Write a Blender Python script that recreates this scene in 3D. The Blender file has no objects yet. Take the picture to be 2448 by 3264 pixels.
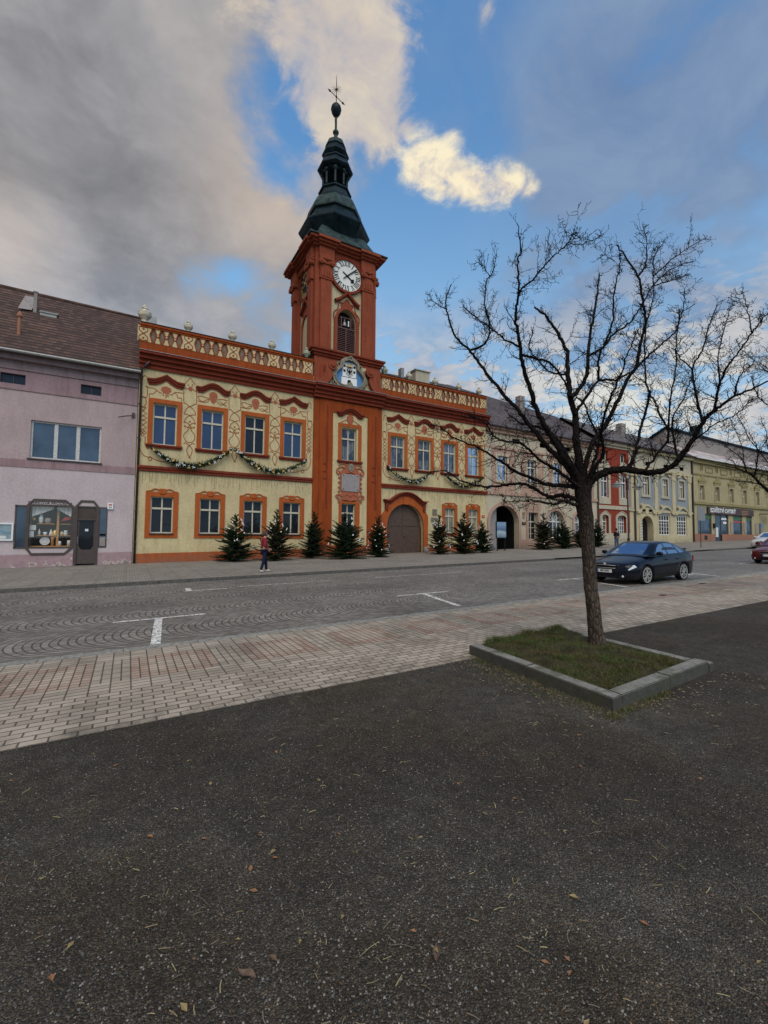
import bpy, bmesh, math, random, json
from mathutils import Vector, Matrix
R=math.radians; PI=math.pi
sc=bpy.context.scene; COL=sc.collection
random.seed(7)
S=0.0198                                  # the square rises gently along the street
def g(x): return S*x
ORN={"M":[[[-0.34,10.84],[-0.19,11.01],[-0.08,11.2],[-0.03,11.28],[0.03,11.19],[0.15,11.03],[0.27,10.88]],[[-0.37,10.38],[-0.35,9.71],[-0.27,9.66],[-0.14,9.57],[-0.03,9.49],[0.14,9.57],[0.27,9.69],[0.36,9.72],[0.36,10.33],[0.3,10.78]],[[-0.03,9.49],[-0.2,9.32],[-0.27,9.13],[-0.3,8.99],[-0.16,8.99],[0.02,8.93],[0.16,8.99],[0.32,9.03],[0.28,9.22],[0.16,9.37],[-0.03,9.49]],[[0.02,8.93],[-0.15,8.8],[-0.26,8.61],[-0.27,8.49]],[[0.02,8.93],[0.16,8.81],[0.28,8.65],[0.3,8.48]],[[-0.21,8.51],[-0.11,8.46],[0.0,8.37],[0.13,8.21]],[[0.25,8.47],[0.14,8.46],[0.0,8.33],[-0.07,8.18]],[[-0.23,8.23],[-0.1,8.18],[-0.05,8.06],[-0.13,7.93],[-0.27,7.78],[-0.29,7.6],[-0.21,7.4],[-0.05,7.28],[0.11,7.28],[0.27,7.42],[0.33,7.64],[0.27,7.84],[0.16,7.97],[0.09,8.07],[0.1,8.14],[0.26,8.23]],[[-0.28,7.17],[-0.2,7.25],[-0.07,7.17],[0.04,7.08],[0.19,6.89],[0.19,6.68],[0.11,6.46],[0.01,6.33]],[[0.34,7.19],[0.24,7.24],[0.12,7.16],[-0.04,7.0],[-0.1,6.82],[-0.06,6.59],[0.06,6.39],[0.14,6.31]],[[-0.18,10.87],[-0.07,10.73]],[[0.12,10.89],[0.06,10.73]],[[-0.39,10.53],[-0.14,10.56]],[[0.11,10.57],[0.34,10.46]]],"MD":[[-0.27,8.49],[0.3,8.48],[0.02,8.56],[-0.25,8.25],[0.26,8.23],[0.03,8.19]],"MF":[[0.0,10.6]],"E":[[[-1.33,10.55],[-1.26,10.58],[-1.24,10.8],[-1.16,10.94],[-1.07,10.92],[-1.01,10.85]],[[-1.08,10.33],[-1.0,10.27],[-1.0,9.7],[-1.33,9.66]],[[-1.19,9.69],[-1.07,9.62],[-1.02,9.43],[-1.06,9.22],[-1.17,9.09],[-1.29,9.19],[-1.35,9.38],[-1.3,9.59],[-1.19,9.69]],[[-1.02,9.08],[-1.16,8.87],[-1.31,8.68],[-1.15,8.57],[-0.98,8.73],[-1.16,8.87],[-1.34,9.03],[-1.02,9.08]],[[-1.15,8.57],[-1.3,8.43],[-1.14,8.32],[-0.97,8.46],[-1.15,8.57]],[[-1.14,8.32],[-1.3,8.17],[-1.13,8.04],[-0.96,8.21],[-1.14,8.32]],[[-1.13,8.04],[-1.32,7.88],[-1.15,7.77],[-0.97,7.88],[-1.13,8.04]],[[-1.15,7.77],[-1.31,7.58],[-1.13,7.36],[-0.97,7.61],[-1.15,7.77]],[[-1.24,7.68],[-1.06,7.48]],[[-1.06,7.7],[-1.22,7.46]],[[-1.3,7.34],[-1.23,7.1],[-1.3,6.94],[-1.24,6.56],[-1.08,6.28],[-0.84,6.17],[-0.7,6.2],[-0.63,6.06],[-0.72,5.97],[-0.79,6.04],[-0.75,6.18],[-0.48,6.07],[-0.33,6.02],[-0.06,5.98],[0.21,5.99]],[[-1.02,7.37],[-1.0,7.12],[-1.01,6.92],[-0.92,6.73],[-0.8,6.64]]],"W1":[[[-1.08,10.33],[-0.97,10.28],[-0.65,10.27],[-0.47,10.16],[-0.34,10.07],[-0.22,10.07]],[[-0.87,9.72],[-0.86,9.91],[-0.68,9.94],[-0.5,10.16]],[[-0.01,10.11],[0.0,9.8]],[[-0.04,10.1],[-0.13,10.07],[-0.17,9.94],[-0.1,9.92]],[[0.03,10.11],[0.11,10.06],[0.08,9.93],[0.16,9.91]],[[0.16,10.03],[0.33,10.06],[0.48,10.22],[0.69,10.24],[0.93,10.25]],[[0.49,10.19],[0.61,10.04],[0.64,9.92],[0.84,9.92],[0.85,9.75]]],"W2":[[[-0.91,10.19],[-0.69,10.25],[-0.49,10.19],[-0.22,10.18]],[[-0.88,10.16],[-0.78,9.97],[-0.58,9.91],[-0.42,10.04],[-0.22,10.11],[-0.32,9.95],[-0.51,9.88],[-0.91,9.91]],[[0.2,10.14],[0.42,10.21],[0.62,10.23],[0.85,10.19]],[[0.2,10.05],[0.36,9.9],[0.53,9.87],[0.8,10.11]],[[0.39,10.05],[0.59,9.93],[0.8,9.82]]],"W1B":[[0.0,10.26],[-0.26,10.25],[0.29,10.31]],"W2B":[[-0.01,10.38],[0.0,9.98]]}
LIMBS=[[[5.7,3.93,0.11,0.131],[5.68,3.93,0.27,0.105],[5.65,3.93,0.5,0.096],[5.61,3.93,0.82,0.09],[5.58,3.94,1.08,0.087],[5.55,3.93,1.37,0.087],[5.52,3.93,1.66,0.09],[5.5,3.93,1.92,0.096],[5.46,3.94,2.19,0.105],[5.44,3.93,2.42,0.105]],[[5.44,3.94,2.33,0.087],[5.44,3.96,2.6,0.075],[5.43,4.01,3.02,0.063],[5.45,4.05,3.45,0.052],[5.43,4.1,3.7,0.047],[5.45,4.15,4.09,0.039],[5.47,4.18,4.41,0.032],[5.4,4.26,4.68,0.027],[5.33,4.35,4.89,0.022],[5.29,4.39,4.99,0.02],[5.17,4.5,5.14,0.016]],[[5.34,4.03,3.67,0.041],[5.45,4.0,3.77,0.037],[5.62,3.98,4.01,0.033],[5.74,4.03,4.36,0.029],[5.91,4.09,4.8,0.024],[6.1,4.14,5.23,0.019],[6.29,4.21,5.72,0.015],[6.35,4.23,5.89,0.013]],[[5.8,4.07,4.38,0.025],[6.07,4.01,4.55,0.021],[6.36,3.99,4.84,0.018],[6.69,3.96,5.07,0.016],[7.05,3.96,5.47,0.013],[7.4,3.98,5.9,0.01]],[[5.41,3.96,2.36,0.07],[5.31,3.96,2.61,0.061],[5.19,3.99,2.73,0.057],[4.99,4.03,3.0,0.05],[4.82,4.05,3.21,0.045],[4.66,4.06,3.45,0.04],[4.5,4.05,3.76,0.035],[4.36,4.03,4.03,0.03],[4.29,3.99,4.25,0.026],[4.18,3.95,4.54,0.021],[4.16,3.87,4.77,0.018],[4.07,3.8,5.06,0.013],[4.06,3.74,5.21,0.011],[3.94,3.68,5.47,0.006]],[[4.35,4.0,4.06,0.022],[4.52,3.96,4.04,0.02],[4.8,3.93,4.03,0.018],[5.08,3.95,3.86,0.016],[5.21,3.98,3.75,0.015]],[[4.12,3.86,4.75,0.016],[4.2,3.73,4.85,0.013],[4.26,3.56,4.97,0.011],[4.3,3.41,5.07,0.009],[4.34,3.29,5.12,0.008],[4.41,3.13,5.06,0.006],[4.47,2.94,5.08,0.005]],[[4.28,3.28,5.07,0.007],[4.19,3.12,5.07,0.004],[4.13,3.02,5.03,0.003]],[[4.31,4.01,4.16,0.019],[4.18,4.14,4.29,0.015],[4.08,4.27,4.45,0.013],[3.96,4.42,4.63,0.011],[3.84,4.58,4.85,0.009]],[[4.07,3.74,5.18,0.008],[4.01,3.66,5.27,0.004]],[[5.46,4.03,2.46,0.059],[5.36,4.12,2.7,0.052],[5.15,4.3,3.01,0.045],[4.98,4.46,3.32,0.039],[4.86,4.58,3.58,0.035],[4.73,4.7,3.78,0.032],[4.58,4.85,4.08,0.028],[4.46,4.98,4.35,0.024],[4.37,5.07,4.53,0.022],[4.23,5.2,4.74,0.019],[4.16,5.31,5.13,0.015],[4.17,5.35,5.42,0.012],[4.26,5.33,5.64,0.01]],[[4.15,5.31,5.2,0.013],[4.09,5.43,5.3,0.009],[4.03,5.6,5.46,0.005]],[[4.41,5.09,4.53,0.022],[4.58,4.93,4.62,0.018],[4.59,4.85,4.85,0.015],[4.48,4.82,5.1,0.013],[4.41,4.72,5.41,0.01],[4.46,4.62,5.56,0.008],[4.43,4.54,5.76,0.006]],[[4.36,4.6,5.43,0.009],[4.24,4.6,5.54,0.006],[4.13,4.61,5.56,0.004]],[[4.21,4.39,4.54,0.011],[4.23,4.49,4.73,0.008],[4.26,4.57,4.9,0.006]],[[5.4,3.96,2.39,0.044],[5.18,4.02,2.41,0.037],[4.87,4.08,2.42,0.032],[4.66,4.1,2.47,0.028],[4.34,4.13,2.56,0.024],[4.08,4.13,2.67,0.02],[3.73,4.13,2.8,0.015],[3.39,4.13,2.86,0.011],[3.09,4.1,2.97,0.008],[2.9,4.09,2.97,0.006]],[[5.42,3.96,2.21,0.041],[5.37,4.0,2.24,0.038],[5.27,4.13,2.29,0.035],[5.15,4.28,2.28,0.031],[5.04,4.45,2.41,0.028],[4.93,4.61,2.48,0.025],[4.78,4.84,2.46,0.022],[4.64,5.05,2.46,0.019],[4.46,5.32,2.55,0.015],[4.31,5.56,2.73,0.012],[4.14,5.82,2.72,0.008]],[[5.43,3.96,2.13,0.035],[5.25,3.97,2.16,0.028],[5.12,3.98,2.19,0.025],[4.82,3.97,2.14,0.019],[4.47,3.94,2.17,0.014],[4.12,3.89,2.14,0.009],[3.82,3.84,2.13,0.005]],[[5.46,3.93,2.21,0.087],[5.48,3.88,2.41,0.077],[5.54,3.79,2.54,0.072],[5.65,3.68,2.61,0.066],[5.83,3.49,2.62,0.058],[5.97,3.35,2.57,0.052],[6.09,3.2,2.59,0.047],[6.19,3.07,2.71,0.042],[6.23,2.93,2.92,0.036],[6.24,2.83,3.11,0.031],[6.26,2.75,3.23,0.027],[6.32,2.63,3.34,0.023],[6.38,2.5,3.45,0.019],[6.46,2.36,3.5,0.015],[6.55,2.18,3.59,0.01]],[[5.88,3.33,2.58,0.022],[6.06,3.26,2.81,0.02],[6.23,3.21,3.02,0.018],[6.25,3.22,3.17,0.018],[6.21,3.3,3.41,0.016],[6.19,3.34,3.56,0.016],[6.16,3.42,3.78,0.015],[6.19,3.46,4.07,0.014],[6.25,3.5,4.4,0.013],[6.36,3.52,4.8,0.011],[6.53,3.51,5.22,0.01],[6.61,3.55,5.61,0.009],[6.71,3.57,5.94,0.008],[6.84,3.54,6.13,0.007],[6.96,3.51,6.29,0.006]],[[5.8,3.48,2.64,0.031],[5.95,3.47,2.92,0.026],[6.09,3.49,3.2,0.023],[6.27,3.5,3.53,0.02],[6.39,3.53,3.8,0.018]],[[6.18,2.77,3.17,0.021],[6.17,2.82,3.48,0.017],[6.21,2.87,3.88,0.014],[6.41,2.83,4.19,0.012],[6.57,2.82,4.53,0.01],[6.75,2.8,4.85,0.008]],[[6.3,2.69,3.29,0.021],[6.23,2.59,3.58,0.017],[6.19,2.48,3.77,0.014],[6.18,2.36,3.91,0.012],[6.14,2.22,4.07,0.01],[6.11,2.09,4.18,0.009],[6.06,1.96,4.3,0.007]],[[6.45,3.31,3.2,0.017],[6.36,3.23,3.56,0.014],[6.28,3.12,3.92,0.011],[6.08,2.98,4.39,0.008],[6.03,2.88,4.61,0.006],[5.93,2.81,4.79,0.005]],[[6.29,2.46,3.43,0.018],[6.26,2.4,3.63,0.01],[6.31,2.31,3.73,0.006]],[[6.25,2.59,3.58,0.013],[6.28,2.62,3.86,0.01],[6.42,2.63,4.22,0.008],[6.67,2.62,4.72,0.005]],[[6.2,2.24,4.09,0.01],[6.27,2.3,4.44,0.006],[6.33,2.36,4.69,0.004]],[[6.16,2.85,3.85,0.011],[6.14,2.98,4.04,0.009],[6.17,3.06,4.19,0.008]],[[6.19,2.89,2.93,0.013],[6.1,2.61,3.07,0.009],[5.94,2.33,3.11,0.007],[5.65,2.03,3.18,0.004]],[[5.46,3.93,2.33,0.052],[5.51,3.93,2.72,0.045],[5.65,3.89,3.08,0.041],[5.81,3.83,3.27,0.038],[5.91,3.8,3.46,0.036],[6.05,3.76,3.71,0.034],[6.2,3.72,4.0,0.031],[6.34,3.67,4.2,0.029],[6.44,3.66,4.57,0.026],[6.56,3.65,4.9,0.023],[6.57,3.69,5.25,0.021],[6.58,3.75,5.67,0.018],[6.49,3.85,5.93,0.015],[6.4,3.96,6.22,0.013]],[[6.27,3.7,4.1,0.024],[6.68,3.65,4.45,0.018],[7.09,3.62,4.76,0.015],[7.39,3.61,5.03,0.013],[7.59,3.67,5.38,0.01]],[[6.6,3.76,5.68,0.019],[6.77,3.74,5.93,0.014],[6.96,3.82,6.41,0.008],[7.02,3.91,6.71,0.005]],[[5.39,4.01,3.43,0.03],[5.56,3.95,3.68,0.025],[5.76,3.88,3.94,0.022],[5.98,3.8,3.97,0.02],[6.24,3.71,4.1,0.018]],[[5.76,3.88,3.94,0.024],[5.68,3.82,4.21,0.02],[5.67,3.69,4.46,0.017],[5.63,3.56,4.69,0.014],[5.51,3.48,4.91,0.012],[5.39,3.32,5.19,0.009],[5.3,3.25,5.32,0.008]],[[6.59,3.54,5.56,0.012],[6.76,3.36,5.77,0.009],[6.91,3.18,5.91,0.006],[7.03,3.03,6.0,0.005]],[[6.69,3.6,5.48,0.013],[7.04,3.53,5.8,0.008],[7.51,3.44,6.04,0.005]],[[6.69,3.6,5.47,0.013],[7.23,3.6,5.73,0.008],[7.79,3.63,6.02,0.005]],[[6.19,3.87,5.84,0.009],[6.05,3.94,5.93,0.006],[5.99,3.98,5.88,0.005]],[[5.43,3.94,2.45,0.038],[5.57,4.28,2.92,0.029],[5.68,4.59,3.28,0.024],[5.69,4.92,3.48,0.021],[5.68,5.26,3.62,0.018],[5.69,5.55,3.84,0.015]],[[5.47,3.92,2.42,0.032],[5.76,3.97,2.8,0.025],[6.0,4.06,3.15,0.021],[6.12,4.31,3.61,0.017],[6.19,4.43,3.85,0.015],[6.17,4.57,3.95,0.014]],[[5.48,3.91,2.45,0.035],[5.49,3.66,2.82,0.026],[5.31,3.56,3.06,0.022],[5.15,3.34,3.4,0.017],[5.01,3.08,3.66,0.012],[4.86,2.88,3.86,0.009],[4.76,2.73,3.96,0.007]],[[5.44,3.94,2.36,0.038],[4.94,3.93,2.58,0.027],[4.5,3.89,2.7,0.021],[4.12,3.81,2.84,0.017],[3.71,3.76,2.83,0.013],[3.34,3.63,2.95,0.009],[3.05,3.54,2.98,0.007]],[[5.37,4.11,4.03,0.018],[5.06,4.14,4.01,0.014],[4.77,4.11,4.12,0.011],[4.54,4.05,4.22,0.009],[4.39,3.84,4.38,0.007]],[[6.04,2.99,2.69,0.019],[6.34,3.21,3.26,0.014],[6.85,3.29,3.71,0.011],[7.23,3.37,4.12,0.009]]]

# ------------------------------------------------------------------ object helpers
LOC={}
def tag(o,label=None,cat=None,group=None,kind=None):
    if label: o['label']=label
    if cat: o['category']=cat
    if group: o['group']=group
    if kind: o['kind']=kind
    return o
def thing(name,label,cat,loc=(0,0,0),rz=0,group=None):
    o=bpy.data.objects.new(name,None); COL.objects.link(o); o.empty_display_size=.3
    o.location=loc; o.rotation_euler=(0,0,rz); LOC[o.name]=Vector(loc)
    return tag(o,label,cat,group)
def copy_tree(o,parent=None):
    c=o.copy(); COL.objects.link(c); c.parent=parent; LOC[c.name]=LOC.get(o.name,Vector())
    for ch in [q for q in bpy.data.objects if q.parent==o]: copy_tree(ch,c)
    return c
class MB:
    def __init__(s,xf=None): s.v=[];s.f=[];s.m=[];s.xf=xf;s.mi=0
    def add(s,vs,fs):
        b=len(s.v)
        s.v+= [tuple(s.xf(*p)) for p in vs] if s.xf else [tuple(p) for p in vs]
        s.f+=[tuple(b+i for i in f) for f in fs]; s.m+=[s.mi]*len(fs); return s
    def box(s,x0,x1,y0,y1,z0,z1):
        v=[(x0,y0,z0),(x1,y0,z0),(x1,y1,z0),(x0,y1,z0),(x0,y0,z1),(x1,y0,z1),(x1,y1,z1),(x0,y1,z1)]
        return s.add(v,[(0,3,2,1),(4,5,6,7),(0,1,5,4),(1,2,6,5),(2,3,7,6),(3,0,4,7)])
    def gbox(s,x0,x1,y0,y1,z0,z1,base=0):   # bottom/top follow the sloping street
        v=[(x0,y0,g(x0)+z0),(x1,y0,g(x1)+z0),(x1,y1,g(x1)+z0),(x0,y1,g(x0)+z0),(x0,y0,g(x0)+z1),(x1,y0,g(x1)+z1),(x1,y1,g(x1)+z1),(x0,y1,g(x0)+z1)]
        return s.add(v,[(0,3,2,1),(4,5,6,7),(0,1,5,4),(1,2,6,5),(2,3,7,6),(3,0,4,7)])
    def poly(s,pts,y0,y1):                  # polygon in (x,z), extruded y0(front)->y1
        n=len(pts); v=[(x,y0,z) for x,z in pts]+[(x,y1,z) for x,z in pts]
        return s.add(v,[tuple(range(n)),tuple(range(2*n-1,n-1,-1))]+[(i,i+n,(i+1)%n+n,(i+1)%n) for i in range(n)])
    def band(s,pts,th,y0,y1):               # profile band: polyline in (x,z), thickness th downward
        n=len(pts)
        v=[]
        for x,z in pts: v+=[(x,y0,z),(x,y0,z-th),(x,y1,z),(x,y1,z-th)]
        f=[(0,1,3,2),(4*n-4,4*n-2,4*n-1,4*n-3)]
        for i in range(n-1):
            a=4*i;b=a+4
            f+=[(a,b,b+1,a+1),(a,a+2,b+2,b),(a+1,b+1,b+3,a+3),(a+2,a+3,b+3,b+2)]
        return s.add(v,f)
    def ribbon(s,pts,w,y0,y1,closed=False):
        n=len(pts); L=[]
        for i in range(n):
            if closed: a=pts[i-1];b=pts[(i+1)%n]
            else: a=pts[max(0,i-1)];b=pts[min(n-1,i+1)]
            dx,dz=b[0]-a[0],b[1]-a[1]; l=math.hypot(dx,dz) or 1
            L.append((-dz/l*w/2,dx/l*w/2))
        v=[]
        for (x,z),(nx,nz) in zip(pts,L): v+=[(x+nx,y0,z+nz),(x-nx,y0,z-nz),(x+nx,y1,z+nz),(x-nx,y1,z-nz)]
        f=[]
        for i in range(n if closed else n-1):
            a=4*i;b=4*((i+1)%n)
            f+=[(a,b,b+1,a+1),(a,a+2,b+2,b),(a+1,b+1,b+3,a+3)]
        return s.add(v,f)
    def tube(s,pts,rs,n=6,cap=True):
        pts=[Vector(p) for p in pts]; k=len(pts)
        if not hasattr(rs,'__len__'): rs=[rs]*k
        v=[];f=[]; up=None
        for i,p in enumerate(pts):
            t=(pts[min(i+1,k-1)]-pts[max(i-1,0)]); 
            t=t.normalized() if t.length>1e-9 else Vector((0,0,1))
            if up is None: up=Vector((1,0,0)) if abs(t.x)<.9 else Vector((0,1,0))
            a=t.cross(up); 
            if a.length<1e-6: a=t.cross(Vector((0,1,.3)))
            a.normalize(); b=t.cross(a); up=-b if False else up
            for j in range(n):
                an=2*PI*j/n; v.append(p+(a*math.cos(an)+b*math.sin(an))*rs[i])
        for i in range(k-1):
            for j in range(n):
                f.append((i*n+j,i*n+(j+1)%n,(i+1)*n+(j+1)%n,(i+1)*n+j))
        if cap: f+= [tuple(range(n-1,-1,-1)),tuple((k-1)*n+j for j in range(n))]
        return s.add(v,f)
    def lathe(s,prof,c,n=12,rot=0,sx=1,sy=1):
        v=[];f=[];k=len(prof)
        for r,z in prof:
            for j in range(n):
                a=2*PI*j/n+rot; v.append((c[0]+r*math.cos(a)*sx,c[1]+r*math.sin(a)*sy,c[2]+z))
        for i in range(k-1):
            for j in range(n): f.append((i*n+j,i*n+(j+1)%n,(i+1)*n+(j+1)%n,(i+1)*n+j))
        f+=[tuple(range(n-1,-1,-1)),tuple((k-1)*n+j for j in range(n))]
        return s.add(v,f)
    def disc(s,c,r,y0,y1,n=20,rz=None):
        rz=rz or r
        return s.poly([(c[0]+r*math.cos(-2*PI*i/n),c[1]+rz*math.sin(-2*PI*i/n)) for i in range(n)],y0,y1)
    def ball(s,c,r,n=8,m=5,sz=1):
        return s.lathe([(max(.02,math.sin(PI*i/m))*r,-math.cos(PI*i/m)*r*sz) for i in range(m+1)],c,n)
    def build(s,name,mat,parent=None,smooth=False,local=False):
        me=bpy.data.meshes.new(name)
        off=Vector()
        if parent is not None and not local:
            p=parent
            while p is not None: off=off+LOC.get(p.name,Vector()); p=p.parent
        me.from_pydata([(v[0]-off.x,v[1]-off.y,v[2]-off.z) for v in s.v],[],s.f)
        for m in (mat if isinstance(mat,(list,tuple)) else [mat]): me.materials.append(m)
        if any(s.m): me.polygons.foreach_set('material_index',s.m)
        me.update()
        bm=bmesh.new(); bm.from_mesh(me); bmesh.ops.recalc_face_normals(bm,faces=bm.faces); bm.to_mesh(me); bm.free()
        if smooth: me.shade_smooth()
        o=bpy.data.objects.new(name,me); COL.objects.link(o); o.parent=parent; LOC[o.name]=Vector()
        return o
def cr(pts,k=4,closed=False):               # catmull-rom in any dimension
    n=len(pts); out=[]
    if n<3: return pts
    for i in range(n-1):
        p0=pts[i-1] if i>0 else (pts[-2] if closed else pts[0]); p1=pts[i]; p2=pts[i+1]; p3=pts[i+2] if i+2<n else (pts[1] if closed else pts[-1])
        for j in range(k):
            t=j/k
            out.append(tuple(.5*((2*b)+(-a+c)*t+(2*a-5*b+4*c-d)*t*t+(-a+3*b-3*c+d)*t**3) for a,b,c,d in zip(p0,p1,p2,p3)))
    out.append(tuple(pts[-1])); return out
def text_mesh(name,txt,size,loc,mat,parent,rot=(R(90),0,0),sx=1,depth=.008,align='CENTER',bold=0):
    cu=bpy.data.curves.new(name,'FONT'); cu.body=txt; cu.size=size; cu.align_x=align; cu.align_y='CENTER'; cu.extrude=depth; cu.offset=bold; cu.resolution_u=2
    o=bpy.data.objects.new(name,cu); COL.objects.link(o)
    dg=bpy.context.evaluated_depsgraph_get(); me=bpy.data.meshes.new_from_object(o.evaluated_get(dg))
    bpy.data.objects.remove(o)
    me.materials.clear(); me.materials.append(mat)
    n=bpy.data.objects.new(name,me); COL.objects.link(n); n.parent=parent
    off=Vector(); p=parent
    while p is not None: off+=LOC.get(p.name,Vector()); p=p.parent
    n.location=Vector(loc)-off; n.rotation_euler=rot; n.scale=(sx,1,1); LOC[n.name]=Vector(loc)-off
    return n
# ------------------------------------------------------------------ node helpers
class NT:
    def __init__(s,tree): s.t=tree
    def node(s,ty,**k):
        n=s.t.nodes.new(ty)
        for a,b in k.items(): setattr(n,a,b)
        return n
    def m(s,op,a,b=None,c=None,clamp=False):
        n=s.t.nodes.new('ShaderNodeMath'); n.operation=op; n.use_clamp=clamp
        for i,x in enumerate((a,b,c)):
            if x is None: continue
            if isinstance(x,(int,float)): n.inputs[i].default_value=x
            else: s.t.links.new(x,n.inputs[i])
        return n.outputs[0]
    def link(s,a,b): s.t.links.new(a,b)
    def mix(s,f,a,b,blend='MIX'):
        n=s.t.nodes.new('ShaderNodeMix'); n.data_type='RGBA'; n.blend_type=blend
        for i,x in ((0,f),(6,a),(7,b)):
            if isinstance(x,(int,float)): n.inputs[i].default_value=x
            elif isinstance(x,(tuple,list)): n.inputs[i].default_value=(*x[:3],1)
            else: s.t.links.new(x,n.inputs[i])
        return n.outputs[2]
    def noise(s,scale,detail=4,rough=.55,vec=None,out=0,dist=0):
        n=s.t.nodes.new('ShaderNodeTexNoise'); n.inputs['Scale'].default_value=scale; n.inputs['Detail'].default_value=detail; n.inputs['Roughness'].default_value=rough; n.inputs['Distortion'].default_value=dist
        if vec is not None: s.t.links.new(vec,n.inputs['Vector'])
        return n.outputs[out]
    def ramp(s,fac,stops):
        n=s.t.nodes.new('ShaderNodeValToRGB'); e=n.color_ramp.elements
        while len(e)<len(stops): e.new(.5)
        for q,(p,c) in zip(e,stops):
            q.position=p; q.color=(*c,1) if isinstance(c,(tuple,list)) else (c,c,c,1)
        s.t.links.new(fac,n.inputs[0]); return n.outputs[0]
    def step(s,x,a,b): # smoothstep a..b -> 0..1
        n=s.t.nodes.new('ShaderNodeMapRange'); n.interpolation_type='SMOOTHSTEP'
        n.inputs[1].default_value=a; n.inputs[2].default_value=b; s.t.links.new(x,n.inputs[0]); return n.outputs[0]
    def pos(s):
        ge=s.node('ShaderNodeNewGeometry'); se=s.node('ShaderNodeSeparateXYZ'); s.link(ge.outputs['Position'],se.inputs[0])
        return ge.outputs['Position'],se.outputs[0],se.outputs[1],se.outputs[2]
    def comb(s,x,y,z):
        n=s.node('ShaderNodeCombineXYZ')
        for i,q in enumerate((x,y,z)):
            if isinstance(q,(int,float)): n.inputs[i].default_value=q
            else: s.link(q,n.inputs[i])
        return n.outputs[0]
    def wn(s,vec):
        n=s.node('ShaderNodeTexWhiteNoise'); s.link(vec,n.inputs[0]); return n.outputs[0]
def newmat(name):
    m=bpy.data.materials.new(name); m.use_nodes=True; t=m.node_tree
    b=t.nodes['Principled BSDF']; return m,NT(t),b
def bump(N,b,h,strength=.3,dist=.01):
    n=N.node('ShaderNodeBump'); n.inputs['Strength'].default_value=strength; n.inputs['Distance'].default_value=dist
    N.link(h,n.inputs['Height']); N.link(n.outputs[0],b.inputs['Normal'])
def simple(name,col,rough=.6,var=.12,scale=6,metal=0,spec=.4,bmp=0,bs=60,col2=None,obj=False):
    m,N,b=newmat(name)
    if max(col)<.05: spec=min(spec,.12)
    vec=None
    if obj: vec=N.node('ShaderNodeTexCoord').outputs['Object']
    else: vec=N.pos()[0]
    n1=N.noise(scale,5,.6,vec)
    dark=tuple(c*(1-var) for c in col); light=tuple(min(1,c*(1+var)) for c in (col2 or col))
    c=N.ramp(n1,[(.3,dark),(.7,light)])
    N.link(c,b.inputs['Base Color']); b.inputs['Roughness'].default_value=rough; b.inputs['Metallic'].default_value=metal
    b.inputs['Specular IOR Level'].default_value=spec
    if bmp: bump(N,b,N.noise(bs,3,.6,vec),bmp,.01)
    return m
def plaster(name,col,stain=.25,dirt=(.25,.22,.2),base_z=None,rough=.85):
    m,N,b=newmat(name); P,x,y,z=N.pos()
    c=N.ramp(N.noise(.7,6,.6,P),[(.3,tuple(q*.9 for q in col)),(.7,tuple(min(1,q*1.06) for q in col))])
    sv=N.comb(N.m('MULTIPLY',x,2.2),N.m('MULTIPLY',y,2.2),N.m('MULTIPLY',z,.35))
    st=N.ramp(N.noise(1.6,6,.7,sv),[(.46,0.),(.70,1.)])
    c=N.mix(N.m('MULTIPLY',st,stain*1.5),c,tuple(q*d*2 for q,d in zip(col,dirt)))
    fine=N.ramp(N.noise(9,6,.75,P),[(.35,.86),(.65,1.06)])
    c=N.mix(1.,c,fine,'MULTIPLY')
    # grime near the ground
    gz=N.m('SUBTRACT',z,N.m('MULTIPLY',x,S))
    gr=N.m('SUBTRACT',1.,N.step(gz,0.,.9)); gr=N.m('MULTIPLY',gr,N.ramp(N.noise(2.5,4,.6,P),[(.3,.1),(.7,.55)]))
    c=N.mix(gr,c,(.16,.13,.11))
    N.link(c,b.inputs['Base Color']); b.inputs['Roughness'].default_value=rough; b.inputs['Specular IOR Level'].default_value=.2
    bump(N,b,N.noise(45,4,.7,P),.25,.008)
    return m
MT={}
MT['cream']=plaster('cream plaster',(.58,.475,.265),.26)
MT['creamL']=plaster('pale cream plaster',(.51,.44,.275),.3)
MT['orange']=plaster('orange plaster',(.29,.057,.011),.4)
MT['orangeB']=plaster('fresh orange plaster',(.40,.095,.022),.3)
MT['orangeD']=plaster('dark red orange plaster',(.20,.036,.017),.4)
MT['towerred']=plaster('weathered red plaster',(.27,.063,.029),.38)
MT['paint']=simple('ochre painted line',(.30,.095,.03),.8,.15,9)
MT['salmon']=simple('salmon painted blob',(.34,.095,.045),.8,.12,12)
MT['pink']=plaster('pink plaster',(.42,.32,.315),.14)
MT['pinkL']=plaster('light pink plaster',(.50,.42,.42),.09)
MT['mauve']=plaster('mauve plaster band',(.32,.215,.225),.35)
MT['cornicebrown']=plaster('brown eaves band',(.27,.205,.21),.4)
MT['beige']=plaster('beige pink plaster',(.44,.285,.215),.28)
MT['beigeL']=plaster('cream ground floor',(.50,.43,.315),.28)
MT['redwall']=plaster('red wall',(.26,.042,.022),.28)
MT['white']=plaster('off white trim',(.46,.415,.31),.28)
MT['bluewall']=plaster('grey blue wall',(.255,.285,.305),.3)
MT['yellow']=plaster('yellow wall',(.39,.335,.19),.35)
MT['yellowD']=plaster('olive yellow trim',(.29,.24,.115),.25)
MT['brick']=plaster('brown red plinth',(.33,.155,.095),.25)
MT['greywall']=plaster('grey pink wall',(.30,.265,.25),.28)
MT['stone']=simple('sandstone urn',(.55,.49,.37),.85,.25,8,bmp=.3)
MT['stonegreen']=simple('mossy stone urn',(.36,.38,.27),.85,.3,9,bmp=.3)
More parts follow.
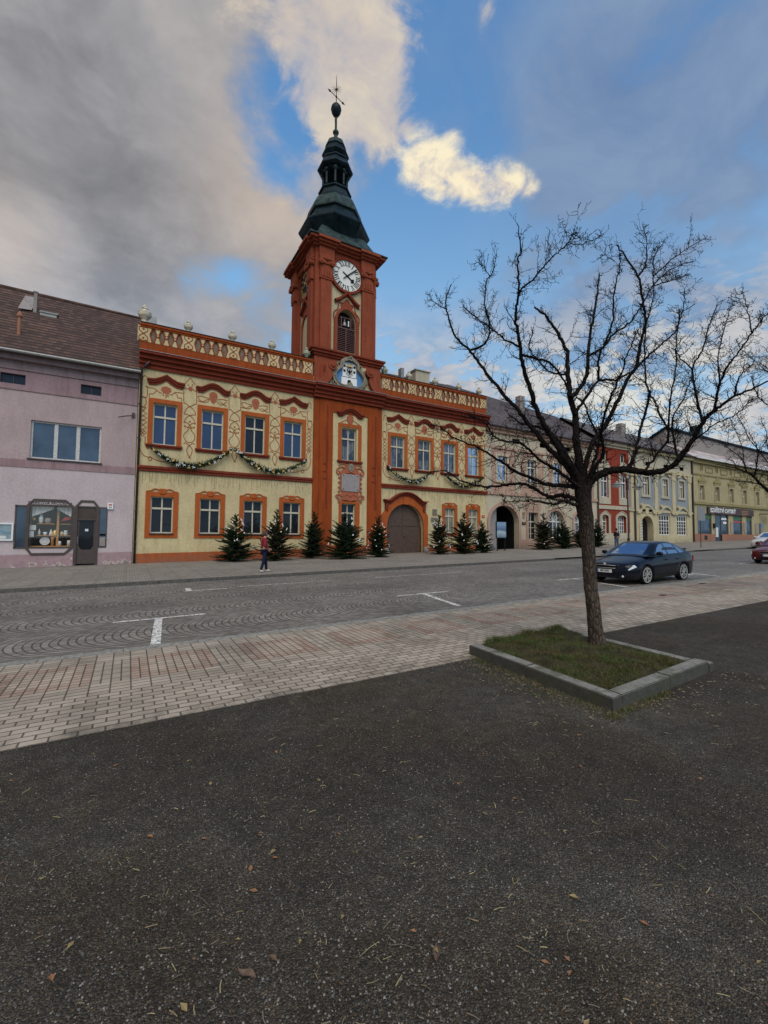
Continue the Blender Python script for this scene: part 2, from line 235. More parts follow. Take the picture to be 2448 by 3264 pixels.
MT['sash']=simple('cream window wood',(.50,.45,.34),.5,.1,8)
MT['sashw']=simple('white window wood',(.68,.66,.60),.5,.12,8)
MT['sashold']=simple('peeling white wood',(.50,.48,.45),.7,.35,14)
MT['copper']=simple('dark copper roof',(.003,.012,.018),.42,.5,1.6,.15,.45,.15,20,col2=(.012,.024,.030))
MT['copperL']=simple('grey green copper sheet',(.018,.034,.036),.5,.45,2.2,.15,.4,.15,20,col2=(.042,.066,.062))
MT['patina']=simple('green patina',(.10,.30,.20),.6,.2,8)
MT['iron']=simple('black iron',(.02,.018,.018),.5,.2,10)
MT['gutter']=simple('brown gutter metal',(.06,.042,.045),.45,.3,6,.3)
MT['zinc']=simple('zinc sheet',(.25,.25,.24),.5,.2,5,.4)
MT['dark']=simple('dark interior',(.012,.012,.014),.8,.2,4)  # near black that stands for unlit depth behind openings
MT['louvre']=simple('brown louvre slats',(.11,.05,.045),.6,.2,6)
MT['dial']=simple('white clock dial',(.72,.72,.66),.5,.04,3)
MT['black']=simple('black paint',(.012,.012,.014),.4,.1,4)
MT['gold']=simple('gold paint',(.62,.42,.13),.35,.1,6,.5)
MT['bronze']=simple('grey bronze stucco',(.16,.13,.09),.6,.35,9,bmp=.4,bs=18,col2=(.24,.21,.15))
MT['blueshield']=simple('shield blue',(.075,.22,.44),.5,.1,4)
MT['whitepaint']=simple('white paint',(.74,.74,.72),.5,.06,4)
MT['greyplaque']=simple('grey marble plaque',(.27,.24,.23),.45,.15,5)
MT['wooddoor']=simple('brown wooden door',(.085,.052,.038),.55,.25,5,bmp=.3,bs=30)
MT['shopbrown']=simple('brown aluminium frame',(.075,.055,.048),.45,.12,5,.2)
MT['signbrown']=simple('maroon sign board',(.055,.025,.024),.5,.1,5)
MT['granite']=simple('granite kerb',(.20,.19,.17),.8,.35,14,bmp=.4,bs=60,col2=(.25,.24,.21))
MT['graniteD']=simple('dark kerb stone',(.085,.078,.07),.85,.35,9,bmp=.4,bs=50)
MT['red']=simple('red plastic',(.45,.03,.02),.5,.1,5)
MT['lightwood']=simple('honey wood',(.45,.22,.07),.5,.2,6)
MT['ceramic']=simple('white ceramic',(.62,.62,.60),.25,.08,6)
MT['infill']=simple('brown parapet infill',(.20,.135,.095),.85,.3,6)  # plain brown backing between the balusters
def glassmat(name,col,refl,rough=.04,curt=None):
    m,N,b=newmat(name); P,x,y,z=N.pos()
    c=N.ramp(N.noise(.9,3,.5,P),[(.3,tuple(q*.55 for q in col)),(.7,tuple(q*1.3 for q in col))])
    if curt:
        w=N.m('SINE',N.m('MULTIPLY',x,26.)); w=N.m('MULTIPLY_ADD',w,.25,.5)
        side=N.noise(1.3,2,.5,P); k=N.m('MULTIPLY',N.ramp(side,[(.42,0.),(.55,1.)]),w)
        c=N.mix(k,c,curt)
    N.link(c,b.inputs['Base Color']); b.inputs['Roughness'].default_value=.6; b.inputs['Specular IOR Level'].default_value=.1
    gl=N.node('ShaderNodeBsdfGlossy'); gl.inputs['Roughness'].default_value=rough; gl.inputs['Color'].default_value=(.62,.76,1,1)  # mirror colour tinted blue, like open sky
    bn=N.node('ShaderNodeBump'); bn.inputs['Strength'].default_value=.05; bn.inputs['Distance'].default_value=.05
    N.link(N.noise(1.1,2,.5,P),bn.inputs['Height']); N.link(bn.outputs[0],gl.inputs['Normal'])
    mx=N.node('ShaderNodeMixShader'); fr=N.node('ShaderNodeFresnel'); fr.inputs[0].default_value=1.5
    N.link(N.m('ADD',N.m('MULTIPLY',fr.outputs[0],.45),refl,clamp=True),mx.inputs[0]); N.link(b.outputs[0],mx.inputs[1]); N.link(gl.outputs[0],mx.inputs[2])
    N.link(mx.outputs[0],N.t.nodes['Material Output'].inputs[0]); return m
MT['gl_up']=glassmat('blue reflecting window glass',(.012,.026,.075),.05)  # blue of the reflected sky put into the pane colour
MT['gl_lo']=glassmat('dark window glass',(.008,.009,.012),.01)
MT['gl_cur']=glassmat('curtained window glass',(.02,.026,.04),.03,curt=(.19,.19,.19))
MT['gl_pale']=glassmat('pale blind window glass',(.16,.14,.08),.05,curt=(.33,.29,.18))
MT['gl_pink']=glassmat('grey window with blinds',(.045,.07,.10),.035)
MT['carglass']=glassmat('car glass',(.01,.016,.03),.38,.02)
# ------------------------------------------------------------------ ground materials
def gravelmat():
    m,N,b=newmat('dark crushed gravel'); P,x,y,z=N.pos()
    base=N.ramp(N.noise(.55,5,.6,P),[(.3,(.072,.065,.053)),(.5,(.100,.092,.076)),(.68,(.138,.128,.107))])
    brown=N.ramp(N.noise(.7,5,.65,P),[(.42,0.),(.58,.85)])
    base=N.mix(brown,base,(.094,.074,.051))
    base=N.mix(1.,base,N.ramp(N.noise(5.5,6,.7,P),[(.34,.72),(.5,1.0),(.66,1.28)]),'MULTIPLY')
    damp=N.ramp(N.noise(.38,6,.7,P),[(.42,0.),(.56,.45)]); base=N.mix(damp,base,(.042,.036,.029))
    v1=N.node('ShaderNodeTexVoronoi'); v1.inputs['Scale'].default_value=125; N.link(P,v1.inputs['Vector'])
    v2=N.node('ShaderNodeTexVoronoi'); v2.inputs['Scale'].default_value=260; N.link(P,v2.inputs['Vector'])
    def val(v): 
        s=N.node('ShaderNodeSeparateColor'); N.link(v.outputs['Color'],s.inputs[0]); return s.outputs[0],s.outputs[1]
    a,a2=val(v1); c,c2=val(v2)
    mul=N.ramp(a,[(0.,.5),(.6,.92),(.88,1.2),(.97,1.5),(1.,2.3)])
    mul2=N.ramp(c,[(0.,.55),(.8,1.1),(1.,2.0)])
    k=N.mix(1.,N.mix(1.,base,mul,'MULTIPLY'),mul2,'MULTIPLY')
    tint=N.mix(N.ramp(a2,[(.7,0.),(.9,.6)]),k,N.mix(1.,k,(1.35,1.0,.65),'MULTIPLY'))
    N.link(tint,b.inputs['Base Color']); b.inputs['Roughness'].default_value=.9; b.inputs['Specular IOR Level'].default_value=.25
    h=N.m('ADD',N.m('MULTIPLY',a,.8),N.m('ADD',N.m('MULTIPLY',c,.5),N.m('MULTIPLY',v1.outputs['Distance'],-1.2)))
    bump(N,b,h,.9,.012); return m
def pavermat():
    m,N,b=newmat('paving bricks'); P,x,y,z=N.pos()
    yy=N.m('SUBTRACT',y,4.6); xx=N.m('SUBTRACT',x,.085)
    inB=N.m('GREATER_THAN',y,5.64)
    inner=N.m('MULTIPLY',N.m('GREATER_THAN',y,6.04),N.m('LESS_THAN',y,7.04))
    row=N.m('FLOOR',N.m('DIVIDE',yy,.104)); 
    shift=N.m('MULTIPLY',N.m('MULTIPLY',N.m('MODULO',row,2.),.1),N.m('SUBTRACT',1.,inB))
    p=N.m('MODULO',N.m('ADD',xx,140.6),1.4)              # 0..1.4 : red .2 | grey .4 | red .2 | pale .6
    grey=N.m('MULTIPLY',inner,N.m('MULTIPLY',N.m('GREATER_THAN',p,.2),N.m('LESS_THAN',p,.6)))
    wid=N.m('SUBTRACT',.2,N.m('MULTIPLY',inner,.1))
    hei=N.m('ADD',.104,N.m('MULTIPLY',grey,.096))
    u=N.m('DIVIDE',N.m('ADD',N.m('ADD',xx,shift),100.),wid); v=N.m('DIVIDE',yy,hei)
    fu=N.m('FRACT',u); fv=N.m('FRACT',v)
    du=N.m('MULTIPLY',N.m('MINIMUM',fu,N.m('SUBTRACT',1.,fu)),wid); dv=N.m('MULTIPLY',N.m('MINIMUM',fv,N.m('SUBTRACT',1.,fv)),hei)
    wob=N.m('MULTIPLY',N.m('SUBTRACT',N.noise(30,2,.5,P),.5),.006)
    d=N.m('ADD',N.m('MINIMUM',du,dv),wob)
    joint=N.m('SUBTRACT',1.,N.step(d,.0035,.0105))
    rnd=N.wn(N.comb(N.m('FLOOR',u),N.m('FLOOR',v),N.m('MULTIPLY',inB,3.)))
    base=N.ramp(rnd,[(0.,(.27,.225,.172)),(.5,(.33,.278,.218)),(1.,(.39,.33,.262))])
    red=N.ramp(rnd,[(0.,(.25,.155,.115)),(1.,(.33,.21,.155))])
    pale=N.ramp(rnd,[(0.,(.33,.26,.20)),(1.,(.41,.325,.255))])
    gry=N.ramp(rnd,[(0.,(.27,.23,.178)),(1.,(.335,.288,.225))])
    isred=N.m('MULTIPLY',inner,N.m('ADD',N.m('LESS_THAN',p,.2),N.m('MULTIPLY',N.m('GREATER_THAN',p,.6),N.m('LESS_THAN',p,.8)),clamp=True))
    ispale=N.m('MULTIPLY',inner,N.m('GREATER_THAN',p,.8))
    edge=N.m('MULTIPLY',ispale,N.m('ADD',N.m('LESS_THAN',y,6.24),N.m('GREATER_THAN',y,6.84),clamp=True))
    fade=N.ramp(N.noise(1.7,4,.6,P),[(.3,.35),(.65,.85)]); isred=N.m('MULTIPLY',isred,fade); c=N.mix(isred,base,red); c=N.mix(ispale,c,pale); c=N.mix(N.m('MULTIPLY',N.m('MULTIPLY',edge,.8),fade),c,red); c=N.mix(grey,c,gry)
    soil=N.ramp(N.noise(1.1,6,.65,P),[(.35,.70),(.55,1.0),(.8,1.06)])
    c=N.mix(1.,c,soil,'MULTIPLY')
    c=N.mix(1.,c,N.ramp(N.noise(120,3,.7,P),[(.3,.95),(.7,1.32)]),'MULTIPLY')
    jc=N.ramp(N.noise(5,3,.6,P),[(.35,(.030,.022,.018)),(.65,(.05,.040,.030))])
    c=N.mix(N.m('MULTIPLY',joint,.84),c,jc)
    # dirt creeping in from the gravel
    dirt=N.m('MULTIPLY',N.m('SUBTRACT',1.,N.step(y,4.58,4.95)),N.ramp(N.noise(4,5,.7,P),[(.45,0.),(.65,.7)]))
    c=N.mix(dirt,c,(.05,.043,.037))
    N.link(c,b.inputs['Base Color']); b.inputs['Roughness'].default_value=.88; b.inputs['Specular IOR Level'].default_value=.25
    bump(N,b,N.m('ADD',N.m('MULTIPLY',N.step(d,.0,.014),1.),N.m('MULTIPLY',N.noise(90,3,.7,P),.25)),.7,.008); return m
def settmat():
    m,N,b=newmat('granite setts laid in arcs'); P,x,y,z=N.pos()
    w=2.05; RR=1.25
    v=N.m('DIVIDE',N.m('SUBTRACT',y,7.80),w); vi=N.m('FLOOR',v)
    s=N.m('MULTIPLY',N.m('SUBTRACT',N.m('FRACT',v),.5),w)
    off=N.m('SUBTRACT',RR,N.m('SQRT',N.m('SUBTRACT',RR*RR,N.m('MULTIPLY',s,s))))
    wob=N.m('MULTIPLY',N.m('SUBTRACT',N.noise(.8,3,.5,P),.5),.16)
    rr=N.m('DIVIDE',N.m('ADD',N.m('ADD',N.m('SUBTRACT',x,off),wob),N.m('ADD',100.,N.m('MULTIPLY',vi,.045))),.118)
    ri=N.m('FLOOR',rr); fr=N.m('FRACT',rr)
    al=N.m('MULTIPLY',N.m('ARCSINE',N.m('DIVIDE',s,RR)),RR)
    uu=N.m('DIVIDE',N.m('ADD',al,N.m('MULTIPLY',N.wn(N.comb(ri,vi,1.)),.1)),.105)
    fu=N.m('FRACT',uu)
    d1=N.m('MINIMUM',fr,N.m('SUBTRACT',1.,fr)); d2=N.m('MULTIPLY',N.m('MINIMUM',fu,N.m('SUBTRACT',1.,fu)),.95)
    nz=N.m('MULTIPLY',N.m('SUBTRACT',N.noise(22,2,.5,P),.5),.10)
    j1=N.m('SUBTRACT',1.,N.step(N.m('ADD',d1,nz),.03,.15)); j2=N.m('SUBTRACT',1.,N.step(N.m('ADD',d2,nz),.0,.085))
    rnd=N.wn(N.comb(ri,N.m('FLOOR',uu),vi))
    c=N.ramp(rnd,[(0.,(.15,.133,.113)),(.5,(.21,.188,.160)),(1.,(.28,.252,.218))])
    c=N.mix(1.,c,N.ramp(N.noise(.45,5,.6,P),[(.3,.72),(.7,1.15)]),'MULTIPLY')
    # wheel tracks run darker
    tr=N.step(N.m('ABSOLUTE',N.m('SUBTRACT',y,12.6)),.3,1.3); c=N.mix(N.m('MULTIPLY',N.m('SUBTRACT',1.,tr),.28),c,(.075,.068,.062))
    c=N.mix(1.,c,N.ramp(N.noise(70,3,.7,P),[(.3,.75),(.7,1.25)]),'MULTIPLY')
    j=N.m('MAXIMUM',N.m('MULTIPLY',j1,.76),N.m('MULTIPLY',j2,.40))
    c=N.mix(j,c,(.028,.024,.021))
    N.link(c,b.inputs['Base Color']); b.inputs['Roughness'].default_value=.68; b.inputs['Specular IOR Level'].default_value=.35
    h=N.m('ADD',N.m('MULTIPLY',N.m('SUBTRACT',1.,N.m('MAXIMUM',j1,N.m('MULTIPLY',j2,.8))),1.),N.m('ADD',N.m('MULTIPLY',rnd,.35),N.m('MULTIPLY',N.noise(60,3,.6,P),.25)))
    bump(N,b,h,.75,.014); return m
def farpavemat():
    m,N,b=newmat('grey concrete pavers'); P,x,y,z=N.pos()
    row=N.m('FLOOR',N.m('DIVIDE',x,.1)); u=N.m('DIVIDE',N.m('ADD',y,N.m('MULTIPLY',N.m('MODULO',row,2.),.1)),.2); v=N.m('DIVIDE',x,.1)
    fu=N.m('FRACT',u); fv=N.m('FRACT',v)
    d=N.m('MINIMUM',N.m('MULTIPLY',N.m('MINIMUM',fu,N.m('SUBTRACT',1.,fu)),.2),N.m('MULTIPLY',N.m('MINIMUM',fv,N.m('SUBTRACT',1.,fv)),.1))
    rnd=N.wn(N.comb(N.m('FLOOR',u),N.m('FLOOR',v),0.))
    c=N.ramp(rnd,[(0.,(.22,.19,.155)),(1.,(.285,.25,.205))])
    c=N.mix(1.,c,N.ramp(N.noise(.5,6,.65,P),[(.3,.72),(.7,1.12)]),'MULTIPLY')
    c=N.mix(N.m('MULTIPLY',N.m('SUBTRACT',1.,N.step(d,.003,.011)),.6),c,(.05,.045,.04))
    # long darker stripes crossing the pavement every metre and a half
    st=N.m('LESS_THAN',N.m('MODULO',N.m('ADD',x,100.),.9),.1); c=N.mix(N.m('MULTIPLY',st,.3),c,(.13,.11,.09))
    off_wall=N.m('SUBTRACT',1.,N.step(y,28.3,29.1)); c=N.mix(N.m('MULTIPLY',N.m('SUBTRACT',1.,off_wall),.4),c,(.06,.055,.05))  # darker towards the foot of the house fronts
    N.link(c,b.inputs['Base Color']); b.inputs['Roughness'].default_value=.85
    bump(N,b,N.step(d,.0,.012),.4,.006); return m
def markmat():
    m,N,b=newmat('worn white road paint'); P,x,y,z=N.pos()
    n=N.ramp(N.noise(9,4,.65,P),[(.36,.25),(.52,1.)])
    c=N.mix(n,(.22,.21,.19),(.80,.78,.72)); N.link(c,b.inputs['Base Color']); b.inputs['Roughness'].default_value=.7
    bump(N,b,N.noise(30,3,.6,P),.5,.01)
    tr=N.node('ShaderNodeBsdfTransparent'); mx=N.node('ShaderNodeMixShader')
    v=N.node('ShaderNodeTexVoronoi'); v.feature='DISTANCE_TO_EDGE'; v.inputs['Scale'].default_value=9; N.link(P,v.inputs['Vector'])
    al=N.m('MULTIPLY',N.step(v.outputs['Distance'],.015,.06),N.ramp(N.noise(5,4,.7,P),[(.30,.35),(.42,1.)]))
    N.link(al,mx.inputs[0]); N.link(tr.outputs[0],mx.inputs[1]); N.link(b.outputs[0],mx.inputs[2]); N.link(mx.outputs[0],N.t.nodes['Material Output'].inputs[0])
    return m
MT['gravel']=gravelmat(); MT['paver']=pavermat(); MT['sett']=settmat(); MT['farpave']=farpavemat(); MT['mark']=markmat()
def struct(name,mb,mat): o=mb.build(name,mat); o['kind']='structure'; return o
def sheet(x0,x1,y0,y1,z0=0,z1=None,nx=1,ny=1):
    mb=MB(); z1=z0 if z1 is None else z1; v=[];f=[]
    for i in range(nx+1):
        for j in range(ny+1):
            x=x0+(x1-x0)*i/nx; y=y0+(y1-y0)*j/ny; v.append((x,y,g(x)+z0+(z1-z0)*j/ny))
    for i in range(nx):
        for j in range(ny):
            a=i*(ny+1)+j; f.append((a,a+ny+1,a+ny+2,a+1))
    return mb.add(v,f)
struct('ground',sheet(-260,420,-260,420,-.22),MT['gravel'])
struct('gravel_path',sheet(-80,160,-90,4.59,.0),MT['gravel'])
struct('near_pavement',sheet(-80,160,4.585,7.47,.004),MT['paver'])
k=MB(); x=-40.
while x<120:
    k.gbox(x+.004,x+.996,7.468,7.668,-.14,.010+random.uniform(-.002,.002)); x+=1.
struct('near_kerb',k,MT['granite'])
struct('road',sheet(-80,160,7.66,17.90,.0,-.10),MT['sett'])
struct('far_pavement',sheet(-80,160,17.98,29.4,.012),MT['farpave'])
k=MB(); x=-40.
while x<120:
    h=.008 if not (21.2<x<35.8 or 37.9<x<41.0 or 47<x<52) else -.065
    k.gbox(x+.004,x+.996,17.84,18.0,-.25,h); x+=1.
struct('far_kerb',k,MT['graniteD'])
def zr(x,y): return g(x)-.10*(y-7.66)/10.24+.005
mk=MB()
def mquad(p):
    mk.add([(x,y,zr(x,y)) for x,y in p],[(0,1,2,3)])
def mline(a,b,w):
    dx,dy=b[0]-a[0],b[1]-a[1]; l=math.hypot(dx,dy); nx,ny=-dy/l*w/2,dx/l*w/2
    mquad([(a[0]-nx,a[1]-ny),(b[0]-nx,b[1]-ny),(b[0]+nx,b[1]+ny),(a[0]+nx,a[1]+ny)])
mline((-.2,10.19),(1.52,10.19),.11); mline((.59,10.13),(.42,7.72),.14)
mline((6.25,10.15),(7.95,10.15),.11); mline((7.1,10.1),(6.55,7.95),.13)
mline((12.8,10.3),(14.6,10.3),.12); mline((13.6,10.25),(12.75,7.75),.12)
mline((19.5,10.2),(18.2,7.75),.12); mline((18.9,10.25),(20.6,10.25),.12)
mline((26.0,10.25),(27.6,10.25),.12); mline((26.9,10.2),(26.0,7.75),.12)
mline((32.5,10.25),(34.2,10.25),.12)
mline((1.55,14.85),(2.8,14.85),.1); mline((1.68,14.9),(1.72,15.7),.16)
mline((3.2,15.15),(6.4,15.05),.07); mline((8.2,15.0),(12.5,14.95),.07)
for q in range(14):
    a=17.3+random.uniform(-1.0,1.0); mline((a,8.6+random.uniform(-.35,.35)),(a+random.uniform(.15,.4),8.6+random.uniform(-.4,.4)),.07)
struct('road_marking',mk,MT['mark'])
# manhole-like iron covers in the pavement
for cx,cy,lab in ((11.9,6.35,'small iron cover in the brick paving just right of the tree trunk'),(15.45,7.05,'small iron cover in the brick paving beside the rear wheel of the blue car')):
    c=MB(); c.gbox(cx-.11,cx+.11,cy-.06,cy+.06,.0,.012); c.gbox(cx-.09,cx+.09,cy-.045,cy+.045,.012,.015); tag(c.build('ground_cover',MT['iron']),lab,'ground cover')
# ------------------------------------------------------------------ facade helpers
YF=29.07
def wallgrid(mb,x0,x1,z0,z1,Y,holes,d=.22,slope=True):
    """front face with openings; holes=(x0,x1,z0,z1); reveals d deep"""
    xs=sorted({x0,x1}|{q for h in holes for q in h[:2]}); zs=sorted({z0,z1}|{q for h in holes for q in h[2:4]})
    xs=[x for x in xs if x0<=x<=x1]; zs=[z for z in zs if z0<=z<=z1]
    for a,b in zip(xs,xs[1:]):
        for c,e in zip(zs,zs[1:]):
            mx,mz=(a+b)/2,(c+e)/2
            if any(h[0]<mx<h[1] and h[2]<mz<h[3] for h in holes): continue
            mb.add([(a,Y,c),(b,Y,c),(b,Y,e),(a,Y,e)],[(0,1,2,3)])
    for h in holes:
        a,b,c,e=h[:4]
        mb.add([(a,Y,c),(a,Y+d,c),(a,Y+d,e),(a,Y,e)],[(0,1,2,3)]); mb.add([(b,Y,c),(b,Y+d,c),(b,Y+d,e),(b,Y,e)],[(0,1,2,3)])
        mb.add([(a,Y,c),(b,Y,c),(b,Y+d,c),(a,Y+d,c)],[(0,1,2,3)]); mb.add([(a,Y,e),(b,Y,e),(b,Y+d,e),(a,Y+d,e)],[(0,1,2,3)])
def archfill(mb,x0,x1,zs,zt,Y,d=.22,n=12):
    cx=(x0+x1)/2;r=(x1-x0)/2
    p=[(cx-r*math.cos(PI*i/n),zs+(zt-zs)*math.sin(PI*i/n)) for i in range(n+1)]
    for (a,c),(b,e) in zip(p,p[1:]):
        mb.add([(a,Y-.001,c),(b,Y-.001,e),(b,Y-.001,zt+.002),(a,Y-.001,zt+.002)],[(0,1,2,3)])
        mb.add([(a,Y,c),(b,Y,e),(b,Y+d,e),(a,Y+d,c)],[(0,1,2,3)])
def ring(mb,x0,x1,z0,z1,t,y0,y1,bottom=True,top=None):
    top=t if top is None else top
    mb.box(x0,x0+t,y0,y1,z0,z1); mb.box(x1-t,x1,y0,y1,z0,z1); mb.box(x0+t,x1-t,y0,y1,z1-top,z1)
    if bottom: mb.box(x0+t,x1-t,y0,y1,z0,z0+t)
def archring(mb,x0,x1,zb,zs,zt,t,y0,y1,n=14):
    """jambs + arch surround outside of opening x0..x1, spring zs, crown zt"""
    mb.box(x0-t,x0,y0,y1,zb,zs); mb.box(x1,x1+t,y0,y1,zb,zs)
    cx=(x0+x1)/2; r=(x1-x0)/2; v=[];f=[]
    for i in range(n+1):
        a=PI*i/n; c,s=-math.cos(a),math.sin(a)
        v+=[(cx+r*c,y0,zs+(zt-zs)*s),(cx+(r+t)*c,y0,zs+(zt-zs+t)*s),(cx+r*c,y1,zs+(zt-zs)*s),(cx+(r+t)*c,y1,zs+(zt-zs+t)*s)]
    for i in range(n):
        a=4*i;b=a+4; f+=[(a,b,b+1,a+1),(a+1,b+1,b+3,a+3),(a,a+2,b+2,b)]
    mb.add(v,f)
def window(parent,x0,x1,z0,z1,Y,glass,sash='sash',tr=.68,fw=.07,cols=2,rows=None,depth=.14,xf=None,mull=.08):
    m=MB(xf); y0=Y+depth; y1=y0+.06
    ring(m,x0,x1,z0,z1,fw,y0,y1)
    ix0,ix1,iz0,iz1=x0+fw,x1-fw,z0+fw,z1-fw
    for i in range(1,cols):
        xm=ix0+(ix1-ix0)*i/cols; m.box(xm-mull/2,xm+mull/2,y0+.003,y1,iz0,iz1)
    if tr:
        zt=z0+(z1-z0)*tr; m.box(ix0,ix1,y0-.03,y1-.004,zt-.06,zt+.05)
    for r in (rows or []): 
        zt=z0+(z1-z0)*r; m.box(ix0,ix1,y0+.006,y1-.003,zt-.02,zt+.02)
    w=m.build('window',MT[sash],parent)
    p=MB(xf); p.add([(x0+.02,y1-.012,z0+.02),(x1-.02,y1-.012,z0+.02),(x1-.02,y1-.012,z1-.02),(x0+.02,y1-.012,z1-.02)],[(0,1,2,3)]); p.build('pane',MT[glass],w)
    return w
def child(mb,name,mat,parent,smooth=False): return mb.build(name,MT[mat],parent,smooth)
def box_body(mb,x0,x1,z0,z1,Y,depth,back=True):
    mb.add([(x0,Y,z0),(x0,Y+depth,z0),(x0,Y+depth,z1),(x0,Y,z1)],[(0,1,2,3)])
    mb.add([(x1,Y,z0),(x1,Y+depth,z0),(x1,Y+depth,z1),(x1,Y,z1)],[(0,1,2,3)])
    mb.add([(x0,Y+depth,z0),(x1,Y+depth,z0),(x1,Y+depth,z1),(x0,Y+depth,z1)],[(0,1,2,3)])
def smoothp(p,k=4): return cr([tuple(q) for q in p],k)
# ------------------------------------------------------------------ TOWN HALL
TH=thing('town_hall','cream and orange baroque town hall with a tall clock tower','town hall',(13.4,YF,g(13.4)))
WU=[1.67,4.33,6.95,9.52]; WR=[17.90,20.44,22.98,25.56]          # window axes
holes=[]
for c in WU+WR: holes.append((c-.64,c+.64,6.95,9.40))
for c in WU: holes.append((c-.6,c+.6,1.72,3.90))
for c in (23.0,25.52): holes.append((c-.52,c+.52,1.95,4.02))
holes.append((16.94,20.3,.1,4.2))
wl=MB(); wallgrid(wl,.25,10.95,-.3,12.9,YF,[h for h in holes if h[1]<10.9]); wallgrid(wl,16.4,27.05,-.3,12.9,YF,[h for h in holes if h[0]>16.3])
archfill(wl,16.94,20.3,2.45,4.2,YF,.35)
box_body(wl,.25,27.05,-.3,12.9,YF,12)
child(wl,'wall','cream',TH)
# central projection
YR=YF-.12
m=MB(); rh=[(13.1,14.28,7.1,9.48),(13.14,14.24,1.85,4.0)]
wallgrid(m,12.38,15.18,1.0,10.5,YR,rh,.34); child(m,'centre_panel','cream',TH)
m=MB(); wallgrid(m,11.37,16.05,-.3,11.35,YR-.06,[(12.38,15.18,1.0,10.5)],.06)
m.box(10.95,11.368,YR,YF+.1,-.3,11.35); m.box(16.052,16.42,YR,YF+.1,-.3,11.35)
m.add([(11.37,YR-.06,-.3),(11.37,YR,-.3),(11.37,YR,11.35),(11.37,YR-.06,11.35)],[(0,1,2,3)]); m.add([(16.05,YR-.06,-.3),(16.05,YR,-.3),(16.05,YR,11.35),(16.05,YR-.06,11.35)],[(0,1,2,3)])
child(m,'centre_bay','orange',TH)
m=MB(); m.gbox(11.2,16.25,YR-.14,YR-.062,-.3,.62); child(m,'base_course','orange',TH)
# plinths
m=MB(); m.gbox(.42,10.95,YF-.05,YF-.002,-.3,.56-.0); m.gbox(20.9,27.05,YF-.05,YF-.002,-.3,.46); m.gbox(16.42,16.6,YF-.05,YF-.002,-.3,.5); child(m,'plinth','orangeB',TH)
# string course
m=MB()
for a,b in ((.3,10.95),(16.42,27.1)):
    m.box(a,b,YF-.10,YF,5.36,5.52); m.box(a,b,YF-.16,YF,5.52,5.66)
child(m,'string_course','orangeD',TH)
# main cornice
m=MB()
def corn(a,b,Y): 
    for z0,z1,p in ((11.38,11.62,.12),(11.62,11.86,.24),(11.86,12.1,.42),(12.1,12.24,.62)): m.box(a-(0 if a<1 else 0),b,Y-p,Y+.02,z0,z1)
corn(.2,10.9,YF); corn(16.45,27.1,YF); corn(10.9,16.45,YF-.22)
child(m,'cornice','orangeD',TH)
m=MB(); m.box(.2,27.12,YF-.66,YF,12.243,12.27); m.box(10.88,16.47,YF-.88,YF-.66,12.243,12.272); child(m,'cornice_flashing','zinc',TH)
# parapet
YP=YF-.05
m=MB()
for a,b in ((.2,10.9),(16.3,27.0)):
    m.box(a,b,YP,YF+.4,12.27,12.95); m.box(a,b,YP-.12,YF+.45,13.90,14.02); m.box(a,b,YP-.07,YF+.42,13.80,13.90)
child(m,'parapet','orange',TH)
m=MB()
for a,b in ((.2,10.9),(16.3,27.0)): m.box(a,b,YP-.14,YF+.5,14.022,14.08)
child(m,'parapet_coping','iron',TH)
m=MB()
for a,b in ((.2,10.9),(16.3,27.0)): m.box(a,b,YP+.06,YF+.38,12.952,13.858)
child(m,'parapet_infill','infill',TH)
PL=[.37,2.8,5.45,8.05,10.5]; PRr=[16.75,19.2,21.75,24.3,26.72]
cm=MB(); om=MB(); hm=MB()
for L in (PL,PRr):
    for i,c in enumerate(L):
        w=.29; cm.box(c-w,c+w,YP-.03,YP+.06,12.95,13.86)
        # pedestal figure: two facing tulips
        for sg in (1,-1):
            zc=13.405
            q=[(c-.20,zc+sg*.38),(c-.22,zc+sg*.2),(c-.12,zc+sg*.1),(c,zc+sg*.02),(c+.12,zc+sg*.1),(c+.22,zc+sg*.2),(c+.20,zc+sg*.38),(c+.08,zc+sg*.37)]
            om.ribbon(smoothp([(c-.08,zc+sg*.37)]+q,3),.045,YP-.045,YP-.03)
            om.poly([(c-.07,zc+sg*.24),(c,zc+sg*.36),(c+.07,zc+sg*.24),(c,zc+sg*.2)],YP-.042,YP-.03)
        om.box(c-.25,c+.25,YP-.042,YP-.03,13.75,13.79); om.box(c-.25,c+.25,YP-.042,YP-.03,12.965,13.005)
        if i<4:
            a=c+w; b=L[i+1]-w; n=4; st=(b-a)/n
            for j in range(n+1):
                x=a+st*j
                hw=.17; 
                prof=[(hw,13.86),(.10,13.62),(.045,13.45),(.045,13.36),(.10,13.2),(hw,12.95)]
                lx=[max(a,x-p) for p,z in prof]; rx=[min(b,x+p) for p,z in prof]
                cm.poly([(l,p[1]) for l,p in zip(lx,prof)]+[(r,p[1]) for r,p in zip(rx[::-1],prof[::-1])],YP-.015,YP+.06)
                if x>a+.01: om.ribbon([(l-.012,p[1]) for l,p in zip(lx,prof)],.06,YP-.03,YP+.0)
                if x<b-.01: om.ribbon([(r+.012,p[1]) for r,p in zip(rx,prof)],.06,YP-.03,YP+.0)
                if 0<j<n: 
                    om.disc((x,13.405),.10,YP-.05,YP-.015,12); 
                    cm.disc((x,13.405),.05,YP-.06,YP-.05,10)
child(cm,'balustrade','cream',TH); child(om,'balustrade_ornament','orange',TH)
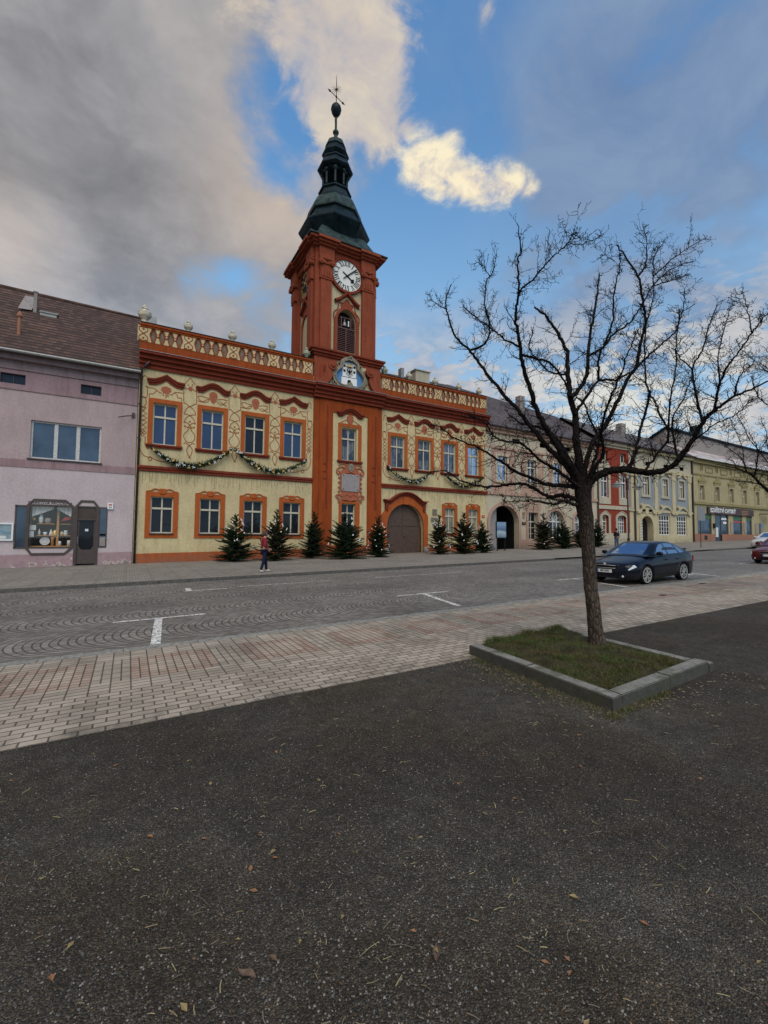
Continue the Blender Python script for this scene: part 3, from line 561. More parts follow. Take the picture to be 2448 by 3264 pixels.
for k,c in enumerate([.41,2.78,5.40,7.98,10.42]+[16.74,18.99,21.58,24.07,26.35]):
    u=MB(); cc=(c,YF+.12,14.08); sc_=1.12 if k==0 else .8
    u.lathe([(r*sc_,z*sc_) for r,z in [(.2,0),(.2,.06),(.11,.14),(.13,.2),(.28,.34),(.34,.46),(.30,.54),(.33,.58),(.22,.63),(.14,.70),(.12,.74)]],cc,12)
    for q in range(5): u.ball((c+math.cos(q*1.26)*.08*sc_,cc[1]+math.sin(q*1.26)*.08*sc_,14.08+(.80+.05*(q%2))*sc_),.085*sc_,6,4)
    u.ball((c,cc[1],14.08+.92*sc_),.08*sc_,6,4,1.2)
    child(u,'urn','stonegreen' if k in (4,5) else 'stone',TH,True)
# windows
def surround_up(c,kind,w=.9,z0=6.95,z1=9.68,Y=YF,par=None):
    fr=MB(); t=.25
    fr.box(c-w,c-w+t,Y-.06,Y,z0,z1); fr.box(c+w-t,c+w,Y-.06,Y,z0,z1); fr.box(c-w+t,c+w-t,Y-.06,Y,z1-t,z1)
    fr.build('surround',MT['orangeB'],par)
    s=MB(); s.box(c-w-.08,c+w+.08,Y-.16,Y,z0-.10,z0-.003); s.box(c-w-.02,c+w+.02,Y-.1,Y,z0-.2,z0-.1); s.build('sill',MT['orangeD'],par)
    l=MB(); l.box(c-.62,c+.62,Y+.02,Y+.14,z0,z0+.03); l.build('sill_flashing',MT['zinc'],par)
def hood(c,kind,par,Y=YF,dz=0,s=1.):
    if kind=='point': p=[(-1.02,10.80),(-.62,10.83),(-.3,10.98),(0,11.17),(.3,10.98),(.62,10.83),(1.02,10.80)]
    else: p=[(-1.02,10.80),(-.72,10.80),(-.5,10.92),(-.25,11.07),(0,11.12),(.25,11.07),(.5,10.92),(.72,10.80),(1.02,10.80)]
    p=smoothp(p,3) if kind!='point' else p
    p=[(c+x*s,z+dz) for x,z in p]
    h=MB(); h.band(p,.10,Y-.20,Y); h.band([(c+(x-c)*.96,z-.10) for x,z in p],.12,Y-.14,Y); h.band([(c+(x-c)*.9,z-.22) for x,z in p],.13,Y-.07,Y)
    h.build('hood',MT['orangeD'],par)
om=MB(); sm=MB()
def orn(paths,c,flip=1,sm_k=4,Y=YF,w=.045,sharp=()):
    for i,p in enumerate(paths):
        q=[(c+flip*x,z) for x,z in p]
        if len(q)>2 and i not in sharp: q=smoothp(q,sm_k)
        om.ribbon(q,w,Y-.014,Y-.001)
def blob(mb,c,z,rx,rz,n=26,k=5,amp=.09,Y=YF,ph=0): mb.poly([(c+rx*math.cos(-2*PI*i/n)*(1+amp*math.sin(k*2*PI*i/n*1.+ph)),z+rz*math.sin(-2*PI*i/n)*(1+amp*math.sin(k*2*PI*i/n+ph))) for i in range(n)],Y-.02,Y-.001)
for grp in (WU,WR):
    for i,c in enumerate(grp):
        right = grp is WR
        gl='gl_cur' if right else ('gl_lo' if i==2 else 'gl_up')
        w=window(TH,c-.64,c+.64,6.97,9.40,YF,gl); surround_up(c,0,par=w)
        kind='point' if i in (0,3) else 'round'; hood(c,kind,w)
        if kind=='point':
            orn(ORN['W1'],c); 
            blob(sm,c,10.28,.27,.21,30,7,.07); sm.poly([(c-.04,10.12),(c+.04,10.12),(c+.03,9.86),(c-.03,9.86)],YF-.018,YF-.001)
        else:
            orn(ORN['W2'],c)
            sm.disc((c,10.36),.25,YF-.02,YF-.001,20); sm.poly([(c-.2,10.16),(c+.2,10.16),(c+.12,9.96),(c,9.88),(c-.12,9.96)],YF-.021,YF-.001)
            om.disc((c,10.36),.07,YF-.03,YF-.021,8)
for c in (3.0,5.64,8.24,19.17,21.71,24.27):
    orn(ORN['M'],c,sharp=(0,))
    for x,z in ORN['MD']: om.disc((c+x,z),.055,YF-.018,YF-.001,8)
    blob(sm,c,10.58,.13,.13,24,6,.15)
for c,f in ((1.67,1),(9.52,-1),(17.9,1),(25.56,-1)):
    orn(ORN['E'],c,f,sharp=tuple(range(3,10)))
child(om,'painted_ornament','paint',TH); child(sm,'painted_flower','salmon',TH)
# lower windows
def low_win(c,hw,z0,z1,gl,Y=YF):
    w=window(TH,c-hw,c+hw,z0,z1,Y,gl)
    f=MB(); W=hw+.27
    f.box(c-W,c-hw+.002,Y-.05,Y,z0-.27,z1+.27); f.box(c+hw-.002,c+W,Y-.05,Y,z0-.27,z1+.27); f.box(c-hw+.002,c+hw-.002,Y-.05,Y,z1-.01,z1+.27); f.box(c-hw+.002,c+hw-.002,Y-.05,Y,z0-.27,z0-.06)
    f.poly([(c-.2,z1+.272),(c-.12,z1+.16),(c+.12,z1+.16),(c+.2,z1+.272),(c+.17,z1+.46),(c-.17,z1+.46)],Y-.1,Y)
    for s_ in (1,-1):
        q=smoothp([(c+s_*.17,z1+.36),(c+s_*.3,z1+.43),(c+s_*.46,z1+.42),(c+s_*.6,z1+.33),(c+s_*.72,z1+.30),(c+s_*(W-.02),z1+.275)],3)
        f.ribbon(q,.06,Y-.06,Y)
    f.build('surround',MT['orangeB'],w)
    s=MB(); s.box(c-hw-.05,c+hw+.05,Y-.13,Y+.1,z0-.06,z0-.002); s.build('sill',MT['gutter'],w)
for c in WU: low_win(c,.6,1.75,3.90,'gl_lo')
for c in (23.0,25.52): low_win(c,.52,1.98,4.02,'gl_pale')
# centre windows
w=window(TH,13.1,14.28,7.12,9.48,YR,'gl_cur',depth=.2); surround_up(13.74,0,w=.93,z0=7.1,z1=9.8,Y=YR,par=w)
h=MB(); hp=smoothp([(-1.1,10.62),(-.78,10.62),(-.55,10.78),(-.25,10.93),(0,10.97),(.25,10.93),(.55,10.78),(.78,10.62),(1.1,10.62)],3); hp=[(13.74+x,z-.02) for x,z in hp]
h.band(hp,.1,YR-.26,YR); h.band([(13.74+(x-13.74)*.93,z-.1) for x,z in hp],.13,YR-.18,YR); h.band([(13.74+(x-13.74)*.86,z-.23) for x,z in hp],.1,YR-.1,YR); h.build('hood',MT['orangeD'],w)
h=MB(); h.disc((13.74,10.22),.26,YR-.06,YR,18); h.poly([(13.5,10.02),(13.98,10.02),(13.86,9.86),(13.74,9.8),(13.62,9.86)],YR-.062,YR-.001); h.ribbon([(12.95,9.82),(13.3,10.0),(13.5,10.1)],.05,YR-.03,YR); h.ribbon([(14.53,9.82),(14.18,10.0),(13.98,10.1)],.05,YR-.03,YR); h.build('cartouche',MT['salmon'],w)
w=window(TH,13.14,14.24,1.87,4.0,YR,'gl_lo',depth=.2)
f=MB(); f.box(12.93,13.142,YR-.05,YR,1.6,4.15); f.box(14.238,14.58,YR-.05,YR,1.6,4.15); f.box(13.142,14.238,YR-.05,YR,4.0,4.2); f.box(13.142,14.238,YR-.05,YR,1.6,1.82); f.build('surround',MT['orangeB'],w)
# stucco cartouche with marble plaque
m=MB(); c=13.8
m.poly([(c-.75,4.35),(c-.55,4.15),(c+.55,4.15),(c+.75,4.35),(c+.68,4.8),(c+.8,5.0),(c+.78,6.1),(c+.72,6.35),(c+.45,6.6),(c+.3,6.9),(c-.3,6.9),(c-.45,6.6),(c-.72,6.35),(c-.78,6.1),(c-.8,5.0),(c-.68,4.8)],YR-.05,YR-.001)
for s_ in (1,-1):
    m.ribbon(smoothp([(c+s_*.4,6.55),(c+s_*.7,6.62),(c+s_*.98,6.5),(c+s_*1.08,6.25),(c+s_*.95,6.08),(c+s_*.82,6.2),(c+s_*.9,6.33)],4),.09,YR-.09,YR)
    m.ribbon(smoothp([(c+s_*.35,6.75),(c+s_*.6,6.85),(c+s_*.95,6.72)],4),.06,YR-.08,YR)
    for zz in (5.85,5.5,5.15,4.85): m.ribbon(smoothp([(c+s_*.78,zz+.08),(c+s_*.93,zz),(c+s_*.80,zz-.1)],3),.07,YR-.075,YR)
    m.ribbon(smoothp([(c+s_*.6,4.5),(c+s_*.85,4.62),(c+s_*1.08,4.55),(c+s_*1.05,4.4),(c+s_*.85,4.38)],4),.11,YR-.09,YR)
    m.ribbon(smoothp([(c+s_*.7,4.3),(c+s_*.9,4.2),(c+s_*.88,4.05)],3),.1,YR-.075,YR)
    m.ribbon(smoothp([(c,4.5),(c+s_*.25,4.68),(c+s_*.5,4.55)],4),.07,YR-.085,YR-.05)
    m.ribbon(smoothp([(c,4.2),(c+s_*.3,4.28),(c+s_*.6,4.3)],4),.07,YR-.085,YR-.05)
m.ribbon(smoothp([(c-.35,6.18),(c,6.3),(c+.35,6.18)],4),.06,YR-.12,YR-.05)
cr_=child(m,'cartouche','salmon',TH)
m=MB(); m.poly([(c-.7,4.98),(c-.6,4.88),(c+.6,4.88),(c+.7,4.98),(c+.72,6.0),(c+.62,6.12),(c-.62,6.12),(c-.72,6.0)],YR-.10,YR-.05); m.build('plaque',MT['greyplaque'],cr_)
m=MB(); [m.disc((c+a,5.5+b_),.04,YR-.115,YR-.10,8) for a in (-.55,.55) for b_ in (-.47,.5)]; m.build('plaque_rivets',MT['iron'],cr_)
m=MB(); m.disc((c+.02,6.62),.24,YR-.10,YR-.05,18,.3); m.ribbon(smoothp([(c-.08,6.78),(c+.08,6.7),(c+.05,6.58),(c+.1,6.5),(c-.06,6.42)],3),.05,YR-.125,YR-.10); m.build('portrait_medallion',MT['bronze'],cr_)
# dark red lines and rosettes on the bay
for xs in (11.95,15.85):
    m=MB(); m.box(xs-.045,xs+.045,YR-.095,YR-.06,3.6,10.9-(.25 if xs>14 else 0))
    for zz in (6.75,6.2,5.7): m.box(xs-.28,xs-.045,YR-.10,YR-.06,zz-.035,zz+.035)
    child(m,'painted_rod','orangeD',TH)
# gate
m=MB(); Yg=YF+.30
m.box(16.94,18.61,Yg,Yg+.06,g(17)-.1,4.2); m.box(18.63,20.3,Yg,Yg+.06,g(17)-.1,4.2)
m.box(18.58,18.66,Yg-.03,Yg,.35,4.2)
for s_,a,b in ((1,17.02,18.55),(-1,18.69,20.22)):
    for k_ in range(16):
        z=.4+k_*.17; xa,xb=(a,b) if s_>0 else (b,a)
        m.ribbon([(xa,z+.55),(xb,z)],.025,Yg-.008,Yg+.001)
m.ribbon([(18.62+1.5*math.cos(t),2.5+1.25*math.sin(t)) for t in [PI*i/16 for i in range(17)]],.05,Yg-.03,Yg)
m.ribbon([(17.12,2.5),(20.12,2.5)],.06,Yg-.03,Yg)
gt=child(m,'gate','wooddoor',TH)
m=MB(); m.ball((18.75,Yg-.05,1.65),.05); m.build('gate_handle',MT['iron'],gt)
m=MB(); archring(m,16.94,20.3,g(18)-.1,2.45,4.2,.42,YF-.12,YF)
m.poly([(18.42,4.15),(18.82,4.15),(18.88,4.72),(18.36,4.72)],YF-.17,YF-.12)
m.poly([(17.0,4.0),(16.5,3.3),(16.52,2.45),(16.9,2.9),(17.5,4.0)],YF-.118,YF); m.poly([(20.24,4.0),(20.74,3.3),(20.72,2.45),(20.34,2.9),(19.74,4.0)],YF-.118,YF)
m.poly([(17.05,4.0),(17.4,4.62),(18.0,4.84),(18.62,4.9),(19.24,4.84),(19.84,4.62),(20.2,4.0),(19.6,3.9),(18.62,4.25),(17.6,3.9)],YF-.1,YF)
child(m,'gate_surround','orangeB',TH)
m=MB(); q=smoothp([(16.62,4.48),(17.1,4.46),(17.5,4.72),(18.0,5.0),(18.62,5.12),(19.24,5.0),(19.75,4.72),(20.15,4.46),(20.62,4.48)],4)
m.band(q,.09,YF-.38,YF); m.band([(18.62+(x-18.62)*.96,z-.09) for x,z in q],.12,YF-.25,YF); m.band([(18.62+(x-18.62)*.92,z-.21) for x,z in q],.1,YF-.16,YF)
m.box(16.78,17.02,YF-.2,YF,3.72,4.2); m.box(20.22,20.46,YF-.2,YF,3.72,4.2); m.ball((16.9,YF-.12,3.68),.11); m.ball((20.34,YF-.12,3.68),.11)
child(m,'gate_hood','orangeD',TH)
m=MB()
for cx in (16.85,20.42): m.lathe([(.2,0),(.21,.25),(.14,.42),(.03,.5)],(cx,YF-.28,g(cx)-.02),10)
child(m,'guard_stone','granite',TH,True)
# downpipe and gutter elbow at the left end
m=MB(); m.tube([(.75,YF-.35,11.72),(.52,YF-.22,11.45),(.36,YF-.10,11.25),(.34,YF-.10,.03)],.065,8)
for z in (9.2,7.2,5.0,3.0,1.2): m.tube([(.34,YF-.10,z),(.34,YF-.10,z+.05)],.085,8)
child(m,'downpipe','gutter',TH,True)
# roof behind the parapet
m=MB(); m.add([(.3,YF+.45,13.0),(27.05,YF+.45,13.0),(27.05,34.0,16.55),(.3,34.0,15.9)],[(0,1,2,3)]); m.add([(.3,34.0,15.9),(27.05,34.0,16.55),(27.05,40,13.0),(.3,40,13.0)],[(0,1,2,3)]); m.add([(27.05,YF+.45,13.0),(27.05,34,16.55),(27.05,40,13)],[(0,1,2)]); 
RO={}
def tilemat(name,ca,cb,row=.16,col=.2,dark=.35):
    m,N,b=newmat(name); P,x,y,z=N.pos()
    zz=N.m('DIVIDE',z,row*.9); ri=N.m('FLOOR',zz); fz=N.m('FRACT',zz)
    xx=N.m('DIVIDE',N.m('ADD',x,N.m('MULTIPLY',N.m('MODULO',ri,2.),col/2)),col); fx=N.m('FRACT',xx)
    rnd=N.wn(N.comb(ri,N.m('FLOOR',xx),0.))
    c=N.ramp(rnd,[(0.,ca),(1.,cb)])
    c=N.mix(1.,c,N.ramp(N.noise(.35,6,.7,P),[(.3,.6),(.7,1.25)]),'MULTIPLY')
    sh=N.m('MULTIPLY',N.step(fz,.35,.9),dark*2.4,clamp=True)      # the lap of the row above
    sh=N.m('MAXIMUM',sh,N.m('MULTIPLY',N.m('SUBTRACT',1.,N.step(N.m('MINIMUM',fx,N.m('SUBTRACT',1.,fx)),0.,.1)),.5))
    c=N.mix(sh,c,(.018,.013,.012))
    moss=N.ramp(N.noise(1.8,5,.7,P),[(.62,0.),(.75,.6)]); c=N.mix(moss,c,(.05,.05,.035))
    N.link(c,b.inputs['Base Color']); b.inputs['Roughness'].default_value=.85
    bump(N,b,N.m('ADD',N.m('MULTIPLY',fz,-1.),N.m('MULTIPLY',rnd,.3)),.8,.03); return m
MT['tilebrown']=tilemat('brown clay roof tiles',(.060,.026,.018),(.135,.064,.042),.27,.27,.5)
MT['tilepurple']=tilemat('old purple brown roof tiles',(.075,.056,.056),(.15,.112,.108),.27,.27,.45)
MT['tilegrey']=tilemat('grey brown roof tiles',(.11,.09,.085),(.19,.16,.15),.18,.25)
MT['tinroof']=simple('patched pink tin roof',(.30,.17,.14),.6,.3,.6,bmp=.2,bs=4,col2=(.5,.46,.44))
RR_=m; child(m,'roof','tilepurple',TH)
m=MB(); m.box(.62,1.15,31.8,32.4,14.4,15.78); child(m,'chimney','zinc',TH)
m=MB(); m.box(21.4,22.9,31.8,32.7,14.6,16.3); m.box(21.3,23.0,31.7,32.8,16.3,16.38); child(m,'chimney','white',TH)
m=MB(); m.box(19.9,20.2,31.8,32.3,14.6,16.2); child(m,'chimney','zinc',TH)
# ---- attic storey carrying the tower
YT=YF
m=MB()
m.box(10.95,16.3,YT-.05,YT+5.4,12.27,14.45)
child(m,'attic','towerred',TH)
m=MB(); m.box(10.72,16.45,YT-.28,YT+5.6,14.62,14.82); m.box(10.62,16.55,YT-.38,YT+5.7,14.82,14.95); m.box(10.85,16.35,YT-.16,YT+5.5,14.452,14.62); child(m,'attic_cornice','orangeD',TH)
m=MB(); m.poly([(12.0,12.3),(15.85,12.3),(15.3,13.0),(15.0,14.2),(12.25,14.2),(12.45,13.4),(12.2,12.8)],YT-.10,YT-.052); child(m,'attic_panel','creamL',TH)
for s_,cx in ((1,12.15),(-1,15.2)):
    m=MB(); q=smoothp([(cx,13.95),(cx-s_*.28,13.8),(cx-s_*.32,13.5),(cx-s_*.32,13.2),(cx-s_*.55,12.75),(cx-s_*.95,12.45),(cx-s_*1.45,12.3)],5)
    m.band([(x,z) for x,z in (q if s_<0 else q)],.0,YT-.5,YT) if False else None
    v=[];f=[]
    n=len(q)
    for i,(x,z) in enumerate(q):
        t=i/(n-1); ww=.28+.12*math.sin(PI*t); v+=[(x-s_*ww*.5,YT-.45,z+.03),(x+s_*ww*.9,YT-.45,z-.25*(t)),(x-s_*ww*.5,YT-.04,z+.03),(x+s_*ww*.9,YT-.04,z-.25*t)]
    for i in range(n-1):
        a=4*i;b=a+4; f+=[(a,b,b+1,a+1),(a,a+2,b+2,b),(a+1,b+1,b+3,a+3)]
    m.add(v,f); m.disc((cx+s_*.02,13.78),.33,YT-.52,YT-.05,20); m.disc((cx+s_*.02,13.78),.15,YT-.6,YT-.52,14)
    child(m,'volute','towerred',TH)
# ---- coat of arms
ca=MB(); c=13.6; z0=13.38
pts=[(0,1.18),(.35,1.1),(.62,.88),(.66,.55),(.95,.3),(1.2,-.05),(1.18,-.45),(.9,-.78),(.5,-.92),(0,-1.0),(-.5,-.92),(-.9,-.78),(-1.18,-.45),(-1.2,-.05),(-.95,.3),(-.66,.55),(-.62,.88),(-.35,1.1)]
q=cr(pts+[pts[0]],4,True)[:-1]
ca.ribbon([(c+x,z0+z) for x,z in q],.26,YT-.34,YT-.10,True)
ca.ribbon([(c+x*.93,z0+z*.93) for x,z in q],.08,YT-.40,YT-.34,True)
for s_ in (1,-1):
    for (x,z,l) in ((.75,.75,.22),(1.05,.4,.2),(1.25,-.3,.2),(.9,-.85,.26),(1.1,-.7,.2)): ca.ribbon(smoothp([(c+s_*x,z0+z),(c+s_*(x+l*.7),z0+z+.1),(c+s_*(x+l),z0+z-.06),(c+s_*(x+l*.6),z0+z-.1)],3),.08,YT-.26,YT-.1)
ca.disc((c,z0-.82),.2,YT-.42,YT-.1,14,.26); ca.ribbon(smoothp([(c-.2,z0+1.15),(c,z0+1.35),(c+.2,z0+1.15),(c,z0+1.05)],3),.1,YT-.42,YT-.1)
CA=child(ca,'coat_of_arms','bronze',TH)
m=MB(); m.poly([(c+x*.9,z0+z*.9) for x,z in q],YT-.16,YT-.11); m.build('shield_field',MT['blueshield'],CA)
m=MB(); Yc=YT-.20
m.poly([(c-.62,z0-.72),(c+.62,z0-.72),(c+.62,z0-.15),(c+.55,z0-.12),(c+.55,z0+.02),(c-.55,z0+.02),(c-.55,z0-.12),(c-.62,z0-.15)],Yc,YT-.161)
for s_ in (1,-1):
    a,b=sorted((c+s_*.55,c+s_*.24)); m.box(a,b,Yc,YT-.161,z0+.02,z0+.86)
    for k_ in range(3): m.box(a-.03+k_*.13,a+.05+k_*.13,Yc,YT-.161,z0+.86,z0+.93)
m.ribbon([(c-.2,z0+.75),(c,z0+.95),(c+.2,z0+.75)],.05,Yc,YT-.161); m.ribbon([(c-.2,z0+.95),(c,z0+.8),(c+.2,z0+.95)],.05,Yc,YT-.161)
m.build('castle_emblem',MT['whitepaint'],CA)
m=MB(); Yd=Yc-.012
for s_ in (1,-1):
    for zz in (.2,.56): m.box(c+s_*.40-.08,c+s_*.40+.08,Yd,Yc-.001,z0+zz,z0+zz+.18)
m.poly([(c-.15,z0-.72),(c+.15,z0-.72),(c+.15,z0-.45),(c+.08,z0-.34),(c-.08,z0-.34),(c-.15,z0-.45)],Yd,Yc-.001)
m.box(c-.6,c+.6,Yd,Yc-.001,z0-.17,z0-.14)
m.poly([(c-.28,z0+.6),(c+.28,z0+.6),(c+.28,z0+.1),(c,z0-.1),(c-.28,z0+.1)],Yd-.015,Yc-.0012)
m.build('castle_openings',MT['black'],CA)
m=MB(); m.ribbon([(c-.25,z0+.57),(c-.25,z0+.12),(c,z0-.06),(c+.25,z0+.12),(c+.25,z0+.57)],.05,Yd-.03,Yd-.015)
m.ribbon([(c-.16,z0+.53),(c-.09,z0+.33),(c,z0+.5),(c+.09,z0+.33),(c+.16,z0+.53)],.05,Yd-.03,Yd-.015)
m.ribbon([(c-.17,z0+.25),(c-.12,z0+.12),(c-.03,z0+.06)],.035,Yd-.03,Yd-.015); m.ribbon([(c+.17,z0+.25),(c+.12,z0+.12),(c+.03,z0+.06)],.035,Yd-.03,Yd-.015)
m.build('small_shield',MT['whitepaint'],CA)
m=MB(); m.poly([(c-.27,z0+.62),(c+.27,z0+.62),(c+.25,z0+.72),(c,z0+.78),(c-.25,z0+.72)],Yd-.03,Yd); m.build('crown',MT['gold'],CA)
# ---- tower shaft
TX0,TX1=10.88,15.80; TC=(TX0+TX1)/2; TD=TX1-TX0
m=MB()
YS=YT+.02
wallgrid(m,TX0+.3,TX1-.3,14.95,21.9,YS,[(12.66,14.16,15.15,18.3)],.5); archfill(m,12.66,14.16,17.3,18.3,YS,.5)
m.box(TX0+.3,TX1-.3,YS+.8,YS+TD-.3,14.95,21.9)
m.add([(TX0+.3,YS,14.95),(TX0+.3,YS+.8,14.95),(TX0+.3,YS+.8,21.9),(TX0+.3,YS,21.9)],[(0,1,2,3)]); m.add([(TX1-.3,YS,14.95),(TX1-.3,YS+.8,14.95),(TX1-.3,YS+.8,21.9),(TX1-.3,YS,21.9)],[(0,1,2,3)])
child(m,'tower_wall','creamL',TH)
m=MB()
for (a,b) in ((TX0,TX0+1.2),(TX1-1.2,TX1)):
    for (c_,d_) in ((YT-.10,YT+1.1),(YT+TD-1.2,YT+TD)): m.box(a,b,c_,d_,14.95,21.9)
for a,b in ((11.25,12.1),(14.58,15.43)): m.box(a,b,YT-.24,YT-.10,14.95,20.1)
for c_ in (YT+.30,YT+TD-1.05): m.box(TX0-.14,TX0,c_,c_+.75,14.95,20.1); m.box(TX1,TX1+.14,c_,c_+.75,14.95,20.1)
child(m,'corner_pilaster','towerred',TH)
m=MB()
for a,b in ((11.17,12.18),(14.5,15.51)):
    m.box(a,b,YT-.30,YT-.1,20.02,20.12); m.box(a+.04,b-.04,YT-.28,YT-.1,20.12,21.1); m.box(a-.06,b+.06,YT-.42,YT-.1,21.42,21.6)
    m.box(a-.02,b+.02,YT-.36,YT-.1,21.1,21.42)
    for s_ in (a+.06,b-.06):
        m.disc((s_,21.2),.2,YT-.46,YT-.3,14); m.disc((s_,21.2),.09,YT-.5,YT-.46,10)
    for q_ in range(4): m.poly([(a+.12+q_*.21,20.15),(a+.25+q_*.21,20.15),(a+.28+q_*.21,20.7),(a+.185+q_*.21,20.85),(a+.09+q_*.21,20.7)],YT-.34,YT-.28)
    m.ball(((a+b)/2,YT-.42,21.4),.1,6,4)
for yc in (YT+.68,YT+TD-.68):
    for X_,d_ in ((TX0,-1),(TX1,1)):
        a,b=sorted((X_,X_+d_*.2)); m.box(a,b,yc-.5,yc+.5,20.02,20.12); a,b=sorted((X_,X_+d_*.18)); m.box(a,b,yc-.45,yc+.45,20.12,21.1); a,b=sorted((X_,X_+d_*.32)); m.box(a,b,yc-.55,yc+.55,21.42,21.6); a,b=sorted((X_,X_+d_*.26)); m.box(a,b,yc-.5,yc+.5,21.1,21.42)
        for s_ in (-.42,.42): m.tube([(X_,yc+s_,21.2),(X_+d_*.38,yc+s_,21.2)],.2,12)
        for q_ in range(4): m.box(*sorted((X_+d_*.18,X_+d_*.24)),yc-.38+q_*.21,yc-.26+q_*.21,20.15,20.8)
child(m,'capital','towerred',TH)
# entablature, broken forward over the pilasters
m=MB()
def sq(p,z0,z1): m.box(TX0-p,TX1+p,YT-.1-p,YT+TD+p,z0,z1)
sq(-.02,21.9,22.35); sq(.16,22.35,22.5); sq(.34,22.5,22.66); sq(.55,22.66,22.84)
for a,b in ((11.1,12.25),(14.43,15.58)):
    m.box(a,b,YT-.34,YT-.08,21.6,22.349); m.box(a-.08,b+.08,YT-.5,YT-.26,22.35,22.499); m.box(a-.16,b+.16,YT-.66,YT-.44,22.5,22.659); m.box(a-.24,b+.24,YT-.82,YT-.65,22.66,22.839)
for yc in (YT+.68,YT+TD-.68): m.box(TX0-.24,TX0+.02,yc-.57,yc+.57,21.6,22.349); m.box(TX0-.58,TX0-.34,yc-.75,yc+.75,22.5,22.659); m.box(TX0-.74,TX0-.55,yc-.82,yc+.82,22.66,22.839)
child(m,'entablature','towerred',TH)
m=MB()
for a,b in ((12.1,12.34),(14.4,14.58)): pass
# louvred bell opening
m=MB(); z=15.2
while z<17.9:
    hw=.70 if z<17.3 else .70*math.sqrt(max(.05,1-((z-17.3)/.95)**2))
    if not (16.95<z<17.75): m.add([(13.41-hw,YS+.1,z),(13.41+hw,YS+.1,z),(13.41+hw,YS+.22,z+.11),(13.41-hw,YS+.22,z+.11),(13.41-hw,YS+.1,z-.02),(13.41+hw,YS+.1,z-.02)],[(0,1,2,3),(0,4,5,1)])
    else:
        for s_ in (-1,1): a,b=sorted((13.41+s_*.36,13.41+s_*hw)); m.add([(a,YS+.1,z),(b,YS+.1,z),(b,YS+.22,z+.11),(a,YS+.22,z+.11)],[(0,1,2,3)])
    z+=.135
m.box(13.38,13.44,YS+.04,YS+.12,15.15,16.95); m.box(12.66,12.74,YS+.04,YS+.12,15.15,17.4); m.box(14.08,14.16,YS+.04,YS+.12,15.15,17.4)
m.box(13.0,13.06,YS+.04,YS+.12,16.95,17.75); m.box(13.76,13.82,YS+.04,YS+.12,16.95,17.75); m.box(12.74,14.08,YS+.05,YS+.11,16.9,16.98)
lv=child(m,'belfry_louvre','louvre',TH)
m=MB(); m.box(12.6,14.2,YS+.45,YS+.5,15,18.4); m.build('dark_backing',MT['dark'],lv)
m=MB(); m.lathe([(.21,0),(.19,.05),(.13,.15),(.11,.3),(.05,.36)],(13.35,YS+.2,17.15),12); m.box(13.3,13.4,YS+.18,YS+.22,17.5,17.75); m.build('bell',MT['zinc'],lv,True)
m=MB(); m.box(13.62,13.7,YS+.15,YS+.2,17.2,17.62); m.build('bell_bar',MT['whitepaint'],lv)  # narrow white bar beside the bell
def bell_frame(xf,c):
    m=MB(xf); archring(m,c-.76,c+.76,14.96,17.3,18.32,.2,-.10,0.02); child(m,'belfry_surround','towerred',TH)
    m=MB(xf); m.box(c-1.02,c-.962,-.06,.02,14.96,17.2); m.box(c+.962,c+1.02,-.06,.02,14.96,17.2)
    crest=[(c-.98,17.25),(c-1.02,17.9),(c-.72,18.25),(c-.62,18.7),(c-.3,18.78),(c,19.1),(c+.3,18.78),(c+.62,18.7),(c+.72,18.25),(c+1.02,17.9),(c+.98,17.25)]
    m.poly([(c-.45,18.42),(c,18.56),(c+.45,18.42),(c+.5,18.6),(c+.25,18.78),(c,18.98),(c-.25,18.78),(c-.5,18.6)],-.055,.02)
    m.ribbon(smoothp(crest,3),.07,-.07,.02)
    child(m,'belfry_crest','towerred',TH)
    m=MB(xf); 
    for s_ in (1,-1):
        q=smoothp([(c+s_*.0,19.55),(c+s_*.3,19.28),(c+s_*.62,18.98),(c+s_*.98,18.78)],4)
        m.ribbon(q,.16,-.24,.02); m.ribbon([(x,z_-.13) for x,z_ in q],.08,-.15,.02)
    child(m,'clock_pediment','orangeD',TH)
def fr_front(a,d,h): return (a,YS+d,h)
CY=YT-.1+TD/2
def fr_left(a,d,h): return (TX0+.3+d,CY-(a-13.41),h)
bell_frame(fr_front,13.41); bell_frame(fr_left,13.41)
m=MB(fr_left); m.poly([(12.65,14.96),(14.17,14.96),(14.17,17.3),(13.95,17.9),(13.41,18.3),(12.87,17.9),(12.65,17.3)],-.01,.005); child(m,'blind_niche','creamL',TH)
# clocks
def numeral(mb,s,cx,cz,ang,h,y0,y1,rot=True):
    W={'I':.34,'V':.72,'X':.74}; tot=sum(W[q] for q in s)*h; x=-tot/2
    ca_,sa=math.cos(ang),math.sin(ang)
    def P(px,pz): # local up = radial outward
        return (cx+px*sa*1.0+pz*ca_, cz-px*ca_+pz*sa)
    def bar(x0,z0,x1,z1,w):
        dx,dz=x1-x0,z1-z0; l=math.hypot(dx,dz); nx,nz=-dz/l*w/2,dx/l*w/2
        mb.poly([P(x0+nx,z0+nz),P(x1+nx,z1+nz),P(x1-nx,z1-nz),P(x0-nx,z0-nz)],y0,y1)
    for q in s:
        w=W[q]*h
        if q=='I': bar(x+w/2,-h/2,x+w/2,h/2,.17*h)
        elif q=='V': bar(x+.1*h,h/2,x+w/2,-h/2,.17*h); bar(x+w-.1*h,h/2,x+w/2,-h/2,.08*h)
        else: bar(x+.1*h,h/2,x+w-.1*h,-h/2,.17*h); bar(x+w-.1*h,h/2,x+.1*h,-h/2,.08*h)
        bar(x+.04*h,h/2-.02,x+w-.04*h,h/2-.02,.05*h); bar(x+.04*h,-h/2+.02,x+w-.04*h,-h/2+.02,.05*h)
        x+=w
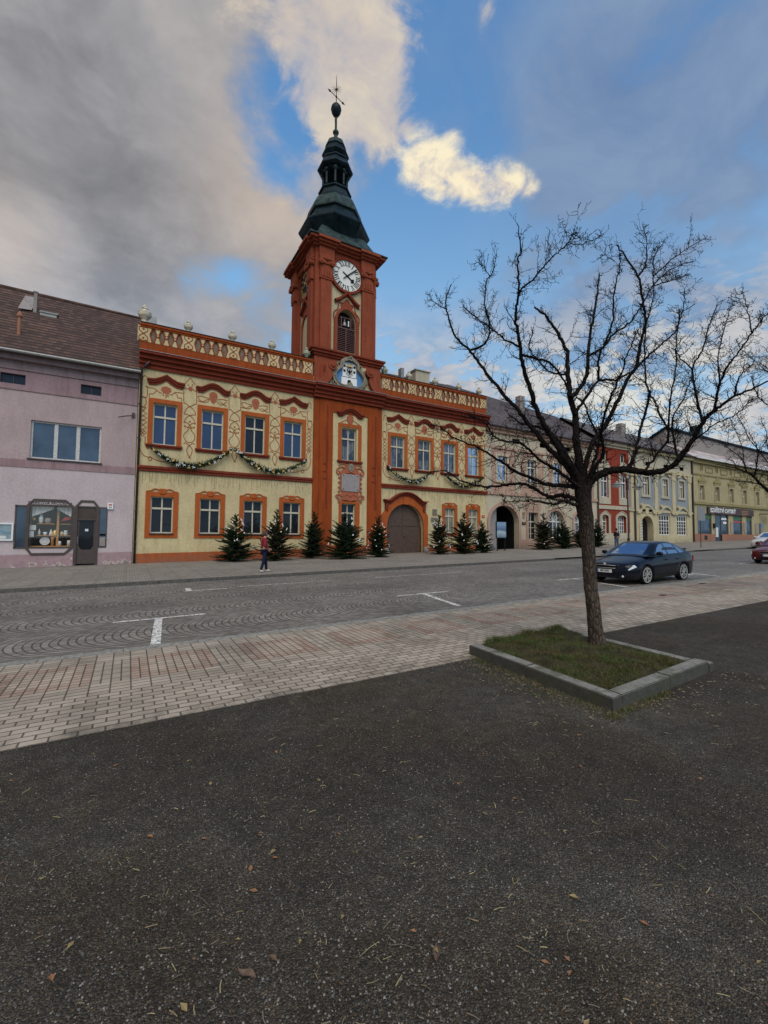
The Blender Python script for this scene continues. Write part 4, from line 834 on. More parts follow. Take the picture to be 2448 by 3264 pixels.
def clock(xf,cx,cz,rim_r,dial_mat,num_mat,ha,ma):
    d=MB(xf); d.disc((cx,cz),rim_r-.1,-.12,.02,48); D=child(d,'clock',dial_mat,TH)
    r_=MB(xf); r_.ribbon([(cx+rim_r*math.cos(2*PI*i/48),cz+rim_r*math.sin(2*PI*i/48)) for i in range(48)],.18,-.2,.02,True); r_.build('rim',MT['orangeD'],D)
    nm=MB(xf)
    for i,s_ in enumerate(['XII','I','II','III','IIII','V','VI','VII','VIII','IX','X','XI']):
        a=PI/2-i*PI/6; R_=rim_r*.72; numeral(nm,s_,cx+R_*math.cos(a),cz+R_*math.sin(a),a,.37,-.128,-.119)
    nm.build('numerals',MT[num_mat],D)
    def hand(name,deg,L,w,leaf,y):
        a=R(90-deg); dx,dz=math.cos(a),math.sin(a); nx,nz=-dz,dx
        P=lambda l,o:(cx+dx*l+nx*o,cz+dz*l+nz*o)
        h=MB(xf); pr=[(-.42,w*.35),(-.05,w*.5),(L*.55,w*.5)]+([(L*.68,w*1.9),(L*.8,w*1.5)] if leaf else [])+[(L*.86,w*.5)]
        h.poly([P(l,o) for l,o in pr]+[P(L,0)]+[P(l,-o) for l,o in pr[::-1]],y-.012,y)
        h.disc((cx,cz),.07,y-.014,y-.001,10); h.build(name,MT[num_mat],D)
    hand('hour_hand',ha,.72,.10,True,-.15); hand('minute_hand',ma,1.12,.09,False,-.18)
clock(fr_front,13.36,20.83,1.25,'dial','black',124,48)
clock(fr_left,13.41,20.83,1.25,'black','gold',124,48)
# ---- spire
AX,AY=TC,YT-.1+TD/2
def octo(mb,prof): mb.lathe(prof,(AX,AY,0),8,R(22.5))
m=MB()
def frus(h0,z0,h1,z1):
    m.add([(AX-h0,AY-h0,z0),(AX+h0,AY-h0,z0),(AX+h0,AY+h0,z0),(AX-h0,AY+h0,z0),(AX-h1,AY-h1,z1),(AX+h1,AY-h1,z1),(AX+h1,AY+h1,z1),(AX-h1,AY+h1,z1)],[(0,1,5,4),(1,2,6,5),(2,3,7,6),(3,0,4,7),(4,5,6,7),(3,2,1,0)])
frus(3.12,22.845,3.12,22.93); frus(3.10,22.93,2.35,23.45); frus(2.35,23.45,1.75,24.6)
child(m,'spire_skirt','copperL',TH)
m=MB(); octo(m,[(1.9,24.1),(2.2,24.5),(2.62,24.98),(2.80,25.25),(2.80,25.38),(2.5,25.6),(2.22,26.0),(2.02,26.4),(1.98,26.62)]); SPb=child(m,'spire_bell_roof','copper',TH)
m=MB(); octo(m,[(1.98,26.5),(2.16,26.56),(2.17,26.68),(2.06,27.1),(1.85,27.5),(1.62,27.76),(1.38,27.84)]); child(m,'spire_upper_roof','copperL',TH)
m=MB(); octo(m,[(1.30,27.80),(1.46,27.88),(1.46,28.0),(1.30,28.1),(1.22,28.5),(1.20,28.62),(1.32,28.68),(1.32,28.78),(1.12,28.86),(1.08,29.0),(1.14,29.04),(.95,29.1)]); child(m,'lantern_base','copper',TH)
for k_ in range(8):
    a=R(22.5+45*k_); m=MB(); c_=(AX+.93*math.cos(a),AY+.93*math.sin(a),29.05)
    m.lathe([(.15,0),(.15,.08),(.11,.12),(.10,1.0),(.15,1.08),(.19,1.16),(.2,1.3)],c_,8); child(m,'lantern_column','copper',TH)
m=MB(); octo(m,[(.8,30.2),(1.0,30.2),(1.10,30.3),(1.05,30.38),(1.25,30.45),(1.42,30.6),(1.40,30.72),(1.18,31.05),(1.0,31.3),(1.08,31.36),(1.08,31.46),(.82,31.5)])
for k_ in range(8):
    a=R(45*k_); b0=(AX+1.02*math.cos(a-R(22.5)),AY+1.02*math.sin(a-R(22.5)));b1=(AX+1.02*math.cos(a+R(22.5)),AY+1.02*math.sin(a+R(22.5)))
    ml=(AX+1.06*math.cos(a),AY+1.06*math.sin(a)); m.tube([(b0[0],b0[1],30.1),(ml[0],ml[1],30.42),(b1[0],b1[1],30.1)],.06,5)
child(m,'lantern_roof','copper',TH)
m=MB(); octo(m,[(.78,31.45),(.78,31.6),(.92,31.7),(1.08,31.88),(1.08,31.98),(.94,32.15),(.80,32.4),(.74,32.62)]); child(m,'upper_dome','copper',TH)
m=MB(); octo(m,[(.74,32.56),(.84,32.6),(.82,32.72),(.74,32.95),(.60,33.12),(.50,33.2),(.44,33.22),(.25,33.28),(.17,33.55),(.13,33.75),(.24,33.9),(.24,34.05),(.12,34.15),(.09,34.2),(.085,35.3)]); child(m,'dome_cap','copperL',TH)
m=MB(); m.lathe([(.08,-.55),(.2,-.45),(.36,-.2),(.43,.08),(.38,.3),(.25,.48),(.1,.58)],(AX,AY,35.83),14); child(m,'spire_ball','copper',TH,True)
m=MB(); m.lathe([(.26,0),(.18,.1),(.05,.16)],(AX,AY,36.29),12); child(m,'ball_cap','patina',TH)
m=MB(); m.tube([(AX,AY,36.3),(AX,AY,38.1),(AX,AY,38.85)],[.035,.03,.012],6)
for k_ in range(12):
    a=PI*2*k_/12; m.tube([(AX,AY,37.62),(AX+.42*math.cos(a)*.87,AY-.42*math.cos(a)*.5,37.62+.42*math.sin(a))],[.02,.01],4)
m.ball((AX,AY,37.62),.09); m.ball((AX,AY,37.0),.08)
e=Vector((.62,-.36,-.72)).normalized()
m.tube([(AX-e.x*.95,AY-e.y*.95,37-e.z*.95),(AX+e.x*.9,AY+e.y*.9,37+e.z*.9)],.028,5)
for s_ in (-1,1):
    p=Vector((AX,AY,37))+e*s_*.85; m.tube([p-e*s_*.25,p-e*s_*.1,p+e*s_*.15],[.02,.085,.005],5)
child(m,'weathervane','iron',TH)
m=MB(); m.tube([(AX-.1,AY-.1,34.2),(AX-.16,AY-.12,34.9),(AX-.42,AY-.2,35.2),(AX-.45,AY-.2,35.3)],.012,4); child(m,'lightning_wire','iron',TH)
# ------------------------------------------------------------------ PINK HOUSE (gift shop)
PH=thing('pink_house','pink two storey house with a gift shop and brown tiled roof','house',(-5,YF,g(-5)))
YK=YF+.03
m=MB(); hs=[(-4.6,-1.48,5.6,7.62),(-5.95,-4.92,9.40,9.93),(-2.53,-1.57,9.38,9.90),(-12.5,-9.5,5.6,7.62),(-2.5,-1.46,-.3,3.2),(-4.56,-2.6,.93,3.14)]
wallgrid(m,-16,.22,5.5,9.1,YK,[h for h in hs if h[2]>5.5 and h[2]<9],.2); child(m,'upper_wall','pink',PH)
m=MB(); wallgrid(m,-16,.22,-.5,5.1,YK,[h for h in hs if h[2]<5],.25); box_body(m,-16,.22,-.5,11,YK,10); child(m,'ground_floor_wall','pinkL',PH)
m=MB(); wallgrid(m,-16,.22,9.34,11.0,YK,[h for h in hs if h[2]>9],.2); child(m,'attic_wall','mauve',PH)
m=MB(); m.box(-16,.22,YK-.05,YK,9.1,9.34); child(m,'string_course','mauve',PH)
m=MB(); m.box(-16,.22,YK-.03,YK,5.1,5.5); child(m,'band_course','mauve',PH)
m=MB(); m.box(-16,.22,YK-.06,YK,10.15,10.6); m.box(-16,.22,YK-.34,YK,10.6,10.92); child(m,'eaves_cornice','cornicebrown',PH)
m=MB(); m.tube([(-16,YK-.66,10.92),(.3,YK-.66,10.92)],.085,8); child(m,'gutter','zinc',PH)
def peelmat():
    m_,N,b=newmat('peeling mauve plinth'); P,x,y,z=N.pos()
    gz=N.m('SUBTRACT',z,N.m('MULTIPLY',x,S))
    n=N.noise(2.6,6,.65,P); k=N.step(N.m('SUBTRACT',n,N.m('MULTIPLY',gz,.35)),.50,.52)
    k2=N.step(N.m('SUBTRACT',n,N.m('MULTIPLY',gz,.35)),.55,.57)
    c=N.mix(k,N.ramp(N.noise(5,4,.6,P),[(.3,(.29,.19,.20)),(.7,(.36,.25,.26))]),(.52,.42,.37)); c=N.mix(k2,c,(.22,.18,.16))
    N.link(c,b.inputs['Base Color']); b.inputs['Roughness'].default_value=.9; bump(N,b,k,.4,.02); return m_
MT['peel']=peelmat()
m=MB(); m.gbox(-16,-2.52,YK-.03,YK-.001,-.4,.68); m.gbox(-1.44,.22,YK-.03,YK-.001,-.4,.68); child(m,'plinth','peel',PH)
m=MB(); m.add([(-16,YK-.62,10.93),(.28,YK-.62,10.93),(.28,34.3,16.52),(-16,34.3,16.75)],[(0,1,2,3)]); m.add([(-16,34.3,16.75),(.28,34.3,16.52),(.28,40,10.9),(-16,40,10.9)],[(0,1,2,3)]); m.add([(.28,YK-.62,10.93),(.28,34.3,16.52),(.28,40,10.9)],[(0,1,2)])
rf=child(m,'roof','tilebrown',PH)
m=MB(); m.tube([(-16,34.3,16.77),(.28,34.3,16.54)],.11,8); m.build('ridge_tiles',MT['tilebrown'],rf)
m=MB(); m.box(-5.3,-5.14,32.4,32.6,14.4,15.9); m.box(-5.33,-5.11,32.37,32.63,15.9,15.97); m.build('chimney',MT['greywall'],rf)
m=MB(); m.add([(-5.95,32.15,14.65),(-5.35,32.3,14.75),(-5.3,33.7,16.15),(-5.9,33.6,16.1)],[(0,1,2,3)]); m.build('roof_hatch',MT['greywall'],rf)
m=MB(); m.add([(-5.0,32.2,14.72),(-4.1,32.2,14.72),(-4.1,32.6,14.98),(-5.0,32.6,14.98)],[(0,1,2,3)]); m.box(-4.95,-4.15,32.25,32.5,14.5,14.72); m.build('roof_window',MT['zinc'],rf)
m=MB(); m.tube([(-5.45,29.95,12.0),(-5.45,29.95,13.4)],.085,8); m.tube([(-5.45,29.95,13.3),(-5.45,29.95,13.42),(-5.45,29.95,13.6)],[.14,.13,.03],8); m.build('vent_pipe',MT['brick'],rf)
w=window(PH,-4.6,-1.48,5.6,7.62,YK,'gl_pink','sashold',None,.09,3,mull=.17,depth=.12)
s=MB(); s.box(-4.7,-1.4,YK-.1,YK+.1,5.54,5.598); s.build('sill',MT['gutter'],w)
for h in ((-5.95,-4.92,9.40,9.93),(-2.53,-1.57,9.38,9.90)):
    w=window(PH,*h,YK,'gl_lo','gutter',None,.03,2,depth=.15,mull=.03)
# shop front joinery
YB=YK-.06
m=MB()
def fring(pts,w,y0=YB,y1=YK+.06): m.ribbon(pts,w,y0,y1,True)
m=MB(); m.ribbon([(-4.53,.93),(-4.53,3.16),(-4.30,3.43),(-2.96,3.43),(-2.62,3.14),(-2.62,.93),(-2.92,.6),(-4.32,.6)],.13,YB,YK+.08,True); m.box(-4.5,-2.65,YB+.01,YK+.08,3.12,3.2); m.box(-4.5,-2.65,YB+.01,YK+.08,.9,.98)
m.box(-5.05,-4.58,YB+.02,YK+.05,3.06,3.14); m.box(-5.05,-4.58,YB+.02,YK+.05,.9,.97); m.box(-5.06,-5.0,YB+.02,YK+.05,.9,3.14)
SF=child(m,'shop_window','shopbrown',PH)
m=MB(); m.add([(-5.0,YK-.01,.97),(-4.58,YK-.01,.97),(-4.58,YK-.01,3.06),(-5.0,YK-.01,3.06)],[(0,1,2,3)]); m.build('side_pane',MT['gl_pink'],SF)
m=MB(); m.poly([(-4.47,3.2),(-4.28,3.38),(-2.98,3.38),(-2.7,3.2)],YB+.03,YK+.02); m.build('fascia_board',MT['pinkL'],SF); m=MB(); m.poly([(-4.48,.9),(-4.3,.65),(-2.94,.65),(-2.66,.9)],YB+.03,YK+.02); m.build('apron_board',MT['pinkL'],SF)
text_mesh('shop_lettering','DÁRKOVÁ PRODEJNA',.20,(-3.6,YB+.022,3.28),MT['black'],SF,sx=.95)
m=MB(); m.box(-4.5,-2.62,YK+1.0,YK+1.05,.9,3.2); m.box(-4.56,-2.6,YK+.25,YK+1.0,.88,.9); m.build('display_back',MT['dark'],SF)
m=MB()
for z in (1.55,2.18): m.box(-4.2,-3.45,YK+.35,YK+.8,z,z+.03); m.box(-3.2,-2.7,YK+.35,YK+.8,z,z+.03)
m.box(-4.45,-2.65,YK+.3,YK+.9,.98,1.02); m.box(-3.36,-3.26,YK+.45,YK+.6,1.0,3.0); m.build('display_shelf',MT['lightwood'],SF)
m=MB(); 
for a,b,zz in ((-4.4,-3.5,0),(-3.35,-2.66,0)):
    n=12; v=[];f=[]
    for i in range(n+1):
        t=i/n; x=a+(b-a)*t; drop=.5-.42*abs(t*2-1)**1.2 if False else (.12+.42*(1-t) if a<-3.5 else .12+.42*t); yy=YK+.28+.03*math.sin(i*2.2)
        v+=[(x,yy,3.1),(x,yy,3.1-drop)]
    for i in range(n): f.append((2*i,2*i+1,2*i+3,2*i+2))
    m.add(v,f)
m.build('lace_curtain',MT['ceramic'],SF)
def clearglass():
    m_,N,b=newmat('clear shop glass'); tr=N.node('ShaderNodeBsdfTransparent'); gl=N.node('ShaderNodeBsdfGlossy'); gl.inputs['Roughness'].default_value=.02; mx=N.node('ShaderNodeMixShader'); mx.inputs[0].default_value=.09
    N.link(tr.outputs[0],mx.inputs[1]); N.link(gl.outputs[0],mx.inputs[2]); N.link(mx.outputs[0],N.t.nodes['Material Output'].inputs[0]); return m_
MT['clear']=clearglass()
m=MB(); m.add([(-4.5,YK+.0,.97),(-2.64,YK+.0,.97),(-2.64,YK+.0,3.12),(-4.5,YK+.0,3.12)],[(0,1,2,3)]); m.build('pane',MT['clear'],SF)
# door
m=MB(); m.ribbon([(-2.47,g(-2)-.05),(-2.47,3.16),(-2.26,3.45),(-1.70,3.45),(-1.49,3.16),(-1.49,g(-1.5)-.05)],.13,YB,YK+.08); m.box(-2.45,-1.5,YB+.02,YK+.08,3.12,3.19); m.box(-2.45,-1.5,YB+.02,YK+.08,2.42,2.5)
SD=child(m,'shop_door','shopbrown',PH)
m=MB(); m.poly([(-2.42,.05),(-1.54,.05),(-1.54,2.42),(-1.65,2.42),(-1.65,1.0),(-1.78,.82),(-2.18,.82),(-2.31,1.0),(-2.31,2.42),(-2.42,2.42)],YK+.02,YK+.07); m.build('door_leaf',MT['shopbrown'],SD)
m=MB(); m.box(-2.4,-1.55,YK+.055,YK+.06,.8,2.42); m.build('door_pane',MT['gl_lo'],SD)
m=MB(); m.poly([(-2.42,3.19),(-2.24,3.4),(-1.72,3.4),(-1.54,3.19)],YK-.02,YK+.02); m.build('transom_board',MT['pinkL'],SD)
m=MB(); m.box(-2.42,-1.54,YK+.02,YK+.03,2.5,3.12); m.build('transom_pane',simple('brown smoked glass',(.06,.04,.03),.2,.2,3),SD)
m=MB(); m.box(-2.05,-1.9,YK+.04,YK+.05,1.82,1.95); m.build('opening_hours_card',MT['ceramic'],SD)
m=MB(); m.tube([(-2.36,YK-.02,1.1),(-2.36,YK-.05,1.15),(-2.36,YK-.05,1.45),(-2.36,YK-.02,1.5)],.015,6); m.build('handle',MT['zinc'],SD)
m=MB(); ring(m,-1.42,-1.04,.94,3.16,.05,YB+.02,YK); m.box(-1.37,-1.09,YB+.03,YK,1.58,1.68); SS=child(m,'side_showcase','shopbrown',PH)
m=MB(); m.box(-1.37,-1.09,YK-.03,YK-.01,1.0,3.1); m.build('pane',MT['gl_pink'],SS)
m=MB(); m.box(-1.36,-1.1,YK-.04,YK-.031,1.02,1.5); m.build('price_list',MT['greywall'],SS)
m=MB(); m.tube([(.05,YK-.02,8.5),(-.35,YK-.35,8.35),(-.7,YK-.5,8.2)],.03,5); m.box(-.05,.1,YK-.1,YK,8.4,8.65); child(m,'flag_bracket','gutter',PH)
# goods in the shop window
def good(name,lab,cat,x,z,prof,mat,n=10):
    q=MB(); q.lathe(prof,(x,YK+.5,z),n); tag(q.build(name,MT[mat],None,True),lab,cat,'goods in the gift shop window')
good('vase','pale tall vase on the upper left shelf behind the gift shop glass','vase',-4.05,2.21,[(.06,0),(.1,.1),(.11,.3),(.06,.42),(.09,.5)],'ceramic')
good('pot','round grey pot on the upper left shelf beside the tall vase','pot',-3.75,2.21,[(.08,0),(.15,.08),(.16,.2),(.1,.3)],'greywall')
good('bottle','slim white bottle on the middle left shelf of the gift shop','bottle',-4.1,1.58,[(.05,0),(.05,.2),(.02,.28),(.02,.34)],'ceramic')
good('cup','small white cup on the middle left shelf beside the slim bottle','cup',-3.85,1.58,[(.05,0),(.08,.05),(.09,.18)],'ceramic')
good('bell','white bell shaped ornament on the middle left shelf nearest the centre post','ornament',-3.6,1.58,[(.1,0),(.07,.14),(.03,.25),(.02,.32)],'ceramic')
good('jug','white rounded jug on the middle right shelf of the gift shop','jug',-2.95,1.58,[(.07,0),(.11,.08),(.08,.22),(.1,.27)],'ceramic')
good('teapot','small cream pot on the middle right shelf beside the jug','pot',-3.12,1.58,[(.05,0),(.09,.1),(.03,.22)],'cream')
good('candle','small yellow candle at the centre post of the shop window','candle',-3.42,1.5,[(.1,0),(.12,.12),(.1,.3),(.04,.38)],'gold')  # plain gold paint
good('figurine','slim brown wooden figurine standing in front of the centre post','figurine',-3.52,1.02,[(.07,0),(.06,.3),(.1,.45),(.05,.55),(.08,.68),(.02,.78)],'lightwood')
good('jar','short pale jar on the floor of the shop window right of the figurine','jar',-3.2,1.02,[(.08,0),(.08,.2),(.05,.26)],'ceramic')
good('can','squat white can on the shop window floor at the far right','can',-2.78,1.02,[(.1,0),(.1,.28),(.08,.3)],'ceramic')
good('bauble','shiny small gold ball hanging at the upper left of the shop window','bauble',-4.35,2.35,[(.01,0),(.07,.04),(.09,.1),(.07,.16),(.01,.2)],'gold')
q=MB(); q.disc((-3.85,1.28),.22,YK+.5,YK+.53,20); q.disc((-3.85,1.28),.13,YK+.48,YK+.5,16); tag(q.build('plate',MT['ceramic']),'large white round plate standing on the floor of the shop window','plate',group='goods in the gift shop window')
q=MB(); q.poly([(-3.2,2.35),(-2.8,2.45),(-2.68,2.62),(-3.0,2.58)],YK+.5,YK+.56); tag(q.build('cushion',MT['red']),'red cloth piece on the upper right shelf of the gift shop','cloth',group='goods in the gift shop window')
q=MB(); q.box(-4.48,-4.22,YK+.3,YK+.32,1.85,2.12); q.box(-4.48,-4.30,YK+.31,YK+.33,1.5,1.8); tag(q.build('paper_card',MT['ceramic']),'white paper cards at the left edge of the shop window','card',group='goods in the gift shop window')
# notice board and boxes on the wall
nb=thing('notice_board','white framed notice board with a map left of the shop window','notice board',(-5.5,YK,1.8))
m=MB(); ring(m,-6.3,-5.08,1.3,2.2,.07,YK-.10,YK); m.build('frame',MT['whitepaint'],nb); m=MB(); m.box(-6.23,-5.15,YK-.05,YK-.01,1.37,2.13); m.build('map_sheet',simple('pale blue map',(.22,.30,.33),.4,.2,4),nb)
m=MB(); m.box(-5.75,-5.35,YK-.058,YK-.05,1.4,1.55); m.build('leaflet',MT['ceramic'],nb)
m=MB(); m.ribbon(smoothp([(-6.1,1.85),(-5.8,1.75),(-5.6,1.8),(-5.3,1.7),(-5.2,1.72)],4),.03,YK-.058,YK-.05); m.build('river_line',MT['blueshield'],nb)
hn=thing('house_number_sign','small white sign with a red bar right of the shop door','house number',(-.92,YK,3.2))
m=MB(); m.box(-1.05,-.78,YK-.09,YK,3.06,3.40); m.build('plate',MT['whitepaint'],hn); m=MB(); m.box(-1.0,-.83,YK-.098,YK-.09,3.27,3.34); m.build('red_bar',MT['red'],hn)
text_mesh('number','23',.13,(-.915,YK-.095,3.165),MT['black'],hn,sx=1.1)
# ------------------------------------------------------------------ BEIGE HOUSE with the passage
BH=thing('arcade_house','beige and pink house with an arched passage and purple brown roof','house',(34.8,YF,g(34.8)))
YA=YF+.02
hs=[(27.46,30.94,-.2,4.53),(32.25,33.54,1.42,4.05),(34.88,37.25,1.6,4.32),(38.75,41.1,1.6,4.32)]
m=MB(); wallgrid(m,27.06,42.6,-.2,5.45,YA,hs,.5); archfill(m,27.46,30.94,3.05,4.53,YA,.5); archfill(m,34.88,37.25,3.2,4.32,YA,.5); archfill(m,38.75,41.1,3.2,4.32,YA,.5)
child(m,'ground_floor_wall','beigeL',BH)
ups=[28.98,32.75,36.4,40.2]
m=MB(); wallgrid(m,27.06,42.6,5.75,9.7,YA,[(c-.6,c+.6,6.7,8.95) for c in ups],.3); child(m,'upper_wall','beige',BH)
m=MB(); wallgrid(m,27.06,42.6,9.7,11.3,YA,[(30.3,31.3,10.3,10.75),(33.9,34.9,10.3,10.75),(37.6,38.6,10.3,10.75)],.2); box_body(m,27.06,42.6,5.4,11.3,YA,9); child(m,'attic_wall','beigeL',BH)
m=MB(); m.box(27.06,42.6,YA-.14,YA,5.45,5.75); m.box(27.06,42.6,YA-.1,YA,9.6,9.8); child(m,'string_course','beige',BH)
m=MB(); m.box(27.06,42.6,YA-.2,YA,11.0,11.3); m.box(27.06,42.6,YA-.4,YA,11.3,11.5); child(m,'eaves_cornice','beige',BH)
m=MB(); m.tube([(27.1,YA-.5,11.5),(42.6,YA-.5,11.5)],.09,8); child(m,'gutter','gutter',BH)
m=MB()
for c in [27.3,30.9,34.6,38.3,42.2]: m.box(c-.3,c+.3,YA-.07,YA,5.76,9.6)
child(m,'pilaster','white',BH)
m=MB(); archring(m,27.46,30.94,g(27)-.1,3.05,4.53,.3,YA-.08,YA); child(m,'passage_surround','beige',BH)
m=MB(); archring(m,34.88,37.25,1.6,3.2,4.32,.28,YA-.06,YA); archring(m,38.75,41.1,1.6,3.2,4.32,.28,YA-.06,YA); child(m,'arch_surround','beige',BH)
m=MB(); ring(m,31.95,33.84,1.15,4.3,.3,YA-.07,YA); m.poly([(31.9,4.3),(33.9,4.3),(33.95,4.9),(33.6,5.15),(32.2,5.15),(31.85,4.9)],YA-.09,YA); child(m,'door_surround','beige',BH)
m=MB(); 
for s_ in (1,-1): m.ribbon(smoothp([(32.9,4.75),(32.9+s_*.3,4.85),(32.9+s_*.6,4.6),(32.9+s_*.75,4.72)],4),.07,YA-.13,YA-.09)
m.disc((32.9,4.72),.13,YA-.13,YA-.09,10); child(m,'shell_relief','white',BH)
m=MB(); m.gbox(31.24,42.6,YA-.06,YA-.001,-.3,.85); child(m,'plinth','beige',BH)
for c in ups:
    w=window(BH,c-.58,c+.58,6.72,8.93,YA,'gl_cur','sashw'); f=MB(); ring(f,c-.82,c+.82,6.55,9.2,.24,YA-.05,YA); f.build('surround',MT['beigeL'],w)
w=window(BH,32.27,33.52,1.45,4.03,YA,'gl_lo','sash',.66,.08,2,[.22,.44],depth=.3)
for a,b in ((34.9,37.23),(38.77,41.08)):
    w=window(BH,a,b,1.62,4.3,YA,'gl_cur','sashw',.60,.1,4,[.3],depth=.35)
    f=MB(); cx=(a+b)/2
    for k_ in range(1,6): t=PI*k_/6; f.ribbon([(cx,3.25),(cx+1.1*math.cos(t),3.25+1.0*math.sin(t))],.05,YA+.33,YA+.35)
    f.build('fanlight_bars',MT['sashw'],w)
# passage interior, walls and end gate painted black for the unlit depth
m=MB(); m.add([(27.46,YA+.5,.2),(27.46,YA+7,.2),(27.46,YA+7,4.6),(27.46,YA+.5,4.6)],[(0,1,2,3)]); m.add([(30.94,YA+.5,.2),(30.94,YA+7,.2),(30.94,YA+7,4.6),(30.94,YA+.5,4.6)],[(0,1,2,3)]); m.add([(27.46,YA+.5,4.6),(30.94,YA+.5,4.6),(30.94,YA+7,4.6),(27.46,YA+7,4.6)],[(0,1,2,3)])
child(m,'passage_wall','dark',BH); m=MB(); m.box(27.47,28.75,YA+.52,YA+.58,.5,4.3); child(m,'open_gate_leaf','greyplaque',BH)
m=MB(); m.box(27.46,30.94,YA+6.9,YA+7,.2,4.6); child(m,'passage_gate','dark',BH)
m=MB(); m.add([(27.0,YA-.6,11.5),(42.7,YA-.6,11.5),(43.2,34.6,15.9),(27.0,34.6,16.85)],[(0,1,2,3)]); m.add([(27,34.6,16.85),(43.2,34.6,15.9),(42.7,40,11.5),(27,40,11.5)],[(0,1,2,3)]); m.add([(42.7,YA-.6,11.5),(43.2,34.6,15.9),(42.7,40,11.5)],[(0,1,2)]); rf=child(m,'roof','tilepurple',BH)
m=MB(); m.box(36.2,36.9,33.6,34.3,15,17.0); m.build('chimney',MT['greywall'],rf)
m=MB(); 
for c,w_ in ((31.6,.9),(35.8,.9)): m.box(c-w_/2,c+w_/2,30.2,31.6,12.3,13.2)
m.build('dormer',MT['tilepurple'],rf)
m=MB(); m.tube([(42.55,YA-.12,11.4),(42.55,YA-.12,1.0)],.08,8); child(m,'downpipe','gutter',BH)
# ------------------------------------------------------------------ RED HOUSE
RH=thing('red_house','narrow brick red house with cream window surrounds','house',(45.5,YF,g(45.5)))
m=MB(); hs=[(43.2,44.5,6.0,8.6),(46.7,47.8,6.0,8.6),(43.25,44.45,2.0,4.05),(45.95,47.6,2.0,4.05),(43.2,44.5,9.6,11.0),(46.7,47.8,9.6,11.0)]
wallgrid(m,42.65,48.3,0,12.0,YA,hs,.35); box_body(m,42.65,48.3,0,12,YA,9); child(m,'wall','redwall',RH)
m=MB(); m.gbox(42.65,45.35,YA-.03,YA-.001,0,1.3); m.gbox(45.75,48.3,YA-.03,YA-.001,0,1.3); m.box(42.65,48.3,YA-.1,YA,4.75,5.15); m.box(42.65,48.3,YA-.1,YA,11.45,11.7); m.box(42.65,48.3,YA-.3,YA,11.7,12.1); child(m,'trim_band','white',RH)
def arched_surround(c,w,z0,z1,par,mat='white',t=.32,Y=YA):
    f=MB(); f.box(c-w-t,c-w,Y-.06,Y,z0-.5,z1-.15); f.box(c+w,c+w+t,Y-.06,Y,z0-.5,z1-.15); f.box(c-w,c+w,Y-.06,Y,z0-.5,z0-.03)
    q=smoothp([(c-w-t,z1),(c-w*.6,z1+.32),(c,z1+.48),(c+w*.6,z1+.32),(c+w+t,z1)],3); f.poly(q+[(c+w+t,z1-.15),(c+w,z1-.15),(c+w*.7,z1+.02),(c,z1+.12),(c-w*.7,z1+.02),(c-w,z1-.15),(c-w-t,z1-.15)],Y-.062,Y); f.build('surround',MT[mat],par)
    f=MB(); f.ribbon([(a,b+.03) for a,b in q],.07,Y-.11,Y-.05); f.build('hood',MT[mat],par)
for c,hw in ((43.85,.6),(46.8,.8)):
    w=window(RH,c-hw,c+hw,2.02,4.03,YA,'gl_pale' if c<45 else 'gl_cur','sashw',.7,.07,2 if c<45 else 4,[.25,.5],depth=.28); arched_surround(c,hw,2.0,4.05,w)
for c,hw in ((43.85,.65),(47.25,.55)):
    w=window(RH,c-hw,c+hw,6.02,8.58,YA,'gl_cur','sashw',depth=.12); f=MB(); ring(f,c-hw-.35,c+hw+.35,5.3,9.2,.35,YA-.06,YA); f.box(c-hw,c+hw,YA-.05,YA,5.65,5.99); f.build('surround',MT['white'],w)
    f=MB(); f.poly(smoothp([(c-hw-.35,9.2),(c-hw,9.75),(c,10.1),(c+hw,9.75),(c+hw+.35,9.2)],3),YA-.08,YA); f.build('hood',MT['white'],w)
for c,hw in ((43.85,.65),(47.25,.55)): w=window(RH,c-hw,c+hw,9.95,10.98,YA,'gl_lo','sashw',None,depth=.25)
m=MB(); m.add([(42.6,YA-.5,12.1),(48.4,YA-.5,12.1),(48.4,33.5,15.3),(42.6,33.5,15.5)],[(0,1,2,3)]); m.add([(42.6,33.5,15.5),(48.4,33.5,15.3),(48.4,38,12.1),(42.6,38,12.1)],[(0,1,2,3)]); rf=child(m,'roof','tilegrey',RH)
m=MB(); m.tube([(42.6,YA-.55,12.1),(48.4,YA-.55,12.1)],.1,8); child(m,'gutter','gutter',RH)
# ------------------------------------------------------------------ BLUE GREY HOUSE
GH=thing('grey_blue_house','cream and grey blue baroque house with an arched striped door','house',(55,YF,g(55)))
m=MB(); hs=[(50.8,52.15,6.65,8.75),(54.95,56.15,6.65,8.75),(58.65,59.85,6.65,8.75),(51.6,52.3,10.1,10.55),(55.4,56.2,10.1,10.55),(59.0,59.9,10.1,10.55)]
wallgrid(m,48.32,61.7,4.9,9.4,YA,hs,.35); child(m,'upper_wall','bluewall',GH)
m=MB(); wallgrid(m,48.32,61.7,9.4,11.9,YA,hs,.3); box_body(m,48.32,61.7,4.9,11.9,YA,9); child(m,'attic_wall','white',GH)
m=MB(); hs=[(50.3,52.75,0,4.25),(54.15,56.55,2.05,4.5),(58.05,60.4,2.05,4.6)]
wallgrid(m,48.32,61.7,0,4.9,YA,hs,.6); archfill(m,50.3,52.75,3.1,4.25,YA,.6); child(m,'ground_floor_wall','creamL',GH)
m=MB(); 
for c in (48.9,49.6,53.6,57.4,61.1): m.box(c-.35,c+.35,YA-.08,YA,5.0,9.5); m.box(c-.42,c+.42,YA-.14,YA,8.7,9.5)
